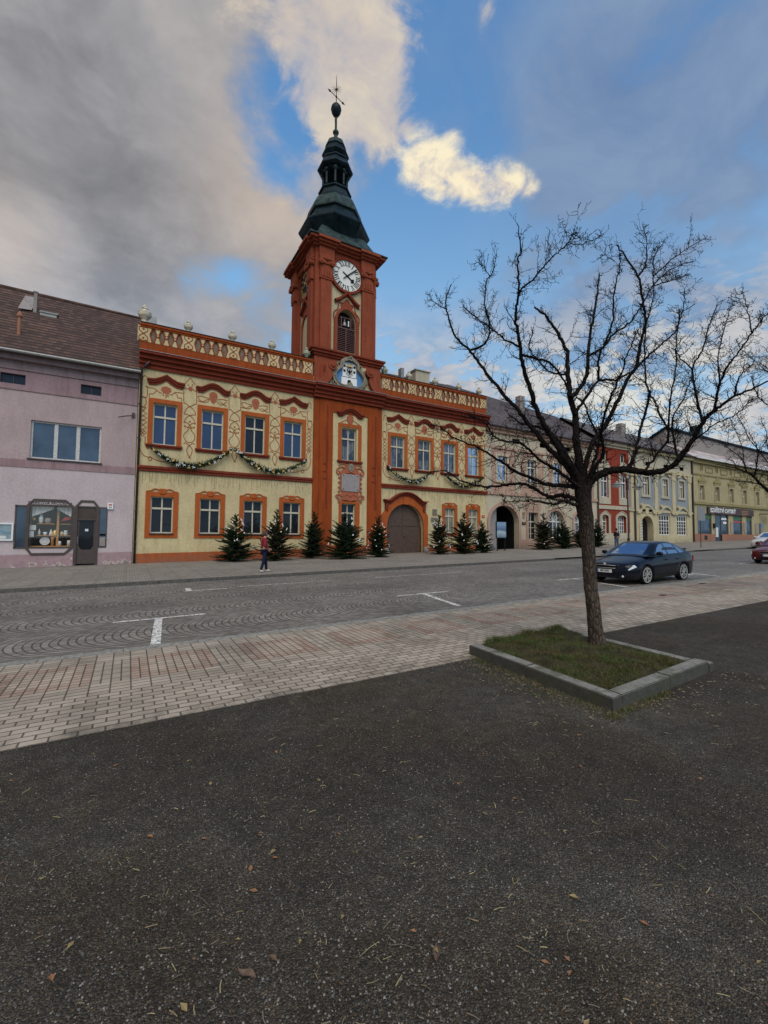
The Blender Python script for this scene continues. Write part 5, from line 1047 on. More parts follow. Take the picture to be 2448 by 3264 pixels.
m.box(48.32,61.7,YA-.12,YA,4.7,4.98); m.box(48.32,61.7,YA-.16,YA,9.45,9.75); m.box(48.32,61.7,YA-.35,YA,11.55,11.95); child(m,'pilaster_and_bands','creamL',GH)
for i,c in enumerate((51.5,55.55,59.25)):
    hw=.65 if i==0 else .58
    w=window(GH,c-hw,c+hw,6.67,8.73,YA,'gl_pale','sashw',depth=.12); f=MB(); ring(f,c-hw-.25,c+hw+.25,6.45,9.0,.25,YA-.06,YA); f.box(c-hw-.3,c+hw+.3,YA-.14,YA-.06,6.4,6.5); f.build('surround',MT['white'],w)
    f=MB(); f.band(smoothp([(c-1.1,9.25),(c-.5,9.4),(c,9.9),(c+.5,9.4),(c+1.1,9.25)],4),.22,YA-.2,YA); f.build('hood',MT['creamL'],w)
    f=MB(); f.band(smoothp([(c-1.9,4.75),(c-1.3,4.8),(c-.9,5.25),(c,5.6),(c+.9,5.25),(c+1.3,4.8),(c+1.9,4.75)],4),.25,YA-.2,YA); f.disc((c-1.0,5.45),.22,YA-.22,YA,10); f.build('lower_hood',MT['creamL'],w)
for a,b in ((54.15,56.55),(58.05,60.4)):
    w=window(GH,a+.02,b-.02,2.07,4.45,YA,'gl_lo','sashw',.72,.1,4,[.2,.4,.57],depth=.12)
    f=MB(); cx=(a+b)/2; f.poly([(cx-1.0,4.5)]+[(cx-1.0*math.cos(PI*i/12),4.5+.62*math.sin(PI*i/12)) for i in range(1,12)]+[(cx+1.0,4.5)],YA-.03,YA); f.build('lunette',MT['bluewall'],w)
m=MB(); m.box(50.3,51.6,YA+.5,YA+.55,.9,4.25); D=child(m,'door','bluewall',GH)
m=MB(); 
for k_ in range(9):
    z=1.2+k_*.32
    for a,s_ in ((50.35,1),(51.0,1)): m.ribbon(smoothp([(a,z),(a+.18,z+.12),(a+.36,z+.02),(a+.55,z+.14)],3),.11,YA+.47,YA+.5)
m.build('door_stripes',MT['sashw'],D)
m=MB(); archring(m,50.3,52.75,g(51),3.1,4.25,.3,YA-.1,YA); m.disc((51.5,4.75),.35,YA-.14,YA,12); m.poly([(50.6,4.6),(52.4,4.6),(52.7,5.2),(50.3,5.2)],YA-.12,YA); child(m,'door_surround','creamL',GH)
m=MB(); m.add([(48.35,YA-.5,11.95),(61.8,YA-.5,11.95),(61.8,33.8,15.2),(48.35,33.8,15.4)],[(0,1,2,3)]); m.add([(48.35,33.8,15.4),(61.8,33.8,15.2),(61.8,38,11.9),(48.35,38,11.9)],[(0,1,2,3)]); m.add([(61.8,YA-.5,11.95),(61.8,33.8,15.2),(61.8,38,11.9)],[(0,1,2)]); rf=child(m,'roof','tilegrey',GH)
m=MB(); m.box(52.8,53.7,32.6,33.4,14.4,16.0); m.build('chimney',MT['greywall'],rf)
m=MB(); m.tube([(48.35,YA-.58,11.95),(61.75,YA-.58,11.95)],.1,8); child(m,'gutter','gutter',GH)
m=MB(); m.tube([(49.15,YA-.14,11.8),(49.15,YA-.14,1.1)],.10,8); m.tube([(61.75,YA-.14,11.6),(61.75,YA-.14,1.3)],.09,8); child(m,'downpipe','gutter',GH)
# ------------------------------------------------------------------ YELLOW HOUSE
YH=thing('yellow_house','yellow house with a hardware shop under a maroon sign','house',(76,YF,g(76)))
ywin=[64.3,68.3,72.3,76.3,80.3,84.3,88.3]
m=MB(); wallgrid(m,61.85,92,6.4,11.4,YA,[(c-.55,c+.55,6.55,8.6) for c in ywin],.35); box_body(m,61.85,92,0,11.9,YA,9); child(m,'upper_wall','yellow',YH)
m=MB(); sh=[(63.0,66.6,2.2,4.93),(67.4,71.2,1.3,4.93),(72.6,75.3,2.2,4.93),(76.5,78.3,2.2,4.93)]
wallgrid(m,61.85,92,1.0,6.1,YA,sh,.3); child(m,'ground_floor_wall','yellow',YH)
m=MB(); m.box(61.85,67.38,YA-.05,YA-.001,.6,2.3); m.box(69.2,92,YA-.05,YA-.001,.6,2.3); child(m,'plinth','brick',YH)
m=MB(); m.box(61.85,92,YA-.22,YA,6.1,6.4); m.box(61.85,92,YA-.1,YA,9.9,10.1); m.box(61.85,92,YA-.3,YA,11.4,11.9)
for c in ywin: m.poly([(c-1.0,9.1),(c+1.0,9.1),(c+1.0,9.25),(c,9.9),(c-1.0,9.25)],YA-.14,YA); m.box(c-.85,c+.85,YA-.1,YA,8.85,9.09)
child(m,'cornice_and_pediments','yellowD',YH)
m=MB()
for c in ywin: ring(m,c+1.0,c+3.0,10.35,11.1,.12,YA-.06,YA); m.box(c-.25,c-.1,YA-.12,YA,10.6,11.3); m.box(c+.1,c+.25,YA-.12,YA,10.6,11.3)
child(m,'frieze_panel','yellowD',YH)
for c in ywin:
    w=window(YH,c-.53,c+.53,6.57,8.58,YA,'gl_lo','sashw',.6,depth=.25); f=MB(); ring(f,c-.8,c+.8,6.45,8.84,.25,YA-.06,YA); f.build('surround',MT['yellow'],w)
for i,h in enumerate(sh):
    w=window(YH,h[0]+.02,h[1]-.02,h[2]+.02,4.9,YA,'gl_pink','gutter',None,.08,1 if i!=1 else 2,depth=.1)
    if i!=1: f=MB(); f.box(h[0]+.1,h[1]-.1,YA+.09,YA+.13,4.3,4.75); f.build('green_blind',simple('green blind',(.05,.14,.06),.6,.2,5),w)
    if i==2: f=MB(); f.box(h[0]+.1,h[1]-.1,YA+.08,YA+.12,3.95,4.15); f.build('red_strip',MT['red'],w)
    if i==1:
        f=MB(); f.box(69.4,70.8,YA+.08,YA+.12,4.25,4.5); f.box(69.9,70.8,YA+.08,YA+.12,3.7,4.0); f.build('sticker',MT['whitepaint'],w)
        f=MB(); f.box(67.8,68.4,YA+.05,YA+.14,1.9,3.2); f.build('poster',MT['ceramic'],w)
m=MB(); m.box(65.3,78.4,YA-.22,YA-.04,4.95,5.85); SG=child(m,'shop_sign','signbrown',YH)
text_mesh('sign_lettering','EZÁŘSTVÍ CHYSKÝ',.74,(69.3,YA-.235,5.4),MT['whitepaint'],SG,sx=1.12,bold=.022)
m=MB(); [m.box(74.6,76.6,YA-.225,YA-.221,zz,zz+.06) for zz in (5.1,5.32,5.54)]; m.build('small_print',MT['lightwood'],SG)
m=MB(); m.add([(61.8,YA-.6,11.95),(92,YA-.6,11.95),(92,31.78,13.9),(61.1,31.78,14.1)],[(0,1,2,3)]); rf=child(m,'roof','tinroof',YH)
m=MB(); m.box(61.9,92,YA-.72,YA-.45,11.9,12.05); m.build('snow_board',MT['ceramic'],rf)
m=MB(); m.lathe([(.35,0),(.3,.3),(.1,.9),(.02,1.6)],(66.2,32.2,13.6),8); m.build('red_vent',MT['red'],rf)
m=MB(); m.box(88.9,89.2,YA-.15,YA,1.5,6); child(m,'downpipe','gutter',YH)
m=MB(); m.box(66.85,67.25,YA-.2,YA,3.1,3.7); m.box(64.5,65.2,YA-.07,YA-.05,1.55,2.1); child(m,'letter_box','iron',YH)
m=MB(); 
for a in (71.6,75.6,79.2): m.box(a,a+.8,YA-.08,YA,2.5,4.0)
child(m,'price_board','greywall',YH)
m=MB(); m.box(80.9,83.2,YA-1.2,YA-1.0,4.95,5.75); m.box(80.7,80.8,YA-1.1,YA,5.3,5.4); hs_=child(m,'hanging_sign','black',YH)
m=MB(); m.poly([(81.2,5.45),(81.8,5.35),(82.4,5.4),(83.0,5.35),(83.0,5.15),(81.2,5.2)],YA-1.22,YA-1.2); m.build('sign_figure',MT['whitepaint'],hs_)
atm=MB(); atm.box(80.5,81.3,YA-.25,YA,2.3,4.0); a_=child(atm,'cash_machine','zinc',YH); q=MB(); q.box(80.6,81.2,YA-.27,YA-.25,3.4,3.9); q.build('screen',MT['blueshield'],a_)
# ------------------------------------------------------------------ big gabled building behind
BG=thing('gabled_building','tall grey pink building rising behind the roof of the yellow house','building',(85,33,g(85)))
m=MB(); x0=61.1
m.add([(x0,31.8,1.2),(x0,36,1.2),(x0,36,14.0),(x0,31.8,16.2)],[(0,1,2,3)]); m.add([(x0,31.8,1.2),(112,31.8,1.2),(112,31.8,15.7),(x0,31.8,16.2)],[(0,1,2,3)]); child(m,'wall','greywall',BG)
m=MB(); m.add([(x0-.3,31.5,16.25),(112,31.5,15.75),(112,36,13.6),(x0-.3,36.3,14.0)],[(0,1,2,3)]); m.tube([(x0-.2,36.2,13.95),(x0-.2,31.6,16.3),(112,31.6,15.8)],.17,6); rf=child(m,'roof','copper',BG)
m=MB(); m.box(70.3,72.0,32.2,33.2,15.2,18.0); m.build('chimney',MT['copperL'],rf)
# ------------------------------------------------------------------ GARLANDS, ICICLE LIGHTS, SIGNS
MT['fir']=simple('dark fir needles',(.010,.022,.010),.8,.5,7,col2=(.024,.042,.018))
MT['firbrown']=simple('brownish fir needles',(.018,.022,.011),.8,.5,7,col2=(.042,.044,.020))
MT['bark']=simple('rough brown bark',(.055,.040,.030),.9,.5,9,bmp=.9,bs=22,col2=(.11,.085,.065),obj=True)
MT['twig']=simple('dark twig bark',(.006,.0045,.0045),.85,.35,12,obj=True)
def garland(pts,label):
    q=cr(pts,8); m=MB(); rnd=random.Random(len(label)+int(pts[0][0]*10))
    path=[(x,YF-.28,z) for x,z in q]
    m.tube(path,.07,6)
    L=len(path)
    for i in range(L-1):
        t=i/(L-1); rad=.12+.17*math.sin(PI*t)
        for k_ in range(34):
            f=rnd.random(); p=Vector(path[i]).lerp(Vector(path[i+1]),f)
            a=rnd.uniform(0,2*PI); d=Vector((rnd.uniform(-.5,.5),math.cos(a)*.8,math.sin(a))).normalized(); l=rad*rnd.uniform(.6,1.25)
            s_=Vector((d.z,d.x,-d.y)).normalized()*.032
            m.add([p-s_,p+s_,p+d*l],[(0,1,2)])
    o=thing('garland',label,'garland',(path[L//2][0],YF-.28,path[L//2][2]),group='fir garlands below the upper windows')
    m.build('greenery',MT['fir'],o)
    n=0
    for i in range(2,L-1,2 if L<60 else 3):
        p=Vector(path[i])+Vector((rnd.uniform(-.08,.08),-.17,rnd.uniform(-.13,.11)))
        b=MB(); r0=rnd.uniform(.055,.10)
        for k_ in range(5):
            a=k_*2*PI/5+rnd.random(); b.add([tuple(p),tuple(p+Vector((math.cos(a-.35)*r0*.7,-.03,math.sin(a-.35)*r0*.7))),tuple(p+Vector((math.cos(a)*r0*1.3,-.05,math.sin(a)*r0*1.3))),tuple(p+Vector((math.cos(a+.35)*r0*.7,-.03,math.sin(a+.35)*r0*.7)))],[(0,1,2,3)])
        b.ball(tuple(p+Vector((0,-.03,0))),.025,5,3)
        b.build('flower',MT['ceramic' if rnd.random()<.55 else 'gold'],o); n+=1
    for i in range(12):
        p=Vector(rnd.choice(path))+Vector((0,-.2,rnd.uniform(-.16,.1))); b=MB(); b.ball(tuple(p),.032,6,4); b.build('bauble',MT['whitepaint'],o,True)
garland([(.93,6.78),(1.5,6.3),(2.31,5.9),(3.27,5.80),(4.43,6.25),(5.48,7.05)],'long fir garland with flowers under the two left upper windows of the town hall')
garland([(5.63,7.1),(6.2,6.7),(6.9,6.2),(8.13,5.85),(9.34,6.15),(10.38,6.78)],'long fir garland between the second upper window and the orange tower bay')
garland([(16.81,6.98),(17.73,6.35),(19.09,5.95),(20.0,6.2),(20.72,6.65)],'fir garland with white flowers above the brown wooden gate')
garland([(22.32,6.75),(23.2,6.2),(24.36,5.93),(25.5,6.2),(26.5,6.81)],'fir garland right of the gate garland behind the tree branches')
MT['wire']=simple('grey green wire',(.12,.12,.085),.6,.2,6)
for a,b,lab in ((.6,10.85,'row of thin icicle light strings under the left string course'),(16.6,26.9,'row of thin icicle light strings above the gate')):
    m=MB(); x=a; rnd=random.Random(int(a))
    m.tube([(a,YF-.05,5.33),(b,YF-.05,5.33)],.01,3)
    while x<b:
        l=rnd.uniform(.15,.75); zz=5.33; p=[(x,YF-.045,zz)]
        while zz>5.33-l: zz-=.12; p.append((x+rnd.uniform(-.03,.03),YF-.045,zz))
        m.tube(p,.007,3); x+=rnd.uniform(.1,.24)
    tag(m.build('icicle_lights',MT['wire']),lab,'string lights')
def wallsign(name,lab,x0,x1,z0,z1,mat,cat='sign',det=None):
    t=thing(name,lab,cat,((x0+x1)/2,YF,(z0+z1)/2)); m=MB(); m.box(x0,x1,YF-.07,YF,z0,z1); m.build('board',MT[mat],t)
    if det:
        m=MB(); n=int((z1-z0)/.07)
        for k_ in range(1,n): m.box(x0+.05,x1-.05-.1*(k_%3==0),YF-.075,YF-.07,z0+k_*(z1-z0)/n-.01,z0+k_*(z1-z0)/n+.01)
        m.build('lettering',MT[det],t)
wallsign('bronze_plaque','upper bronze plaque on the cream wall right of the gate',21.23,21.66,3.41,3.9,'bronze','plaque','black')
wallsign('wide_plaque','wide brown plaque under the upper bronze plaque',21.10,21.76,2.88,3.22,'bronze','plaque','black')
wallsign('paper_notice','small white notice below the wide brown plaque',21.25,21.6,2.55,2.78,'ceramic','notice','black')
wallsign('red_sign','small red sign right of the last lower window of the town hall',26.5,26.8,3.37,3.56,'red','sign','whitepaint')
wallsign('upper_house_plate','upper small red plate right of the arched passage',31.5,31.75,3.75,3.98,'redwall','sign','whitepaint')
wallsign('middle_house_plate','small grey plate under the red plate beside the passage',31.52,31.74,3.45,3.65,'greyplaque','sign','black')
wallsign('lower_house_plate','small black plate lowest beside the passage',31.42,31.85,2.85,3.08,'black','sign','gold')
ib=thing('information_board','blue photographic information board on legs beside the arched passage','information board',(27.0,27.2,g(27)))
m=MB(); gz=g(27); m.box(26.35,27.5,27.16,27.24,gz+1.05,gz+2.45); m.build('frame',MT['black'],ib)
def skyphoto():
    m_,N,b=newmat('blue landscape photo'); P,x,y,z=N.pos(); n=N.noise(2.2,5,.6,P)
    c=N.ramp(N.m('ADD',N.m('MULTIPLY',N.m('SUBTRACT',z,gz+1.05),.55),N.m('MULTIPLY',n,.25)),[(.15,(.10,.16,.22)),(.42,(.32,.40,.46)),(.5,(.07,.12,.2)),(.75,(.18,.28,.42))]); N.link(c,b.inputs['Base Color']); return m_
m=MB(); m.box(26.41,27.44,27.145,27.159,gz+1.11,gz+2.39); m.build('picture',skyphoto(),ib)
for x_ in (26.5,27.35): m=MB(); m.box(x_-.03,x_+.03,27.17,27.23,gz,gz+1.05); m.build('leg',MT['black'],ib)
# ------------------------------------------------------------------ street furniture
lp=thing('street_lamp','brown double armed street lamp with two pale bowl shades','street lamp',(39.6,24,g(39.6)))
m=MB(); gz=g(39.6); m.tube([(39.6,24,gz-.05),(39.6,24,gz+.9),(39.6,24,gz+.95),(39.6,24,7.2)],[.12,.12,.075,.06],10); m.tube([(39.6,24,6.1),(39.6,24,6.9)],.10,8); m.build('post',MT['gutter'],lp)
for s_ in (-1,1):
    m=MB(); q=cr([(0,6.75),(s_*.25,7.2),(s_*.75,7.42),(s_*1.35,7.3),(s_*1.62,6.95),(s_*1.64,6.75)],5); m.tube([(39.6+a,24,z) for a,z in q],.04,6); a_=m.build('arm',MT['gutter'],lp)
    m=MB(); m.lathe([(.06,.30),(.13,.22),(.15,.1),(.30,.02),(.50,-.02),(.5,-.07)],(39.6+s_*1.64,24,6.52),14); sh_=m.build('lamp_shade',MT['zinc'],lp,True)
    m=MB(); m.lathe([(.42,-.07),(.36,-.2),(.22,-.30),(.05,-.34)],(39.6+s_*1.64,24,6.52),14); m.build('glass_bowl',MT['ceramic'],sh_,True)
ts=thing('traffic_sign','grey traffic sign seen from behind on a thin pole by the far kerb','traffic sign',(44.4,20.3,g(44.4)))
m=MB(); gz=g(44.4); m.tube([(44.4,20.3,gz),(44.4,20.3,4.55)],.035,6); m.build('pole',MT['gutter'],ts)
m=MB(); m.box(43.85,45.15,20.22,20.26,3.3,4.5); m.build('sign_panel',MT['zinc'],ts)
# ------------------------------------------------------------------ tree bed with grass
tb=thing('tree_bed','square granite edged tree bed filled with grass','tree bed',(5.2,3.85,g(5.2)))
BX0,BX1,BY0,BY1=3.97,6.02,2.58,4.78
def kerbmat():
    m_,N,b=newmat('worn granite kerb with shaded sides'); P,x,y,z=N.pos(); ge=N.node('ShaderNodeNewGeometry'); sn=N.node('ShaderNodeSeparateXYZ'); N.link(ge.outputs['Normal'],sn.inputs[0])
    n=N.noise(11,6,.7,P); n2=N.noise(55,3,.7,P); n3=N.noise(3,5,.65,P)
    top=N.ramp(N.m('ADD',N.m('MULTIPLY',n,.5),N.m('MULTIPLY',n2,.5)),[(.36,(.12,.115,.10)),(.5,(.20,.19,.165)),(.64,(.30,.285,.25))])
    side=N.ramp(N.m('ADD',N.m('MULTIPLY',n,.5),N.m('MULTIPLY',n2,.5)),[(.36,(.035,.034,.027)),(.55,(.068,.065,.052)),(.66,(.12,.115,.095))])  # contact shade put into the colour of the side faces
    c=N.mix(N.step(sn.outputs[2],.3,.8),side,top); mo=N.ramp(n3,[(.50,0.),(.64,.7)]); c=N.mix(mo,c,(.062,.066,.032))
    N.link(c,b.inputs['Base Color']); b.inputs['Roughness'].default_value=.9; bump(N,b,N.m('ADD',n,n2),.6,.012); return m_
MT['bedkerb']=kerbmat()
def kerbpiece(x0,x1,y0,y1,h=.13):
    m=MB(); e=.008
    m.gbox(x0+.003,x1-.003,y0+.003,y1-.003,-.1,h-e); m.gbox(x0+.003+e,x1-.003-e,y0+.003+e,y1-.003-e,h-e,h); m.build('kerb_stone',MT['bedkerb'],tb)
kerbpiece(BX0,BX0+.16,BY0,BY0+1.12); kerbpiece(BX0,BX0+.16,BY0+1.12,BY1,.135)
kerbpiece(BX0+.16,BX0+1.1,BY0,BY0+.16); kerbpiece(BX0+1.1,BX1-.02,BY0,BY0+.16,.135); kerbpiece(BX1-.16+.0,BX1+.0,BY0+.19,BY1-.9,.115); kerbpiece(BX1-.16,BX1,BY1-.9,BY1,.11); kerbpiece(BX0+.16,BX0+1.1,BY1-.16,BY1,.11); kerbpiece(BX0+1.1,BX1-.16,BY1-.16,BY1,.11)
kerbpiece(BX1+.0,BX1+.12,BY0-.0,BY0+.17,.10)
MT['soil']=simple('dark earth with moss',(.030,.022,.014),.95,.4,5,bmp=.8,bs=30,col2=(.050,.042,.022))
m=MB(); n=22; v=[];f=[]
def bedz(x,y):
    u=(x-BX0)/(BX1-BX0);w=(y-BY0)/(BY1-BY0); return g(x)+.095+.06*math.sin(PI*u)*math.sin(PI*w)+.015*math.sin(x*9)*math.sin(y*7)+(.05 if w>.7 else 0)*(w-.7)/.3
for i in range(n+1):
    for j in range(n+1):
        x=BX0+.1+(BX1-BX0-.2)*i/n; y=BY0+.1+(BY1-BY0-.2)*j/n; v.append((x,y,bedz(x,y)))
for i in range(n):
    for j in range(n): a=i*(n+1)+j; f.append((a,a+n+1,a+n+2,a+1))
m.add(v,f); m.build('soil',MT['soil'],tb,True)
def grassmat(name,ca,cb,cc):
    m_,N,b=newmat(name); P=N.pos()[0]; n=N.noise(3.2,4,.6,P); w=N.noise(60,1,.5,P)
    c=N.ramp(n,[(.34,ca),(.5,cb),(.66,cc)]); c=N.mix(1.,c,N.ramp(w,[(.3,.55),(.7,1.5)]),'MULTIPLY')
    N.link(c,b.inputs['Base Color']); b.inputs['Roughness'].default_value=.8; b.inputs['Specular IOR Level'].default_value=.2; return m_
MT['grass']=grassmat('winter grass',(.090,.072,.034),(.088,.092,.030),(.066,.104,.028))
rnd=random.Random(5); v=[];f=[]
tufts=[(rnd.uniform(BX0+.1,BX1-.1),rnd.uniform(BY0+.1,BY1-.05),rnd.uniform(.05,.16),rnd.uniform(.6,1.5)) for _ in range(120)]
tufts+=[(x_,BY1-.08+rnd.uniform(-.05,.02),.08,1.9) for x_ in [BX0+.3+.13*k_ for k_ in range(13)]]
def blade(x,y,z,h,w,lean):
    a=rnd.uniform(0,2*PI); dx,dy=math.cos(a)*w,math.sin(a)*w; la=rnd.uniform(0,2*PI); lx,ly=math.cos(la)*lean*h,math.sin(la)*lean*h; b=len(v)
    v.extend([(x-dx,y-dy,z),(x+dx,y+dy,z),(x+dx*.6+lx*.4,y+dy*.6+ly*.4,z+h*.6),(x-dx*.6+lx*.4,y-dy*.6+ly*.4,z+h*.6),(x+lx,y+ly,z+h)]); f.extend([(b,b+1,b+2,b+3),(b+3,b+2,b+4)])
for k_ in range(30000):
    if rnd.random()<.6: t=rnd.choice(tufts); x=rnd.gauss(t[0],t[2]*.5); y=rnd.gauss(t[1],t[2]*.5); hm_=t[3]
    else: x=rnd.uniform(BX0+.08,BX1-.08); y=rnd.uniform(BY0+.08,BY1-.06); hm_=.75
    if not (BX0+.085+.03*math.sin(y*13)*math.sin(y*5)<x<BX1-.10 and BY0+.085+.03*math.sin(x*11)*math.sin(x*4)<y<BY1-.03): continue
    d=math.hypot(x-5.68,y-3.93)
    if d<.17 or rnd.random()<.9*math.exp(-(d/.45)**2): continue
    blade(x,y,bedz(x,y)-.01,rnd.uniform(.022,.05)*hm_,.0027,rnd.uniform(.3,1.4))
m=MB(); m.add(v,f); tag(m.build('grass',MT['grass']),'winter grass growing inside the granite tree bed','grass',kind='stuff')
v=[];f=[]
for k_ in range(3000):
    if rnd.random()<.62: t_=rnd.random(); x=BX0-abs(rnd.gauss(0,.16))*(0.5+.9*math.sin(PI*t_)); y=BY0-.1+(BY1-BY0)*t_
    else: x=BX0-.15+(BX1-BX0)*rnd.random()*.55; y=BY0-abs(rnd.gauss(0,.07))
    blade(x,y,g(x)+.0,rnd.uniform(.010,.034),.0027,rnd.uniform(.5,1.6))
m=MB(); m.add(v,f); tag(m.build('weeds',grassmat('mixed weeds',(.15,.125,.065),(.10,.10,.04),(.07,.10,.03))),'weeds and dry blades along the foot of the tree bed','weeds',kind='stuff')
def bedmap(o,off):
    for v_ in o.data.vertices:
        x=v_.co.x+off.x; y=v_.co.y+off.y; u=(x-BX0)/2.05; w=(y-BY0)/2.2; u_=max(-.4,min(1.4,u)); w_=max(-.4,min(1.4,w))
        v_.co.x+=w_*.16-.01; v_.co.y+=u_*.115
for o in [q for q in bpy.data.objects if q.parent==tb]: bedmap(o,LOC[tb.name])
for nm_ in ('grass','weeds'): bedmap(bpy.data.objects[nm_],Vector())
# ---- litter of leaves, straw and stones on the gravel
def litter(name,lab,cat,mats,n,gen):
    mbs=MB(); 
    for k_ in range(n): mbs.mi=rnd.randrange(len(mats)); gen(mbs)
    tag(mbs.build(name,mats),lab,cat,kind='stuff')
def nearpt():
    r=1.15+14*rnd.random()**2.1; a=R(rnd.uniform(-14,76)); return r*math.sin(a),r*math.cos(a)
def inbed(x,y): return BX0-.02<x<BX1+.02 and BY0-.02<y<BY1+.02
def onpt():
    while True:
        x,y=nearpt()
        if y<4.5 and not inbed(x,y): return x,y
def g_leaf(mb):
    x,y=onpt(); l=rnd.uniform(.010,.024); a=rnd.uniform(0,2*PI); c,s_=math.cos(a),math.sin(a); z=g(x)+.004; h=rnd.uniform(.003,.010)
    P=lambda u,w,q:(x+c*u-s_*w,y+s_*u+c*w,z+q); mb.add([P(-l,0,0),P(-l*.2,-l*.5,h),P(l,0,h*.5),P(-l*.2,l*.5,h*.6)],[(0,1,2,3)])
def lm(n_,c): return simple(n_,c,.7,.25,40)
litter('fallen_leaves','small dry orange and yellow leaves scattered on the gravel','leaves',[lm('orange leaf',(.26,.12,.055)),lm('yellow leaf',(.26,.19,.08)),lm('brown leaf',(.12,.07,.04))],150,g_leaf)
def g_straw(mb):
    x,y=onpt(); l=rnd.uniform(.008,.026)*(1 if rnd.random()<.9 else 2.0); a=rnd.uniform(0,2*PI); w=rnd.uniform(.0010,.0022); c,s_=math.cos(a),math.sin(a); z=g(x)+.004; k_=rnd.uniform(-.25,.25)*l
    mb.tube([(x-c*l,y-s_*l,z),(x-s_*k_,y+c*k_,z+.004),(x+c*l,y+s_*l,z+rnd.uniform(0,.01))],w,3)
litter('straw_litter','thin pale straw stalks scattered on the dark gravel','straw',[lm('straw',(.24,.19,.10)),lm('grey straw',(.15,.125,.09)),lm('bright straw',(.36,.29,.14))],620,g_straw)
def g_stone(mb):
    x,y=onpt(); r=rnd.uniform(.002,.0065); z=g(x)+r*.3; v_=[(x+r*rnd.uniform(.6,1.3)*math.cos(k_*PI/2+.4),y+r*rnd.uniform(.6,1.3)*math.sin(k_*PI/2+.4),z) for k_ in range(4)]+[(x+rnd.uniform(-.3,.3)*r,y,z+r*rnd.uniform(.5,.9))]; mb.add(v_,[(0,1,4),(1,2,4),(2,3,4),(3,0,4)])
litter('gravel_stones','small loose stones lying on the dark gravel','stones',[lm('grey stone',(.11,.105,.098)),lm('dark stone',(.045,.042,.039)),lm('light stone',(.22,.20,.175)),lm('mid stone',(.085,.075,.065))],26000,g_stone)
for x_,y_,a_,lab in ((1.13,1.51,.9,'large curled brown leaf lying on the gravel in the foreground'),(.45,1.81,2.2,'curled brown leaf farther left on the foreground gravel')):
    m=MB(); c,s_=math.cos(a_),math.sin(a_); v_=[]; 
    for k_ in range(9):
        t=k_/8; w=.014*math.sin(PI*min(1,t*1.05))+.003; u=(t-.5)*.085
        for q in (-1,0,1): v_.append((x_+c*u-s_*w*q,y_+s_*u+c*w*q,g(x_)+.006+.010*abs(q)+.006*math.sin(t*6)))
    m.add(v_,[(3*i+j,3*i+j+1,3*i+j+4,3*i+j+3) for i in range(8) for j in range(2)]); tag(m.build('brown_leaf',lm('curled brown leaf',(.13,.085,.06))),lab,'leaf')
m=MB(); 
for k_ in range(420):
    t_=rnd.random()
    if rnd.random()<.6: x=BX0-abs(rnd.gauss(0,.3)); y=BY0-.2+(BY1-BY0)*t_
    else: x=BX0+(BX1-BX0)*t_+.3; y=BY0-abs(rnd.gauss(0,.22))
    l=rnd.uniform(.010,.022); a=rnd.uniform(0,6.3); c,s_=math.cos(a),math.sin(a); m.add([(x-c*l,y-s_*l,g(x)+.005),(x-s_*l*.4,y+c*l*.4,g(x)+.012),(x+c*l,y+s_*l,g(x)+.008),(x+s_*l*.4,y-c*l*.4,g(x)+.010)],[(0,1,2,3)])
tag(m.build('leaf_litter',lm('pale leaf',(.24,.19,.115))),'pale dead leaves gathered around the tree bed','leaves',kind='stuff')
# ------------------------------------------------------------------ CHRISTMAS TREES
def firmesh(seed,H=2.9,Rb=1.0,dens=1.):
    r_=random.Random(seed); v=[];f=[]
    tr=MB(); tr.tube([(0,0,0),(.02,0,H*.5),(.0,.01,H)],[.045,.03,.006],6)
    def needle(p,d,l,w):
        a=Vector((r_.gauss(0,1),r_.gauss(0,1),r_.gauss(0,1))); s_=d.cross(a)
        if s_.length<1e-4: return
        s_=s_.normalized()*w; b=len(v); v.extend([p-s_,p+s_,p+d*l]); f.append((b,b+1,b+2))
    def spray(p0,d,l):
        n=max(3,int(l/.035))
        for i in range(n):
            t=i/n; p=p0+d*(l*t)+Vector((0,0,-.12*l*t*t))
            for q in range(6):
                a=Vector((r_.gauss(0,1),r_.gauss(0,1),r_.gauss(0,.7))).normalized(); needle(p,(d*.8+a*.75).normalized(),r_.uniform(.035,.07),.009)
        tr.tube([p0,p0+d*l*.5,p0+d*l+Vector((0,0,-.12*l))],[.006,.004,.002],3,False)
    zz=.12
    while zz<H-.12:
        t=(zz-.22)/(H-.22); rad=Rb*((1-t)**.62 if t<.62 else (1-t)**.62*.62*(1+.3*math.sin(zz*19)))+.05
        nb=int((13 if t<.55 else 5)*dens)
        for k_ in range(nb):
            if r_.random()<.12: continue
            a=r_.uniform(0,2*PI); up=.10+.85*t+r_.uniform(-.15,.22); d=Vector((math.cos(a),math.sin(a),up)).normalized(); L=rad*r_.uniform(.6,1.18)
            p0=Vector((0,0,zz+r_.uniform(-.05,.05)))
            tr.tube([p0,p0+d*L*.5,p0+d*L],[.011,.007,.003],3,False)
            m_=int(L/.075)+1
            for j in range(1,m_+1):
                u=j/m_; pp=p0+d*(L*u)
                for s_ in (-1,1):
                    side=Vector((-d.y,d.x,0)).normalized()*s_; dd=(d*.75+side*.7+Vector((0,0,r_.uniform(-.15,.2)))).normalized(); spray(pp,dd,(.08+.26*(1-u))*min(1,L/.6)*r_.uniform(.7,1.2))
            spray(p0+d*L*.8,d,.15)
        zz+=.135+.03*t
    spray(Vector((0,0,H-.25)),Vector((.03,.02,1)).normalized(),.28)
    fm=bpy.data.meshes.new('needles'); fm.from_pydata([tuple(p) for p in v],[],f); fm.update()
    return tr,fm
protos=[]
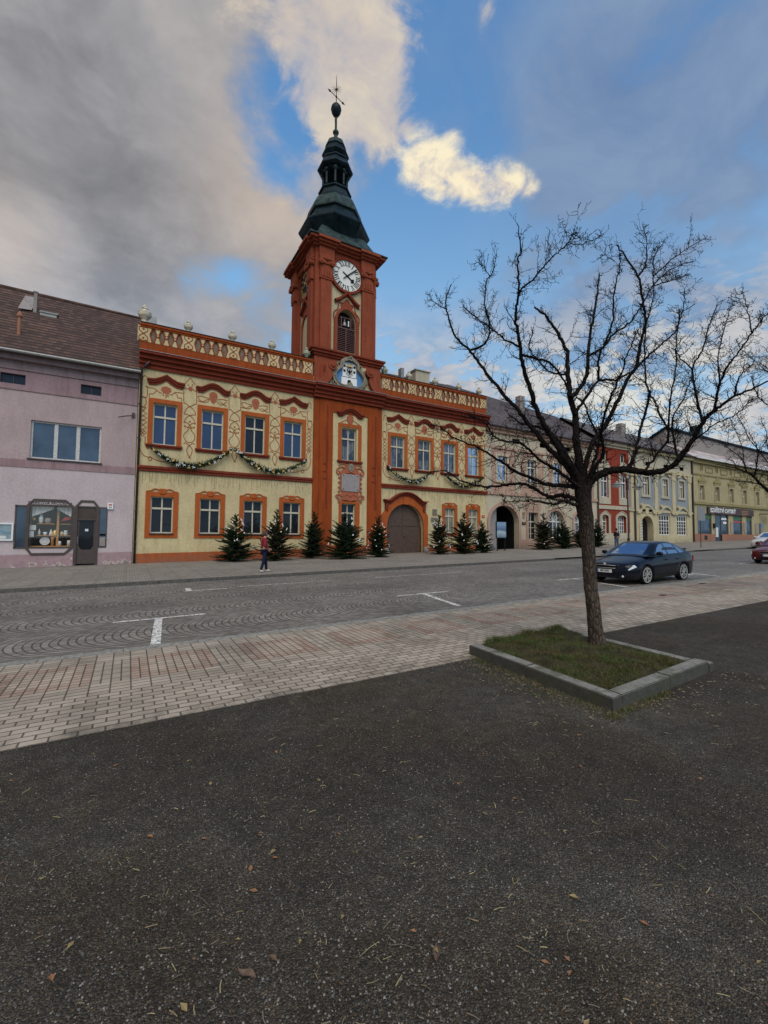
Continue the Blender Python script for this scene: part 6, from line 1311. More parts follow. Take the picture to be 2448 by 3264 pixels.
for sd,H_,Rb,mt in ((1,2.85,1.12,'fir'),(2,3.05,1.25,'firbrown'),(3,3.1,1.0,'fir'),(4,2.9,1.08,'firbrown'),(5,2.7,1.2,'fir'),(6,3.15,1.05,'firbrown')):
    tr,fm=firmesh(sd,H_,Rb,1.); o=tr.build('trunk',MT['twig'],None,local=True); tm=o.data; bpy.data.objects.remove(o); fm.materials.append(MT[mt]); protos.append((tm,fm,H_,Rb))
bb=MB(); bb.ball((0,0,0),.045,8,6); o=bb.build('bauble',MT['whitepaint'],None,True); BAU=o.data; bpy.data.objects.remove(o)
bb=MB(); bb.lathe([(.0,-.11),(.055,-.09),(.03,0),(.015,.08),(.0,.1)],(0,0,0),8); o=bb.build('ornament',MT['ceramic'],None,True); ORM=o.data; bpy.data.objects.remove(o)
st=MB(); st.lathe([(.2,0),(.2,.05),(.08,.07),(.07,.22)],(0,0,0),10); o=st.build('stand',MT['iron'],None); STM=o.data; bpy.data.objects.remove(o)
CT=[(5.6,27.2,0,2.85,14,'christmas tree with a few baubles between the second and third lower windows'),(7.65,26.3,1,3.05,9,'wide christmas tree with white paper ornaments behind the walking man'),(10.35,27.2,2,3.05,4,'plain dark christmas tree at the left edge of the orange tower bay'),
(11.9,25.5,4,2.9,12,'christmas tree in front of the lower window of the orange tower bay'),(14.4,25.9,2,2.75,32,'christmas tree full of white baubles left of the brown gate'),(19.65,26.0,5,2.95,26,'christmas tree with silver ornaments directly right of the brown gate'),
(21.5,25.6,3,3.0,24,'middle christmas tree of the three right of the gate'),(23.6,25.9,0,2.5,30,'christmas tree with white ornaments in front of the blue information board'),(31.3,26.5,5,3.25,6,'dark christmas tree right of the arched passage'),
(34.2,26.8,4,2.65,3,'short bushy christmas tree under the large arched window'),(37.0,27.1,1,2.4,3,'christmas tree mostly hidden behind the bare tree trunk'),(39.2,26.8,2,2.7,12,'christmas tree just right of the bare tree trunk beside the red house')]
for i,(x,y,k_,h,nb,lab) in enumerate(CT):
    tm,fm,H_,Rb=protos[k_]; t=thing('christmas_tree',lab,'christmas tree',(x,y,g(x)+.01),rnd.uniform(0,6.28),'christmas trees in front of the town hall row')
    s_=h/H_; wx=rnd.uniform(.9,1.1); t.scale=(s_*wx,s_*wx,s_); t.rotation_euler=(rnd.uniform(-.05,.05),rnd.uniform(-.05,.05),rnd.uniform(0,6.28))
    for nm,me in (('trunk',tm),('foliage',fm),('stand',STM)):
        o=bpy.data.objects.new(nm,me); COL.objects.link(o); o.parent=t
    for q in range(nb):
        z=rnd.uniform(.35,H_*.85); r=(Rb*(1-(z-.2)/(H_-.2))**.75+.04)*rnd.uniform(.8,1.0); a=rnd.uniform(0,6.28)
        big=(k_!=2 and rnd.random()<.4); o=bpy.data.objects.new('ornament' if big else 'bauble',ORM if big else BAU); COL.objects.link(o); o.parent=t; o.location=(r*math.cos(a),r*math.sin(a),z+.1); o.rotation_euler=(rnd.uniform(-.6,.6),rnd.uniform(-.6,.6),0)
# ------------------------------------------------------------------ BARE TREES
BT=thing('bare_tree','large bare tree with a slim trunk and wide twiggy crown in the grass bed','tree',(5.68,3.93,g(5.68)))
tr=MB(); tw=MB(); rt=random.Random(11)
def seg_dir(p,i): 
    a=Vector(p[max(0,i-1)][:3]);b=Vector(p[min(len(p)-1,i+1)][:3]); return (b-a).normalized()
def rough_tube(mb,pts,rs,n,amp,rr):
    # ring tube with knobbly radius
    k=len(pts); v=[];f=[];up=Vector((.3,.9,.1)).normalized(); ph=[rr.uniform(.85,1.15) for _ in range(n)]
    for i in range(k):
        t=(Vector(pts[min(i+1,k-1)])-Vector(pts[max(i-1,0)])).normalized(); a=t.cross(up).normalized(); b=t.cross(a)
        for j in range(n):
            an=2*PI*j/n; q=rs[i]*(1+amp*rr.uniform(-1,1)+(ph[j]-1)*amp*3); v.append(Vector(pts[i])+(a*math.cos(an)+b*math.sin(an))*q)
    for i in range(k-1):
        for j in range(n): f.append((i*n+j,i*n+(j+1)%n,(i+1)*n+(j+1)%n,(i+1)*n+j))
    f.append(tuple((k-1)*n+j for j in range(n))); mb.add(v,f)
def spur(p,d,l,r):
    q=p+d*l*.5+Vector((rt.uniform(-1,1),rt.uniform(-1,1),rt.uniform(-1,1)))*l*.15; e=p+d*l+Vector((rt.uniform(-1,1),rt.uniform(-1,1),rt.uniform(-.3,1)))*l*.25
    tw.tube([p,q,e],[r,r*.8,r*.6],3,False)
    tw.tube([e,e+(e-q).normalized()*.012],[r*1.6,r*.5],3,True)
    return q,e
def twig(p,d,l,r,lv):
    n=max(3,int(l/.055)); pts=[p.copy()]; dd=d.copy()
    for i in range(n):
        dd=(dd+Vector((rt.gauss(0,.2),rt.gauss(0,.2),rt.gauss(.03,.18)))).normalized(); p=p+dd*(l/n); pts.append(p.copy())
    rs=[r*(1-.6*i/n) for i in range(n+1)]
    tw.tube(pts,rs,3 if r<.004 else 4,False)
    for i in range(1,n+1):
        if rt.random()<.85:
            a=Vector((rt.gauss(0,1),rt.gauss(0,1),rt.gauss(.3,1))).normalized(); sd=(pts[i]-pts[i-1]).normalized(); spur(pts[i],(a*.9+sd*.6).normalized(),rt.uniform(.025,.065),max(.0030,rs[i]*.85))
        if lv>0 and rt.random()<.42:
            a=Vector((rt.gauss(0,1),rt.gauss(0,1),rt.gauss(.2,1))).normalized(); sd=(pts[i]-pts[i-1]).normalized(); twig(pts[i],(a*.75+sd*.8).normalized(),l*rt.uniform(.3,.6)*(1-.4*i/n),max(.0024,rs[i]*.75),lv-1)
for li,L in enumerate(LIMBS):
    q=cr([tuple(p) for p in L],6 if li else 5); pts=[Vector(p[:3]) for p in q]; rs=[max(.003,p[3]*(.80 if li else 1.)) for p in q]
    if li==0:
        for i,(p,r) in enumerate(zip(pts,rs)):
            pass
        rough_tube(tr,pts,rs,18,.035,rt)
        continue
    pts=[p+Vector((rt.gauss(0,.006),rt.gauss(0,.006),rt.gauss(0,.006)))*(0 if i<3 else 1) for i,p in enumerate(pts)]
    rough_tube(tr,pts,rs,8 if rs[0]>.02 else 6,.08,rt)
    acc=0; tot=len(pts)
    for i in range(3,tot):
        r=rs[i]; sl=(pts[i]-pts[i-1]).length; t_=i/tot
        if r>.065 or t_>.95: continue
        dens=(20 if r<.02 else 14)*(1.3-.65*t_)
        acc+=sl*dens
        d=(pts[i]-pts[i-1]).normalized()
        while acc>1 or rt.random()<acc:
            acc-=1
            a=Vector((rt.gauss(0,1),rt.gauss(0,1),rt.gauss(0,1)));a=(a-d*a.dot(d)).normalized()
            ll=rt.uniform(.06,.34)*(1.15 if t_<.7 else .5); twig(pts[i].lerp(pts[i-1],rt.random()),(a*.85+d*.55+Vector((0,0,.12))).normalized(),ll,min(.0060,max(.0036,r*.35)),1 if rt.random()<.75 else 0)
            if acc<0: acc=0; break
        for _ in range(3):
            if r<.03 and rt.random()<.5:
                a=Vector((rt.gauss(0,1),rt.gauss(0,1),rt.gauss(0,1))).normalized(); spur(pts[i],a,rt.uniform(.025,.07),.0036)
    twig(pts[-1],(pts[-1]-pts[-2]).normalized(),.10,.003,0)
# root flare
fl=MB(); 
T0=Vector((5.70,3.93,g(5.7)))
rough_tube(tr,[T0+Vector((0,0,-.02)),T0+Vector((-.003,0,.08)),T0+Vector((-.006,0,.15)),T0+Vector((-.015,0,.25))],[.165,.135,.118,.105],18,.06,rt)
to=tr.build('trunk',MT['bark'],BT,True); co=tw.build('crown',MT['twig'],BT,True)
def barkmat():
    m_,N,b=newmat('cracked bark'); tc=N.node('ShaderNodeTexCoord').outputs['Object']
    mp=N.node('ShaderNodeMapping'); mp.inputs['Scale'].default_value=(26,26,7); N.link(tc,mp.inputs[0])
    v=N.node('ShaderNodeTexVoronoi'); v.feature='DISTANCE_TO_EDGE'; v.inputs['Scale'].default_value=1.2; N.link(mp.outputs[0],v.inputs['Vector'])
    n=N.noise(1.2,5,.65,mp.outputs[0]); s_=N.node('ShaderNodeSeparateXYZ'); N.link(tc,s_.inputs[0]); hi=N.step(s_.outputs[2],.9,2.6)  # upper limbs coloured near black, as a silhouette against the sky
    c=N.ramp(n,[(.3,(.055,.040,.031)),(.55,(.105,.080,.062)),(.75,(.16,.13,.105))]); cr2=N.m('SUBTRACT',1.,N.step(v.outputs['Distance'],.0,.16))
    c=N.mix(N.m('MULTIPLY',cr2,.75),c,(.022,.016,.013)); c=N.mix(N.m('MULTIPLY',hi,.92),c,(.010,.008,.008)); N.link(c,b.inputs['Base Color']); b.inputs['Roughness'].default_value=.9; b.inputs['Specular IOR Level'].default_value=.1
    bump(N,b,N.m('ADD',N.m('MULTIPLY',N.step(v.outputs['Distance'],0.,.25),.8),N.m('MULTIPLY',n,.6)),.9,.012); return m_
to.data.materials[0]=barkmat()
B2=thing('bare_tree','bare twiggy tree at the right edge beyond the first tree bed','tree',(15.25,3.95,g(15.25)),R(168)); B2.scale=(1.22,1.22,1.02)
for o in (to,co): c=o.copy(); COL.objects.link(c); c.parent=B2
t2=thing('tree_bed','second granite edged tree bed at the far right edge','tree bed',(15.2,3.85,g(15.2)))
for (a,b_,c_,d_) in ((14.1,14.26,2.7,4.95),(16.1,16.26,2.7,4.95),(14.26,16.1,2.7,2.86),(14.26,16.1,4.79,4.95)):
    m=MB(); m.gbox(a,b_,c_,d_,-.1,.13); m.build('kerb_stone',MT['granite'],t2)
m=MB(); m.gbox(14.26,16.1,2.86,4.79,-.1,.08); m.build('soil',MT['soil'],t2)
# ------------------------------------------------------------------ CARS
MT['tyre']=simple('black tyre rubber',(.015,.015,.016),.85,.2,20,obj=True)
MT['alloy']=simple('silver alloy',(.42,.42,.41),.35,.08,9,.25,obj=True)
MT['lampglass']=simple('headlamp glass',(.66,.68,.68),.12,.2,14,.1,.6,obj=True)
MT['tail']=simple('red lamp',(.3,.02,.02),.25,.1,8,obj=True)
def paint(name,col,coat=1.):
    m_,N,b=newmat(name); b.inputs['Base Color'].default_value=(*col,1); b.inputs['Roughness'].default_value=.32; b.inputs['Metallic'].default_value=.1; b.inputs['Coat Weight'].default_value=coat*.4; b.inputs['Specular IOR Level'].default_value=.12; b.inputs['Coat Roughness'].default_value=.04
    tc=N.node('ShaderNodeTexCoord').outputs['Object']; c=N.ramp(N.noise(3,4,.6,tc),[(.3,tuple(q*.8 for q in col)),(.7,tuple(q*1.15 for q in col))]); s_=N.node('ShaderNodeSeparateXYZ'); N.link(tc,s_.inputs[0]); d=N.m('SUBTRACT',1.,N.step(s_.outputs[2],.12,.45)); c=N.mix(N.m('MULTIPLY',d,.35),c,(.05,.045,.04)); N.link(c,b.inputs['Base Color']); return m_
def lerp_tab(tab,x):
    if x<=tab[0][0]: return tab[0][1]
    for (a,b_),(c,d) in zip(tab,tab[1:]):
        if x<=c: t=(x-a)/(c-a); t=t*t*(3-2*t) if False else t; return b_+(d-b_)*t
    return tab[-1][1]
def make_car(name,label,loc,pm,plate,L=3.85,group='cars parked in the square'):
    T=thing(name,label,'car',loc,0,group); T.rotation_euler=(0,-math.atan(S),0)
    FW,RW=.88,3.01; RA=.345
    hood=[(0,.50),(.03,.60),(.10,.66),(.25,.70),(.6,.775),(.95,.84),(1.2,.88),(3.3,.93),(3.45,.97),(3.72,.965),(3.80,.90),(3.85,.75)]
    sh=[(0,.46),(.03,.56),(.10,.60),(.25,.63),(.6,.70),(1.2,.80),(2.0,.84),(3.2,.87),(3.72,.87),(3.80,.82),(3.85,.7)]
    wd=[(0,.50),(.03,.60),(.10,.70),(.25,.79),(.5,.84),(1.2,.85),(3.2,.85),(3.6,.82),(3.76,.76),(3.85,.62)]
    zb=[(0,.30),(.05,.20),(.3,.17),(3.5,.19),(3.78,.26),(3.85,.34)]
    xs=sorted(set([0,.015,.03,.06,.1,.17,.25]+[round(.3+.045*i,3) for i in range(79) if .3+.045*i<3.7]+[3.72,3.76,3.8,3.83,3.85]))
    v=[];f=[];n=0
    for x in xs:
        w=lerp_tab(wd,x); b0=lerp_tab(zb,x); s_=lerp_tab(sh,x); h=lerp_tab(hood,x); a=b0
        for c in (FW,RW):
            if abs(x-c)<RA: a=max(a,.27+math.sqrt(RA*RA-(x-c)**2))
        half=[(0,b0),(w*.68,b0),(w*.965,a),(w,max(a+.02,b0+(s_-b0)*.35)),(w*1.0,max(a+.03,b0+(s_-b0)*.62)),(w*.975,max(a+.035,s_-.04)),(w*.93,max(s_,a+.04)),(w*.75,s_+(h-s_)*.65),(w*.4,h-.006),(0,h)]
        v+= [(x,-y,z) for y,z in half]+[(x,y,z) for y,z in half[-2:0:-1]]; n=len(half)*2-2
    k=len(xs)
    for i in range(k-1):
        for j in range(n): f.append((i*n+j,i*n+(j+1)%n,(i+1)*n+(j+1)%n,(i+1)*n+j))
    f+=[tuple(range(n)),tuple((k-1)*n+j for j in range(n))]
    m=MB(); m.add(v,f); bd=m.build('body',pm,T,True,True)
    zc=[(1.02,.86),(1.2,.93),(1.45,1.06),(1.72,1.21),(1.9,1.275),(2.2,1.31),(2.55,1.30),(2.8,1.25),(3.05,1.16),(3.3,1.05),(3.5,.97)]
    W=lambda z:.795-.235*max(0,(z-.86)/.45)**1.25
    q=cr(zc,4); v=[];f=[]
    for x,z in q:
        z2=max(.86,z-.045); zm=(.84+z2)/2; half=[(W(.84),.84),(W(zm),zm),(W(z2),z2),(W(z2)*.9,z-.012),(W(z2)*.5,z-.002),(0,z)]
        v+=[(x,-y,zz) for y,zz in half]+[(x,y,zz) for y,zz in half[-2::-1]]
    n=11
    for i in range(len(q)-1):
        for j in range(n-1): f.append((i*n+j,i*n+j+1,(i+1)*n+j+1,(i+1)*n+j))
    m=MB(); m.add(v,f); m.build('cabin',pm,T,True,True)
    def topz(x): return lerp_tab(q,x)
    def glass(name,xa,xb,fr,n_=8):
        m=MB(); v=[];f=[]
        for i in range(n_+1):
            x=xa+(xb-xa)*i/n_; z=topz(x); w=W(max(.86,z-.045))*fr
            for j in range(7): y=-w+2*w*j/6; v.append((x,y,z-.03*abs(y/w)**3*fr+.006))
        for i in range(n_):
            for j in range(6): a=i*7+j; f.append((a,a+1,a+8,a+7))
        m.add(v,f); return m.build(name,MT['carglass'],T,True,True)
    glass('windshield',1.13,1.76,.90); glass('rear_window',2.85,3.42,.86)
    def sideglass(pts):
        for s_ in (-1,1):
            m=MB(); m.add([(x,s_*(W(z)+.006),z) for x,z in pts],[tuple(range(len(pts)))]); m.build('side_window',MT['carglass'],T,False,True)
    sideglass([(1.42,.885),(2.12,.90),(2.10,1.235),(1.88,1.20),(1.68,1.10)]); sideglass([(2.18,.90),(2.80,.915),(2.66,1.21),(2.45,1.24),(2.16,1.238)]); sideglass([(2.86,.92),(3.16,.93),(2.98,1.08),(2.74,1.19)])
    for s_ in (-1,1):
        m=MB(); P=lambda x,z:(x,s_*(.852),z)
        for (x0,z0,x1,z1) in ((1.36,.28,1.36,.85),(2.15,.25,2.15,.87),(2.72,.55,2.86,.88)):
            m.add([(x0-.005,s_*.853,z0),(x0+.005,s_*.853,z0),(x1+.005,s_*(.853 if z1<.7 else .825),z1-.04),(x1-.005,s_*(.853 if z1<.7 else .825),z1-.04)],[(0,1,2,3)])
        m.build('door_gap',MT['black'],T,False,True)
        for x0 in (1.98,2.66): m=MB(); m.tube([(x0-.08,s_*.855,.735),(x0,s_*.872,.74),(x0+.08,s_*.855,.735)],.014,6); m.build('door_handle',pm,T,True,True)
        m=MB(); m.lathe([(.02,-.06),(.09,-.04),(.10,.02),(.07,.06),(.01,.07)],(1.42,s_*.93,.93),10,0,.6,1.1); m.box(1.38,1.46,*sorted((s_*.78,s_*.9)),.88,.91); m.build('door_mirror',pm,T,True,True)
        m=MB(); 
        pts=[(.03,.37,.475),(.055,.41,.605),(.16,.66,.63),(.29,.79,.615),(.34,.835,.555),(.12,.73,.465)]
        m.add([(x-.012,s_*y,z) for x,y,z in pts]+[(x+.05,s_*y*.97,z) for x,y,z in pts],[(0,1,2,3,4,5)]+[(i,(i+1)%6,(i+1)%6+6,i+6) for i in range(6)]); hl=m.build('headlight',MT['lampglass'],T,False,True)
        m=MB(); [m.ball((.055+.11*i,s_*(.50+.13*i),.55),.035,8,5) for i in range(2)]; m.build('lamp_reflector',MT['gutter'],hl,True,True)
        m=MB(); m.box(3.76,3.83,*sorted((s_*.52,s_*.76)),.60,.80); m.build('tail_light',MT['tail'],T,False,True)
        m=MB(); m.disc((0,0),.045,0,.02,10); m=MB(); m.ball((.04,s_*.56,.27),.04,8,5); m.build('fog_lamp',MT['lampglass'],T,True,True)
    m=MB(); m.box(-.012,.05,-.34,.34,.515,.585); m.box(-.008,.04,-.42,.42,.235,.31)
    for k_ in range(9): m.box(-.018,-.01,-.31+k_*.077-.006,-.31+k_*.077+.006,.52,.58)
    m.build('grille',MT['black'],T,False,True)
    m=MB(); m.tube([(-.015,-.36,.51),(-.022,0,.505),(-.015,.36,.51)],.008,6); m.tube([(-.012,-.36,.59),(-.02,0,.6),(-.012,.36,.59)],.008,6); m.build('grille_trim',MT['alloy'],T,True,True)
    m=MB(); m.lathe([(.0,-.01),(.045,-.008),(.05,0),(.045,.01),(0,.014)],(0,0,0),12); bg_=m.build('badge',MT['alloy'],T,True,True); bg_.rotation_euler=(0,R(-80),0); bg_.location=(-.012,0,.625)
    m=MB(); m.box(-.028,-.012,-.24,.24,.365,.465); pl=m.build('number_plate',MT['whitepaint'],T,False,True)
    m=MB(); m.box(-.031,-.0285,.20,.24,.367,.463); m.build('plate_band',MT['blueshield'],pl,False,True)
    if plate:
        t=text_mesh('plate_lettering',plate,.095,(0,0,0),MT['black'],pl,(R(90),0,R(-90)),.8,.002,bold=.0015); t.location=(-.0305,-.01,.415)
    m=MB(); m.box(3.5,3.78,-.60,.60,1.03,1.045); m.box(3.6,3.7,-.58,-.55,.96,1.03); m.box(3.6,3.7,.55,.58,.96,1.03); m.build('boot_spoiler',pm,T,False,True)
    m=MB(); m.tube([(2.55,0,1.30),(2.75,0,1.43)],.006,4); m.build('aerial',MT['black'],T,False,True)
    m=MB(); m.box(.5,3.4,-.6,.6,.16,.2); m.build('underbody',MT['black'],T,False,True)
    m=MB(); m.box(1.3,2.7,-.5,-.1,.5,1.0) if False else None
    for xx in (FW,RW):
        for s_ in (-1,1):
            def ty(a,b_): return None
            w_=MB(); ri=[(.21,-.085),(.275,-.09),(.288,-.06),(.29,0),(.288,.06),(.275,.09),(.225,.085)]
            vv=[];ff=[];nn=28
            for r_,o_ in ri:
                for j in range(nn): an=2*PI*j/nn; vv.append((xx+r_*math.cos(an),s_*.745+o_,.285+r_*math.sin(an)))
            for i in range(len(ri)-1):
                for j in range(nn): ff.append((i*nn+j,i*nn+(j+1)%nn,(i+1)*nn+(j+1)%nn,(i+1)*nn+j))
            w_.add(vv,ff); wo=w_.build('wheel',MT['tyre'],T,True,True)
            r_=MB(); y0=s_*.836
            r_.disc((xx,.285),.20,min(y0-s_*.06,y0-s_*.05),max(y0-s_*.06,y0-s_*.05),20); r_.build('brake_disc',MT['black'],wo,False,True)
            r_=MB(); ya,yb=sorted((y0,y0-s_*.03)); r_.ribbon([(xx+.222*math.cos(2*PI*j/28),.285+.222*math.sin(2*PI*j/28)) for j in range(28)],.028,ya,yb,True)
            for j in range(5):
                for o_ in (-.14,.14):
                    an=2*PI*j/5+.3; r_.ribbon([(xx+.04*math.cos(an+o_*.5),.285+.04*math.sin(an+o_*.5)),(xx+.218*math.cos(an+o_*1.9),.285+.218*math.sin(an+o_*1.9))],.026,ya,yb)
            r_.disc((xx,.285),.045,ya,yb,12); r_.build('rim',MT['alloy'],wo,False,True)
    return T
cz=lambda x,y:g(x)-.10*(y-7.66)/10.24
make_car('parked_car','dark blue saloon with silver alloy wheels parked behind the bare tree',(13.12,8.74,cz(13.1,8.74)),paint('dark blue car paint',(.0012,.003,.011)),'8P5 9475')
c2=make_car('parked_car','white car parked by the far kerb at the right edge',(46.6,16.7,cz(46.6,16.7)),paint('white car paint',(.62,.62,.60)),'')
c2.scale=(1.1,1.1,1.1)
make_car('parked_car','dark red car cut off by the right edge of the picture',(26.3,9.15,cz(26.3,9.15)),paint('dark red car paint',(.10,.006,.010)),'')
# ------------------------------------------------------------------ PEOPLE
def skin(name,nodes,edges,mat,parent,lv=1):
    ks=list(nodes); me=bpy.data.meshes.new(name); me.from_pydata([nodes[k][0] for k in ks],[(ks.index(a),ks.index(b)) for a,b in edges],[])
    o=bpy.data.objects.new(name,me); COL.objects.link(o); md=o.modifiers.new('s','SKIN')
    for k_,vv in zip(ks,me.skin_vertices[0].data): r=nodes[k_][1]; vv.radius=(r,r) if not isinstance(r,tuple) else r
    me.skin_vertices[0].data[0].use_root=True
    s_=o.modifiers.new('u','SUBSURF'); s_.levels=lv; s_.render_levels=lv
    dg=bpy.context.evaluated_depsgraph_get(); nm=bpy.data.meshes.new_from_object(o.evaluated_get(dg)); bpy.data.objects.remove(o)
    nm.materials.clear(); nm.materials.append(mat); nm.shade_smooth()
    n=bpy.data.objects.new(name,nm); COL.objects.link(n); n.parent=parent; LOC[n.name]=Vector(); return n
def hand(nodes,edges,wr,d,side,pre):
    d=Vector(d).normalized(); w=Vector(nodes[wr][0]); s_=Vector(side).normalized(); nodes[pre+'palm']=(tuple(w+d*.05),.022); edges.append((wr,pre+'palm'))
    for i,l in enumerate((.065,.075,.07,.055)):
        o=(i-1.5)*.017; a=w+d*.085+s_*o; b=a+d*l*.55; c=b+(d*.6+d.cross(s_)*.6).normalized()*l*.5
        for nn,p,r in ((f'{pre}f{i}a',a,.009),(f'{pre}f{i}b',b,.0085),(f'{pre}f{i}c',c,.007)): nodes[nn]=(tuple(p),r)
        edges+= [(pre+'palm',f'{pre}f{i}a'),(f'{pre}f{i}a',f'{pre}f{i}b'),(f'{pre}f{i}b',f'{pre}f{i}c')]
    a=w+d*.03+s_*-.03; b=a+(d*.6-s_*.6).normalized()*.04; nodes[pre+'ta']=(tuple(a),.011); nodes[pre+'tb']=(tuple(b),.009); edges+=[(pre+'palm',pre+'ta'),(pre+'ta',pre+'tb')]
MT['skin']=simple('skin',(.42,.24,.17),.6,.08,10,obj=True)
def cloth(n_,c): return simple(n_,c,.85,.22,9,bmp=.3,bs=14,obj=True)
def person(label,loc,rz,J,cols,hat):
    T=thing('person',label,'person',loc,rz)
    N_={'pel':(J['pel'],.11),'sp':(J['sp'],.115),'ch':(J['ch'],.13),'nk':(J['nk'],.052),'hd0':(J['hd'][0],.07),'hd1':(J['hd'][1],.095),'hd2':(J['hd'][2],.085)}
    E_=[('pel','sp'),('sp','ch'),('ch','nk'),('nk','hd0'),('hd0','hd1'),('hd1','hd2')]
    for s_ in 'rl':
        for a,r in (('hip',.085),('kn',.055),('an',.038),('to',.032)): N_[a+s_]=(J[a+s_],r)
        for a,r in (('shd',.055),('el',.04),('wr',.026)): N_[a+s_]=(J[a+s_],r)
        E_+=[('pel','hip'+s_),('hip'+s_,'kn'+s_),('kn'+s_,'an'+s_),('an'+s_,'to'+s_),('ch','shd'+s_),('shd'+s_,'el'+s_),('el'+s_,'wr'+s_)]
        hand(N_,E_,'wr'+s_,Vector(J['wr'+s_])-Vector(J['el'+s_]),(0,.0,1),'h'+s_)
    b=skin('body',N_,E_,MT['skin'],T)
    h1=Vector(J['hd'][1]); fx=J['face']; fd=Vector(fx); sd=Vector((-fd.y,fd.x,0))
    m=MB(); p=h1+fd*.095; m.add([tuple(p+Vector((0,0,.03))),tuple(p+sd*.016+Vector((0,0,-.02))),tuple(p-sd*.016+Vector((0,0,-.02))),tuple(p+fd*.028+Vector((0,0,-.015)))],[(0,1,3),(0,3,2),(1,2,3)]); m.build('nose',MT['skin'],b,False,True)
    for s_ in (-1,1):
        m=MB(); m.ball(tuple(h1+fd*.078+sd*s_*.033+Vector((0,0,.025))),.011,6,4); m.build('eye',MT['black'],b,True,True)
        m=MB(); m.ball(tuple(h1+sd*s_*.092),.022,6,4,1.4); m.build('ear',MT['skin'],b,True,True)
    m=MB(); m.box(-.02,.02,-.02,.02,-.004,.004); mo=m.build('mouth',simple('lips',(.28,.09,.08),.6,.1,9),b,False,True); mo.location=h1+fd*.075+Vector((0,0,-.045))
    jk={'pel':(J['pel'],.135),'sp':(J['sp'],.14),'ch':(J['ch'],.155),'nk':(tuple(Vector(J['nk'])-Vector((0,0,.03))),.07)}; je=[('pel','sp'),('sp','ch'),('ch','nk')]
    for s_ in 'rl':
        for a,r in (('shd',.075),('el',.062),('wr',.042)): jk[a+s_]=(J[a+s_],r)
        je+=[('ch','shd'+s_),('shd'+s_,'el'+s_),('el'+s_,'wr'+s_)]
    skin('jacket',jk,je,cols[0],T)
    lo={'pel':(tuple(Vector(J['pel'])+Vector((0,0,.06))),.142),'p2':(tuple(Vector(J['pel'])+Vector((0,0,-.05))),.145)}; skin('jacket_hem',lo,[('pel','p2')],cols[1],T)
    tr_={'pel':(J['pel'],.12)}; te=[]
    for s_ in 'rl':
        for a,r in (('hip',.10),('kn',.075),('an',.062)): tr_[a+s_]=(J[a+s_],r)
        te+=[('pel','hip'+s_),('hip'+s_,'kn'+s_),('kn'+s_,'an'+s_)]
    skin('trousers',tr_,te,cols[2],T)
    for s_ in 'rl':
        a=Vector(J['an'+s_]);t_=Vector(J['to'+s_]); bk=a+(a-t_).normalized()*.05; bk.z=.045
        skin('shoe',{'a':(tuple(bk),.045),'b':(tuple(a.lerp(t_,.5)*1.0),.05),'c':(tuple(t_+(t_-a)*.15),.035)},[('a','b'),('b','c')],cols[3],T)
    m=MB(); c=h1+Vector((0,0,.035))
    if hat: 
        m.lathe([(.105,0),(.11,.03),(.10,.08),(.06,.115),(.0,.12)],tuple(c),12); m.poly([(c.x+.06,c.z+.0),(c.x+.19,c.z-.012),(c.x+.19,c.z+.0),(c.x+.06,c.z+.03)],c.y-.07,c.y+.07); m.build('cap',cols[4],T,True,True)
    m=MB(); m.lathe([(.07,-.09),(.100,-.04),(.106,.02),(.105,.07),(.08,.12),(.02,.14)],tuple(c-fd*.022+Vector((0,0,-.02))),12); m.build('hair',cols[5],T,True,True)
    return T
J1=dict(pel=(0,0,.93),sp=(-.01,0,1.12),ch=(0,0,1.34),nk=(.03,0,1.49),hd=((.05,0,1.55),(.07,0,1.62),(.06,0,1.69)),
 hipr=(0,-.09,.88),knr=(-.04,-.10,.50),anr=(-.17,-.10,.09),tor=(-.05,-.11,.04),hipl=(0,.09,.88),knl=(.12,.09,.50),anl=(.16,.09,.08),tol=(.30,.08,.04),
 shdr=(-.02,-.19,1.40),elr=(-.08,-.25,1.13),wrr=(.13,-.20,1.02),shdl=(-.02,.19,1.40),ell=(.02,.25,1.12),wrl=(.20,.14,.98),face=(1,0,0))
person('person walking in a red jacket, dark trousers, white shoes and a dark cap',(5.06,19.05,g(5.06)+.015),R(8),J1,[cloth('crimson jacket',(.20,.012,.025)),cloth('black jacket hem',(.012,.012,.014)),cloth('navy trousers',(.012,.016,.035)),cloth('pale sneakers',(.45,.45,.42)),cloth('dark maroon cap',(.05,.012,.012)),cloth('grey hair',(.06,.05,.045))],True)
J2=dict(pel=(0,0,.95),sp=(0,0,1.14),ch=(0,0,1.36),nk=(0,.0,1.51),hd=((.0,-.01,1.57),(.0,-.02,1.64),(.0,-.01,1.71)),
 hipr=(-.09,0,.9),knr=(-.11,-.03,.5),anr=(-.12,0,.09),tor=(-.13,-.13,.04),hipl=(.09,0,.9),knl=(.12,-.02,.5),anl=(.14,.02,.09),tol=(.18,-.10,.04),
 shdr=(-.19,0,1.42),elr=(-.25,.02,1.14),wrr=(-.06,-.17,1.06),shdl=(.19,0,1.42),ell=(.27,0,1.16),wrl=(.12,-.18,1.0),face=(0,-1,0))
person('person with dark hair in a black jacket and blue jeans standing beyond the blue car',(37.3,23.7,g(37.3)+.015),R(-15),J2,[cloth('black coat',(.012,.012,.015)),cloth('black coat hem',(.010,.010,.012)),cloth('blue jeans',(.055,.085,.14)),cloth('dark boots',(.02,.018,.018)),cloth('unused dark cap',(.02,.02,.02)),cloth('dark brown hair',(.02,.014,.012))],False)
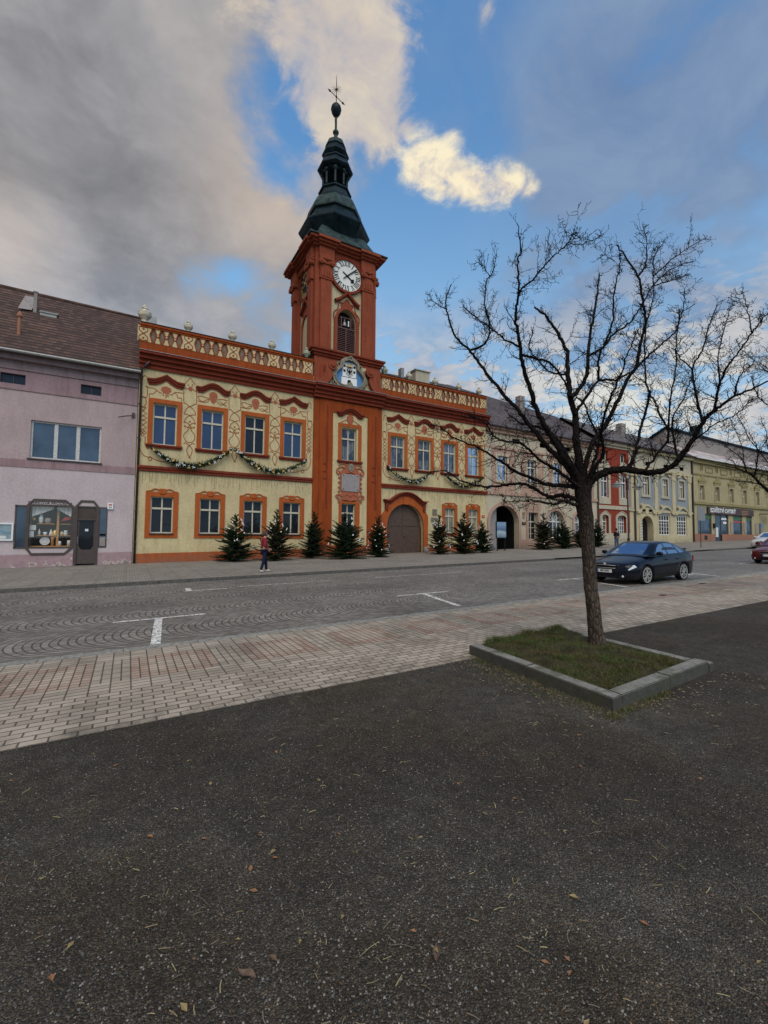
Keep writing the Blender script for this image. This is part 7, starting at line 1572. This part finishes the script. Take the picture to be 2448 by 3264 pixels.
# ------------------------------------------------------------------ separate repeated pieces into parts of their own
def split_part(parent,name,cx=(),cy=(),cz=()):
    for o in [q for q in bpy.data.objects if q.parent==parent and q.name.split('.')[0]==name]:
        me=o.data; off=LOC[parent.name]; key={}
        for p in me.polygons:
            c=p.center+off; k_=(sum(c.x>a for a in cx),sum(c.y>a for a in cy),sum(c.z>a for a in cz)); key.setdefault(k_,[]).append(p.index)
        if len(key)<2: continue
        for n_,(k_,ids) in enumerate(sorted(key.items())):
            used={}; fs=[]
            for i in ids: fs.append([used.setdefault(v,len(used)) for v in me.polygons[i].vertices])
            nm=bpy.data.meshes.new(name); nm.from_pydata([me.vertices[v].co[:] for v in used],[],fs)
            for mt in me.materials: nm.materials.append(mt)
            if me.polygons[ids[0]].use_smooth: nm.shade_smooth()
            nm.update(); w_=bpy.data.objects.new(name,nm); COL.objects.link(w_); w_.parent=parent
        bpy.data.objects.remove(o)
for nm in ('parapet','parapet_coping','parapet_infill','balustrade','balustrade_ornament','painted_ornament','string_course','cornice_flashing'): split_part(TH,nm,cx=(13.5,))
split_part(TH,'painted_flower',cx=(2.6,3.4,5.2,6.0,7.9,8.7,13.5,18.8,19.6,21.3,22.1,23.9,24.7))
split_part(TH,'plinth',cx=(13.5,19)); split_part(TH,'capital',cx=(12.3,14.4),cy=(31.3,)); split_part(TH,'corner_pilaster',cx=(13.3,),cy=(31.3,)); split_part(TH,'wall',cx=(13.5,))
split_part(PH,'plinth',cx=(-2,)); split_part(BH,'pilaster',cx=(29,32.5,36.5,40)); split_part(RH,'trim_band',cx=(45.5,),cz=(2.5,11.3)); split_part(BH,'arch_surround',cx=(38,)); split_part(GH,'downpipe',cx=(55,)); split_part(YH,'price_board',cx=(74,78)); split_part(YH,'letter_box',cx=(66,)); split_part(BH,'string_course',cz=(7,))
split_part(YH,'frieze_panel',cx=tuple(a+3.2 for a in ywin[:-1]))
# ------------------------------------------------------------------ SKY, SUN, CAMERA
SUN_EL,SUN_AZ=R(50),R(200)      # azimuth measured from +Y clockwise: behind the camera
w=bpy.data.worlds.new('World'); sc.world=w; w.use_nodes=True; N=NT(w.node_tree); bgn=w.node_tree.nodes['Background']
sky=N.node('ShaderNodeTexSky'); sky.sky_type='NISHITA'; sky.sun_disc=False; sky.sun_elevation=SUN_EL; sky.sun_rotation=SUN_AZ; sky.altitude=300; sky.air_density=1.2; sky.dust_density=.6; sky.ozone_density=2.5
D=N.node('ShaderNodeTexCoord').outputs['Generated']; s3=N.node('ShaderNodeSeparateXYZ'); N.link(D,s3.inputs[0]); dx,dy,dz=s3.outputs
SKYK=.12
nish=N.mix(1.,sky.outputs[0],(SKYK*.80,SKYK*1.0,SKYK*1.15),'MULTIPLY')
grad=N.ramp(dz,[(0.,(.62,.74,.82)),(.28,(.44,.66,.84)),(.48,(.27,.53,.84)),(.68,(.125,.33,.66)),(.9,(.085,.24,.54))])
base=N.mix(.7,nish,grad)
den=N.m('ADD',N.m('MAXIMUM',dz,.0),.22)
PV=N.comb(N.m('DIVIDE',dx,den),N.m('DIVIDE',dy,den),0.)
def gauss(c,s_,k=1.):
    c=Vector(c).normalized(); d=N.m('ADD',N.m('ADD',N.m('MULTIPLY',dx,c.x),N.m('MULTIPLY',dy,c.y)),N.m('MULTIPLY',dz,c.z))
    e=N.m('EXPONENT',N.m('DIVIDE',N.m('SUBTRACT',d,1.),s_*s_/2)); return e if k==1. else N.m('MULTIPLY',e,k)
def add(*a):
    r=a[0]
    for q in a[1:]: r=N.m('ADD',r,q)
    return r
def c0(n): return N.m('SUBTRACT',n,.5)
nL=N.noise(1.6,6,.55,PV,dist=.3); nM=N.noise(4.2,9,.6,PV,dist=.4); nH=N.noise(11,9,.62,PV,dist=.5)
rr=N.m('ADD',N.m('MULTIPLY',dx,.866),N.m('MULTIPLY',dy,-.5))             # towards the right of the square
# clouds elsewhere in the sky (sides and behind)
oth=N.m('SUBTRACT',1.,N.step(dy,-.1,.25)); covO=N.m('MULTIPLY',N.step(add(nL,N.m('MULTIPLY',c0(nM),.5)),.47,.66),oth)
col=N.mix(N.m('MULTIPLY',covO,.35),base,N.ramp(nM,[(.35,(.26,.27,.30)),(.65,(.58,.54,.50))]))
# bluish veil to the right
ve=add(gauss((.69,.34,.63),.30),gauss((.72,.45,.55),.22,.8),gauss((.80,.45,.42),.2,.6),gauss((.70,.22,.68),.25,.35)); ve=N.m('MULTIPLY',ve,N.ramp(add(nL,N.m('MULTIPLY',c0(nM),.9)),[(.36,.25),(.60,1.)]),clamp=True)
col=N.mix(N.m('MULTIPLY',ve,.85),col,N.ramp(nM,[(.35,(.155,.235,.40)),(.65,(.25,.335,.48))]))
# low clouds over the roofs
lo=N.m('SUBTRACT',1.,N.step(dz,.30,.52)); front=N.step(dy,.0,.3); lc=N.m('MULTIPLY',N.m('MULTIPLY',N.step(add(nM,N.m('MULTIPLY',c0(nH),.9),gauss((.50,.74,.44),.14,.16),gauss((.56,.64,.52),.06,.14),gauss((.82,.5,.28),.25,.12)),.50,.64),lo),front)
lcol=N.mix(gauss((.82,.52,.26),.22),N.ramp(nH,[(.35,(.24,.31,.43)),(.65,(.62,.55,.52))]),(.78,.76,.68))
col=N.mix(N.m('MULTIPLY',lc,.85),col,lcol)
# big grey bank on the left
edge=add(N.m('MULTIPLY',rr,-1.),N.m('MULTIPLY',c0(nL),.55),N.m('MULTIPLY',c0(nM),.60),N.m('MULTIPLY',c0(nH),.28),gauss((.21,.765,.605),.13,.26),gauss((.09,.875,.475),.055,-.16),gauss((.15,.86,.49),.05,-.14),gauss((.19,.84,.50),.045,-.10),gauss((.20,.70,.685),.11,-.30),gauss((.21,.74,.64),.06,-.14),-.02,gauss((.16,.62,.77),.14,.10),.03)
covL=N.step(edge,.0,.30); 
lum=add(N.m('MULTIPLY',c0(nL),1.1),N.m('MULTIPLY',c0(nM),1.0),N.m('MULTIPLY',c0(nH),.35),gauss((-.04,.80,.60),.16,-.26),gauss((-.10,.84,.54),.12,-.10),gauss((.02,.66,.75),.3,.08),gauss((.22,.77,.60),.12,.12),gauss((-.19,.885,.43),.10,.22),.50)
gcol=N.ramp(lum,[(.08,(.19,.183,.184)),(.34,(.275,.265,.268)),(.54,(.36,.345,.345)),(.74,(.47,.435,.41)),(.92,(.60,.53,.47))])
gcol=N.mix(N.m('MULTIPLY',add(gauss((.21,.765,.605),.12),gauss((-.19,.885,.43),.08),gauss((-.24,.87,.50),.09,.2)),.5,clamp=True),gcol,(.72,.56,.42))
lowb=N.m('MULTIPLY',N.m('SUBTRACT',1.,N.step(dz,.36,.56)),.55); gcol=N.mix(lowb,gcol,N.ramp(nM,[(.38,(.27,.30,.36)),(.6,(.44,.46,.52))]))
col=N.mix(N.m('MULTIPLY',covL,.95),col,gcol)
# warm wispy plume beside the spire
pl=add(gauss((.19,.59,.785),.11,.9),gauss((.25,.597,.764),.085,.75),gauss((.315,.604,.732),.075,.75),gauss((.37,.607,.705),.045,.4),gauss((.29,.66,.69),.07,.35),gauss((.435,.46,.775),.025,.6))
pc=N.step(add(N.m('MULTIPLY',pl,.62),N.m('MULTIPLY',c0(nM),1.3),N.m('MULTIPLY',c0(nH),1.1)),.22,.62)
col=N.mix(N.m('MULTIPLY',N.m('MULTIPLY',pc,N.step(pl,.06,.3)),.78),col,N.ramp(add(N.m('MULTIPLY',nM,.5),N.m('MULTIPLY',nH,.5)),[(.40,(.50,.47,.47)),(.52,(.68,.58,.49)),(.62,(.82,.70,.52))]))
# the one small sunlit cloud
sm_=add(gauss((.420,.622,.660),.034),gauss((.448,.606,.656),.044),gauss((.476,.600,.643),.030,.9),gauss((.505,.588,.632),.028,.9),gauss((.535,.566,.627),.034),gauss((.568,.542,.619),.026,.85),gauss((.592,.52,.615),.018,.6))
n4=N.noise(22,9,.65,PV,dist=.5)
sc_=N.step(add(N.m('MULTIPLY',N.m('MINIMUM',sm_,1.1),.52),N.m('MULTIPLY',c0(nH),1.2),N.m('MULTIPLY',c0(n4),.5)),.08,.66)
scol=N.ramp(add(N.m('MULTIPLY',n4,.5),N.m('MULTIPLY',nH,.5),N.m('MULTIPLY',N.m('SUBTRACT',dz,.64),1.6)),[(.38,(.66,.60,.56)),(.47,(.90,.77,.57)),(.55,(1.0,.88,.62))])
col=N.mix(N.m('MULTIPLY',N.m('MULTIPLY',sc_,N.step(sm_,.10,.35)),.96),col,scol)
N.link(col,bgn.inputs['Color']); bgn.inputs['Strength'].default_value=1.0
sd=bpy.data.lights.new('sun','SUN'); sd.energy=2.3; sd.angle=R(52); sd.color=(1.,.925,.81); so=bpy.data.objects.new('sun',sd); COL.objects.link(so)
d=Vector((math.sin(SUN_AZ)*math.cos(SUN_EL),math.cos(SUN_AZ)*math.cos(SUN_EL),math.sin(SUN_EL)))
so.rotation_euler=d.to_track_quat('Z','Y').to_euler(); so.location=(0,-20,30)
cam=bpy.data.cameras.new('camera'); co_=bpy.data.objects.new('camera',cam); COL.objects.link(co_); sc.camera=co_
cam.sensor_fit='HORIZONTAL'; cam.sensor_width=36; cam.lens=36*1413.66/2448; cam.clip_end=3000; cam.clip_start=.05
r2=Vector((0.866483,-0.49914,0.008189)); u2=Vector((-0.03395,-0.042554,0.998517)); b2=Vector((-0.498051,-0.865476,-0.053818))
M=Matrix((r2,u2,b2)).transposed().to_4x4(); M.translation=Vector((0,0,1.7)); co_.matrix_world=M
sc.view_settings.view_transform='Standard'; sc.view_settings.look='None'; sc.view_settings.exposure=0; sc.view_settings.gamma=1
sc.render.resolution_x=768; sc.render.resolution_y=1024
sc.cycles.max_bounces=6; sc.cycles.use_denoising=True
bpy.context.view_layer.update()
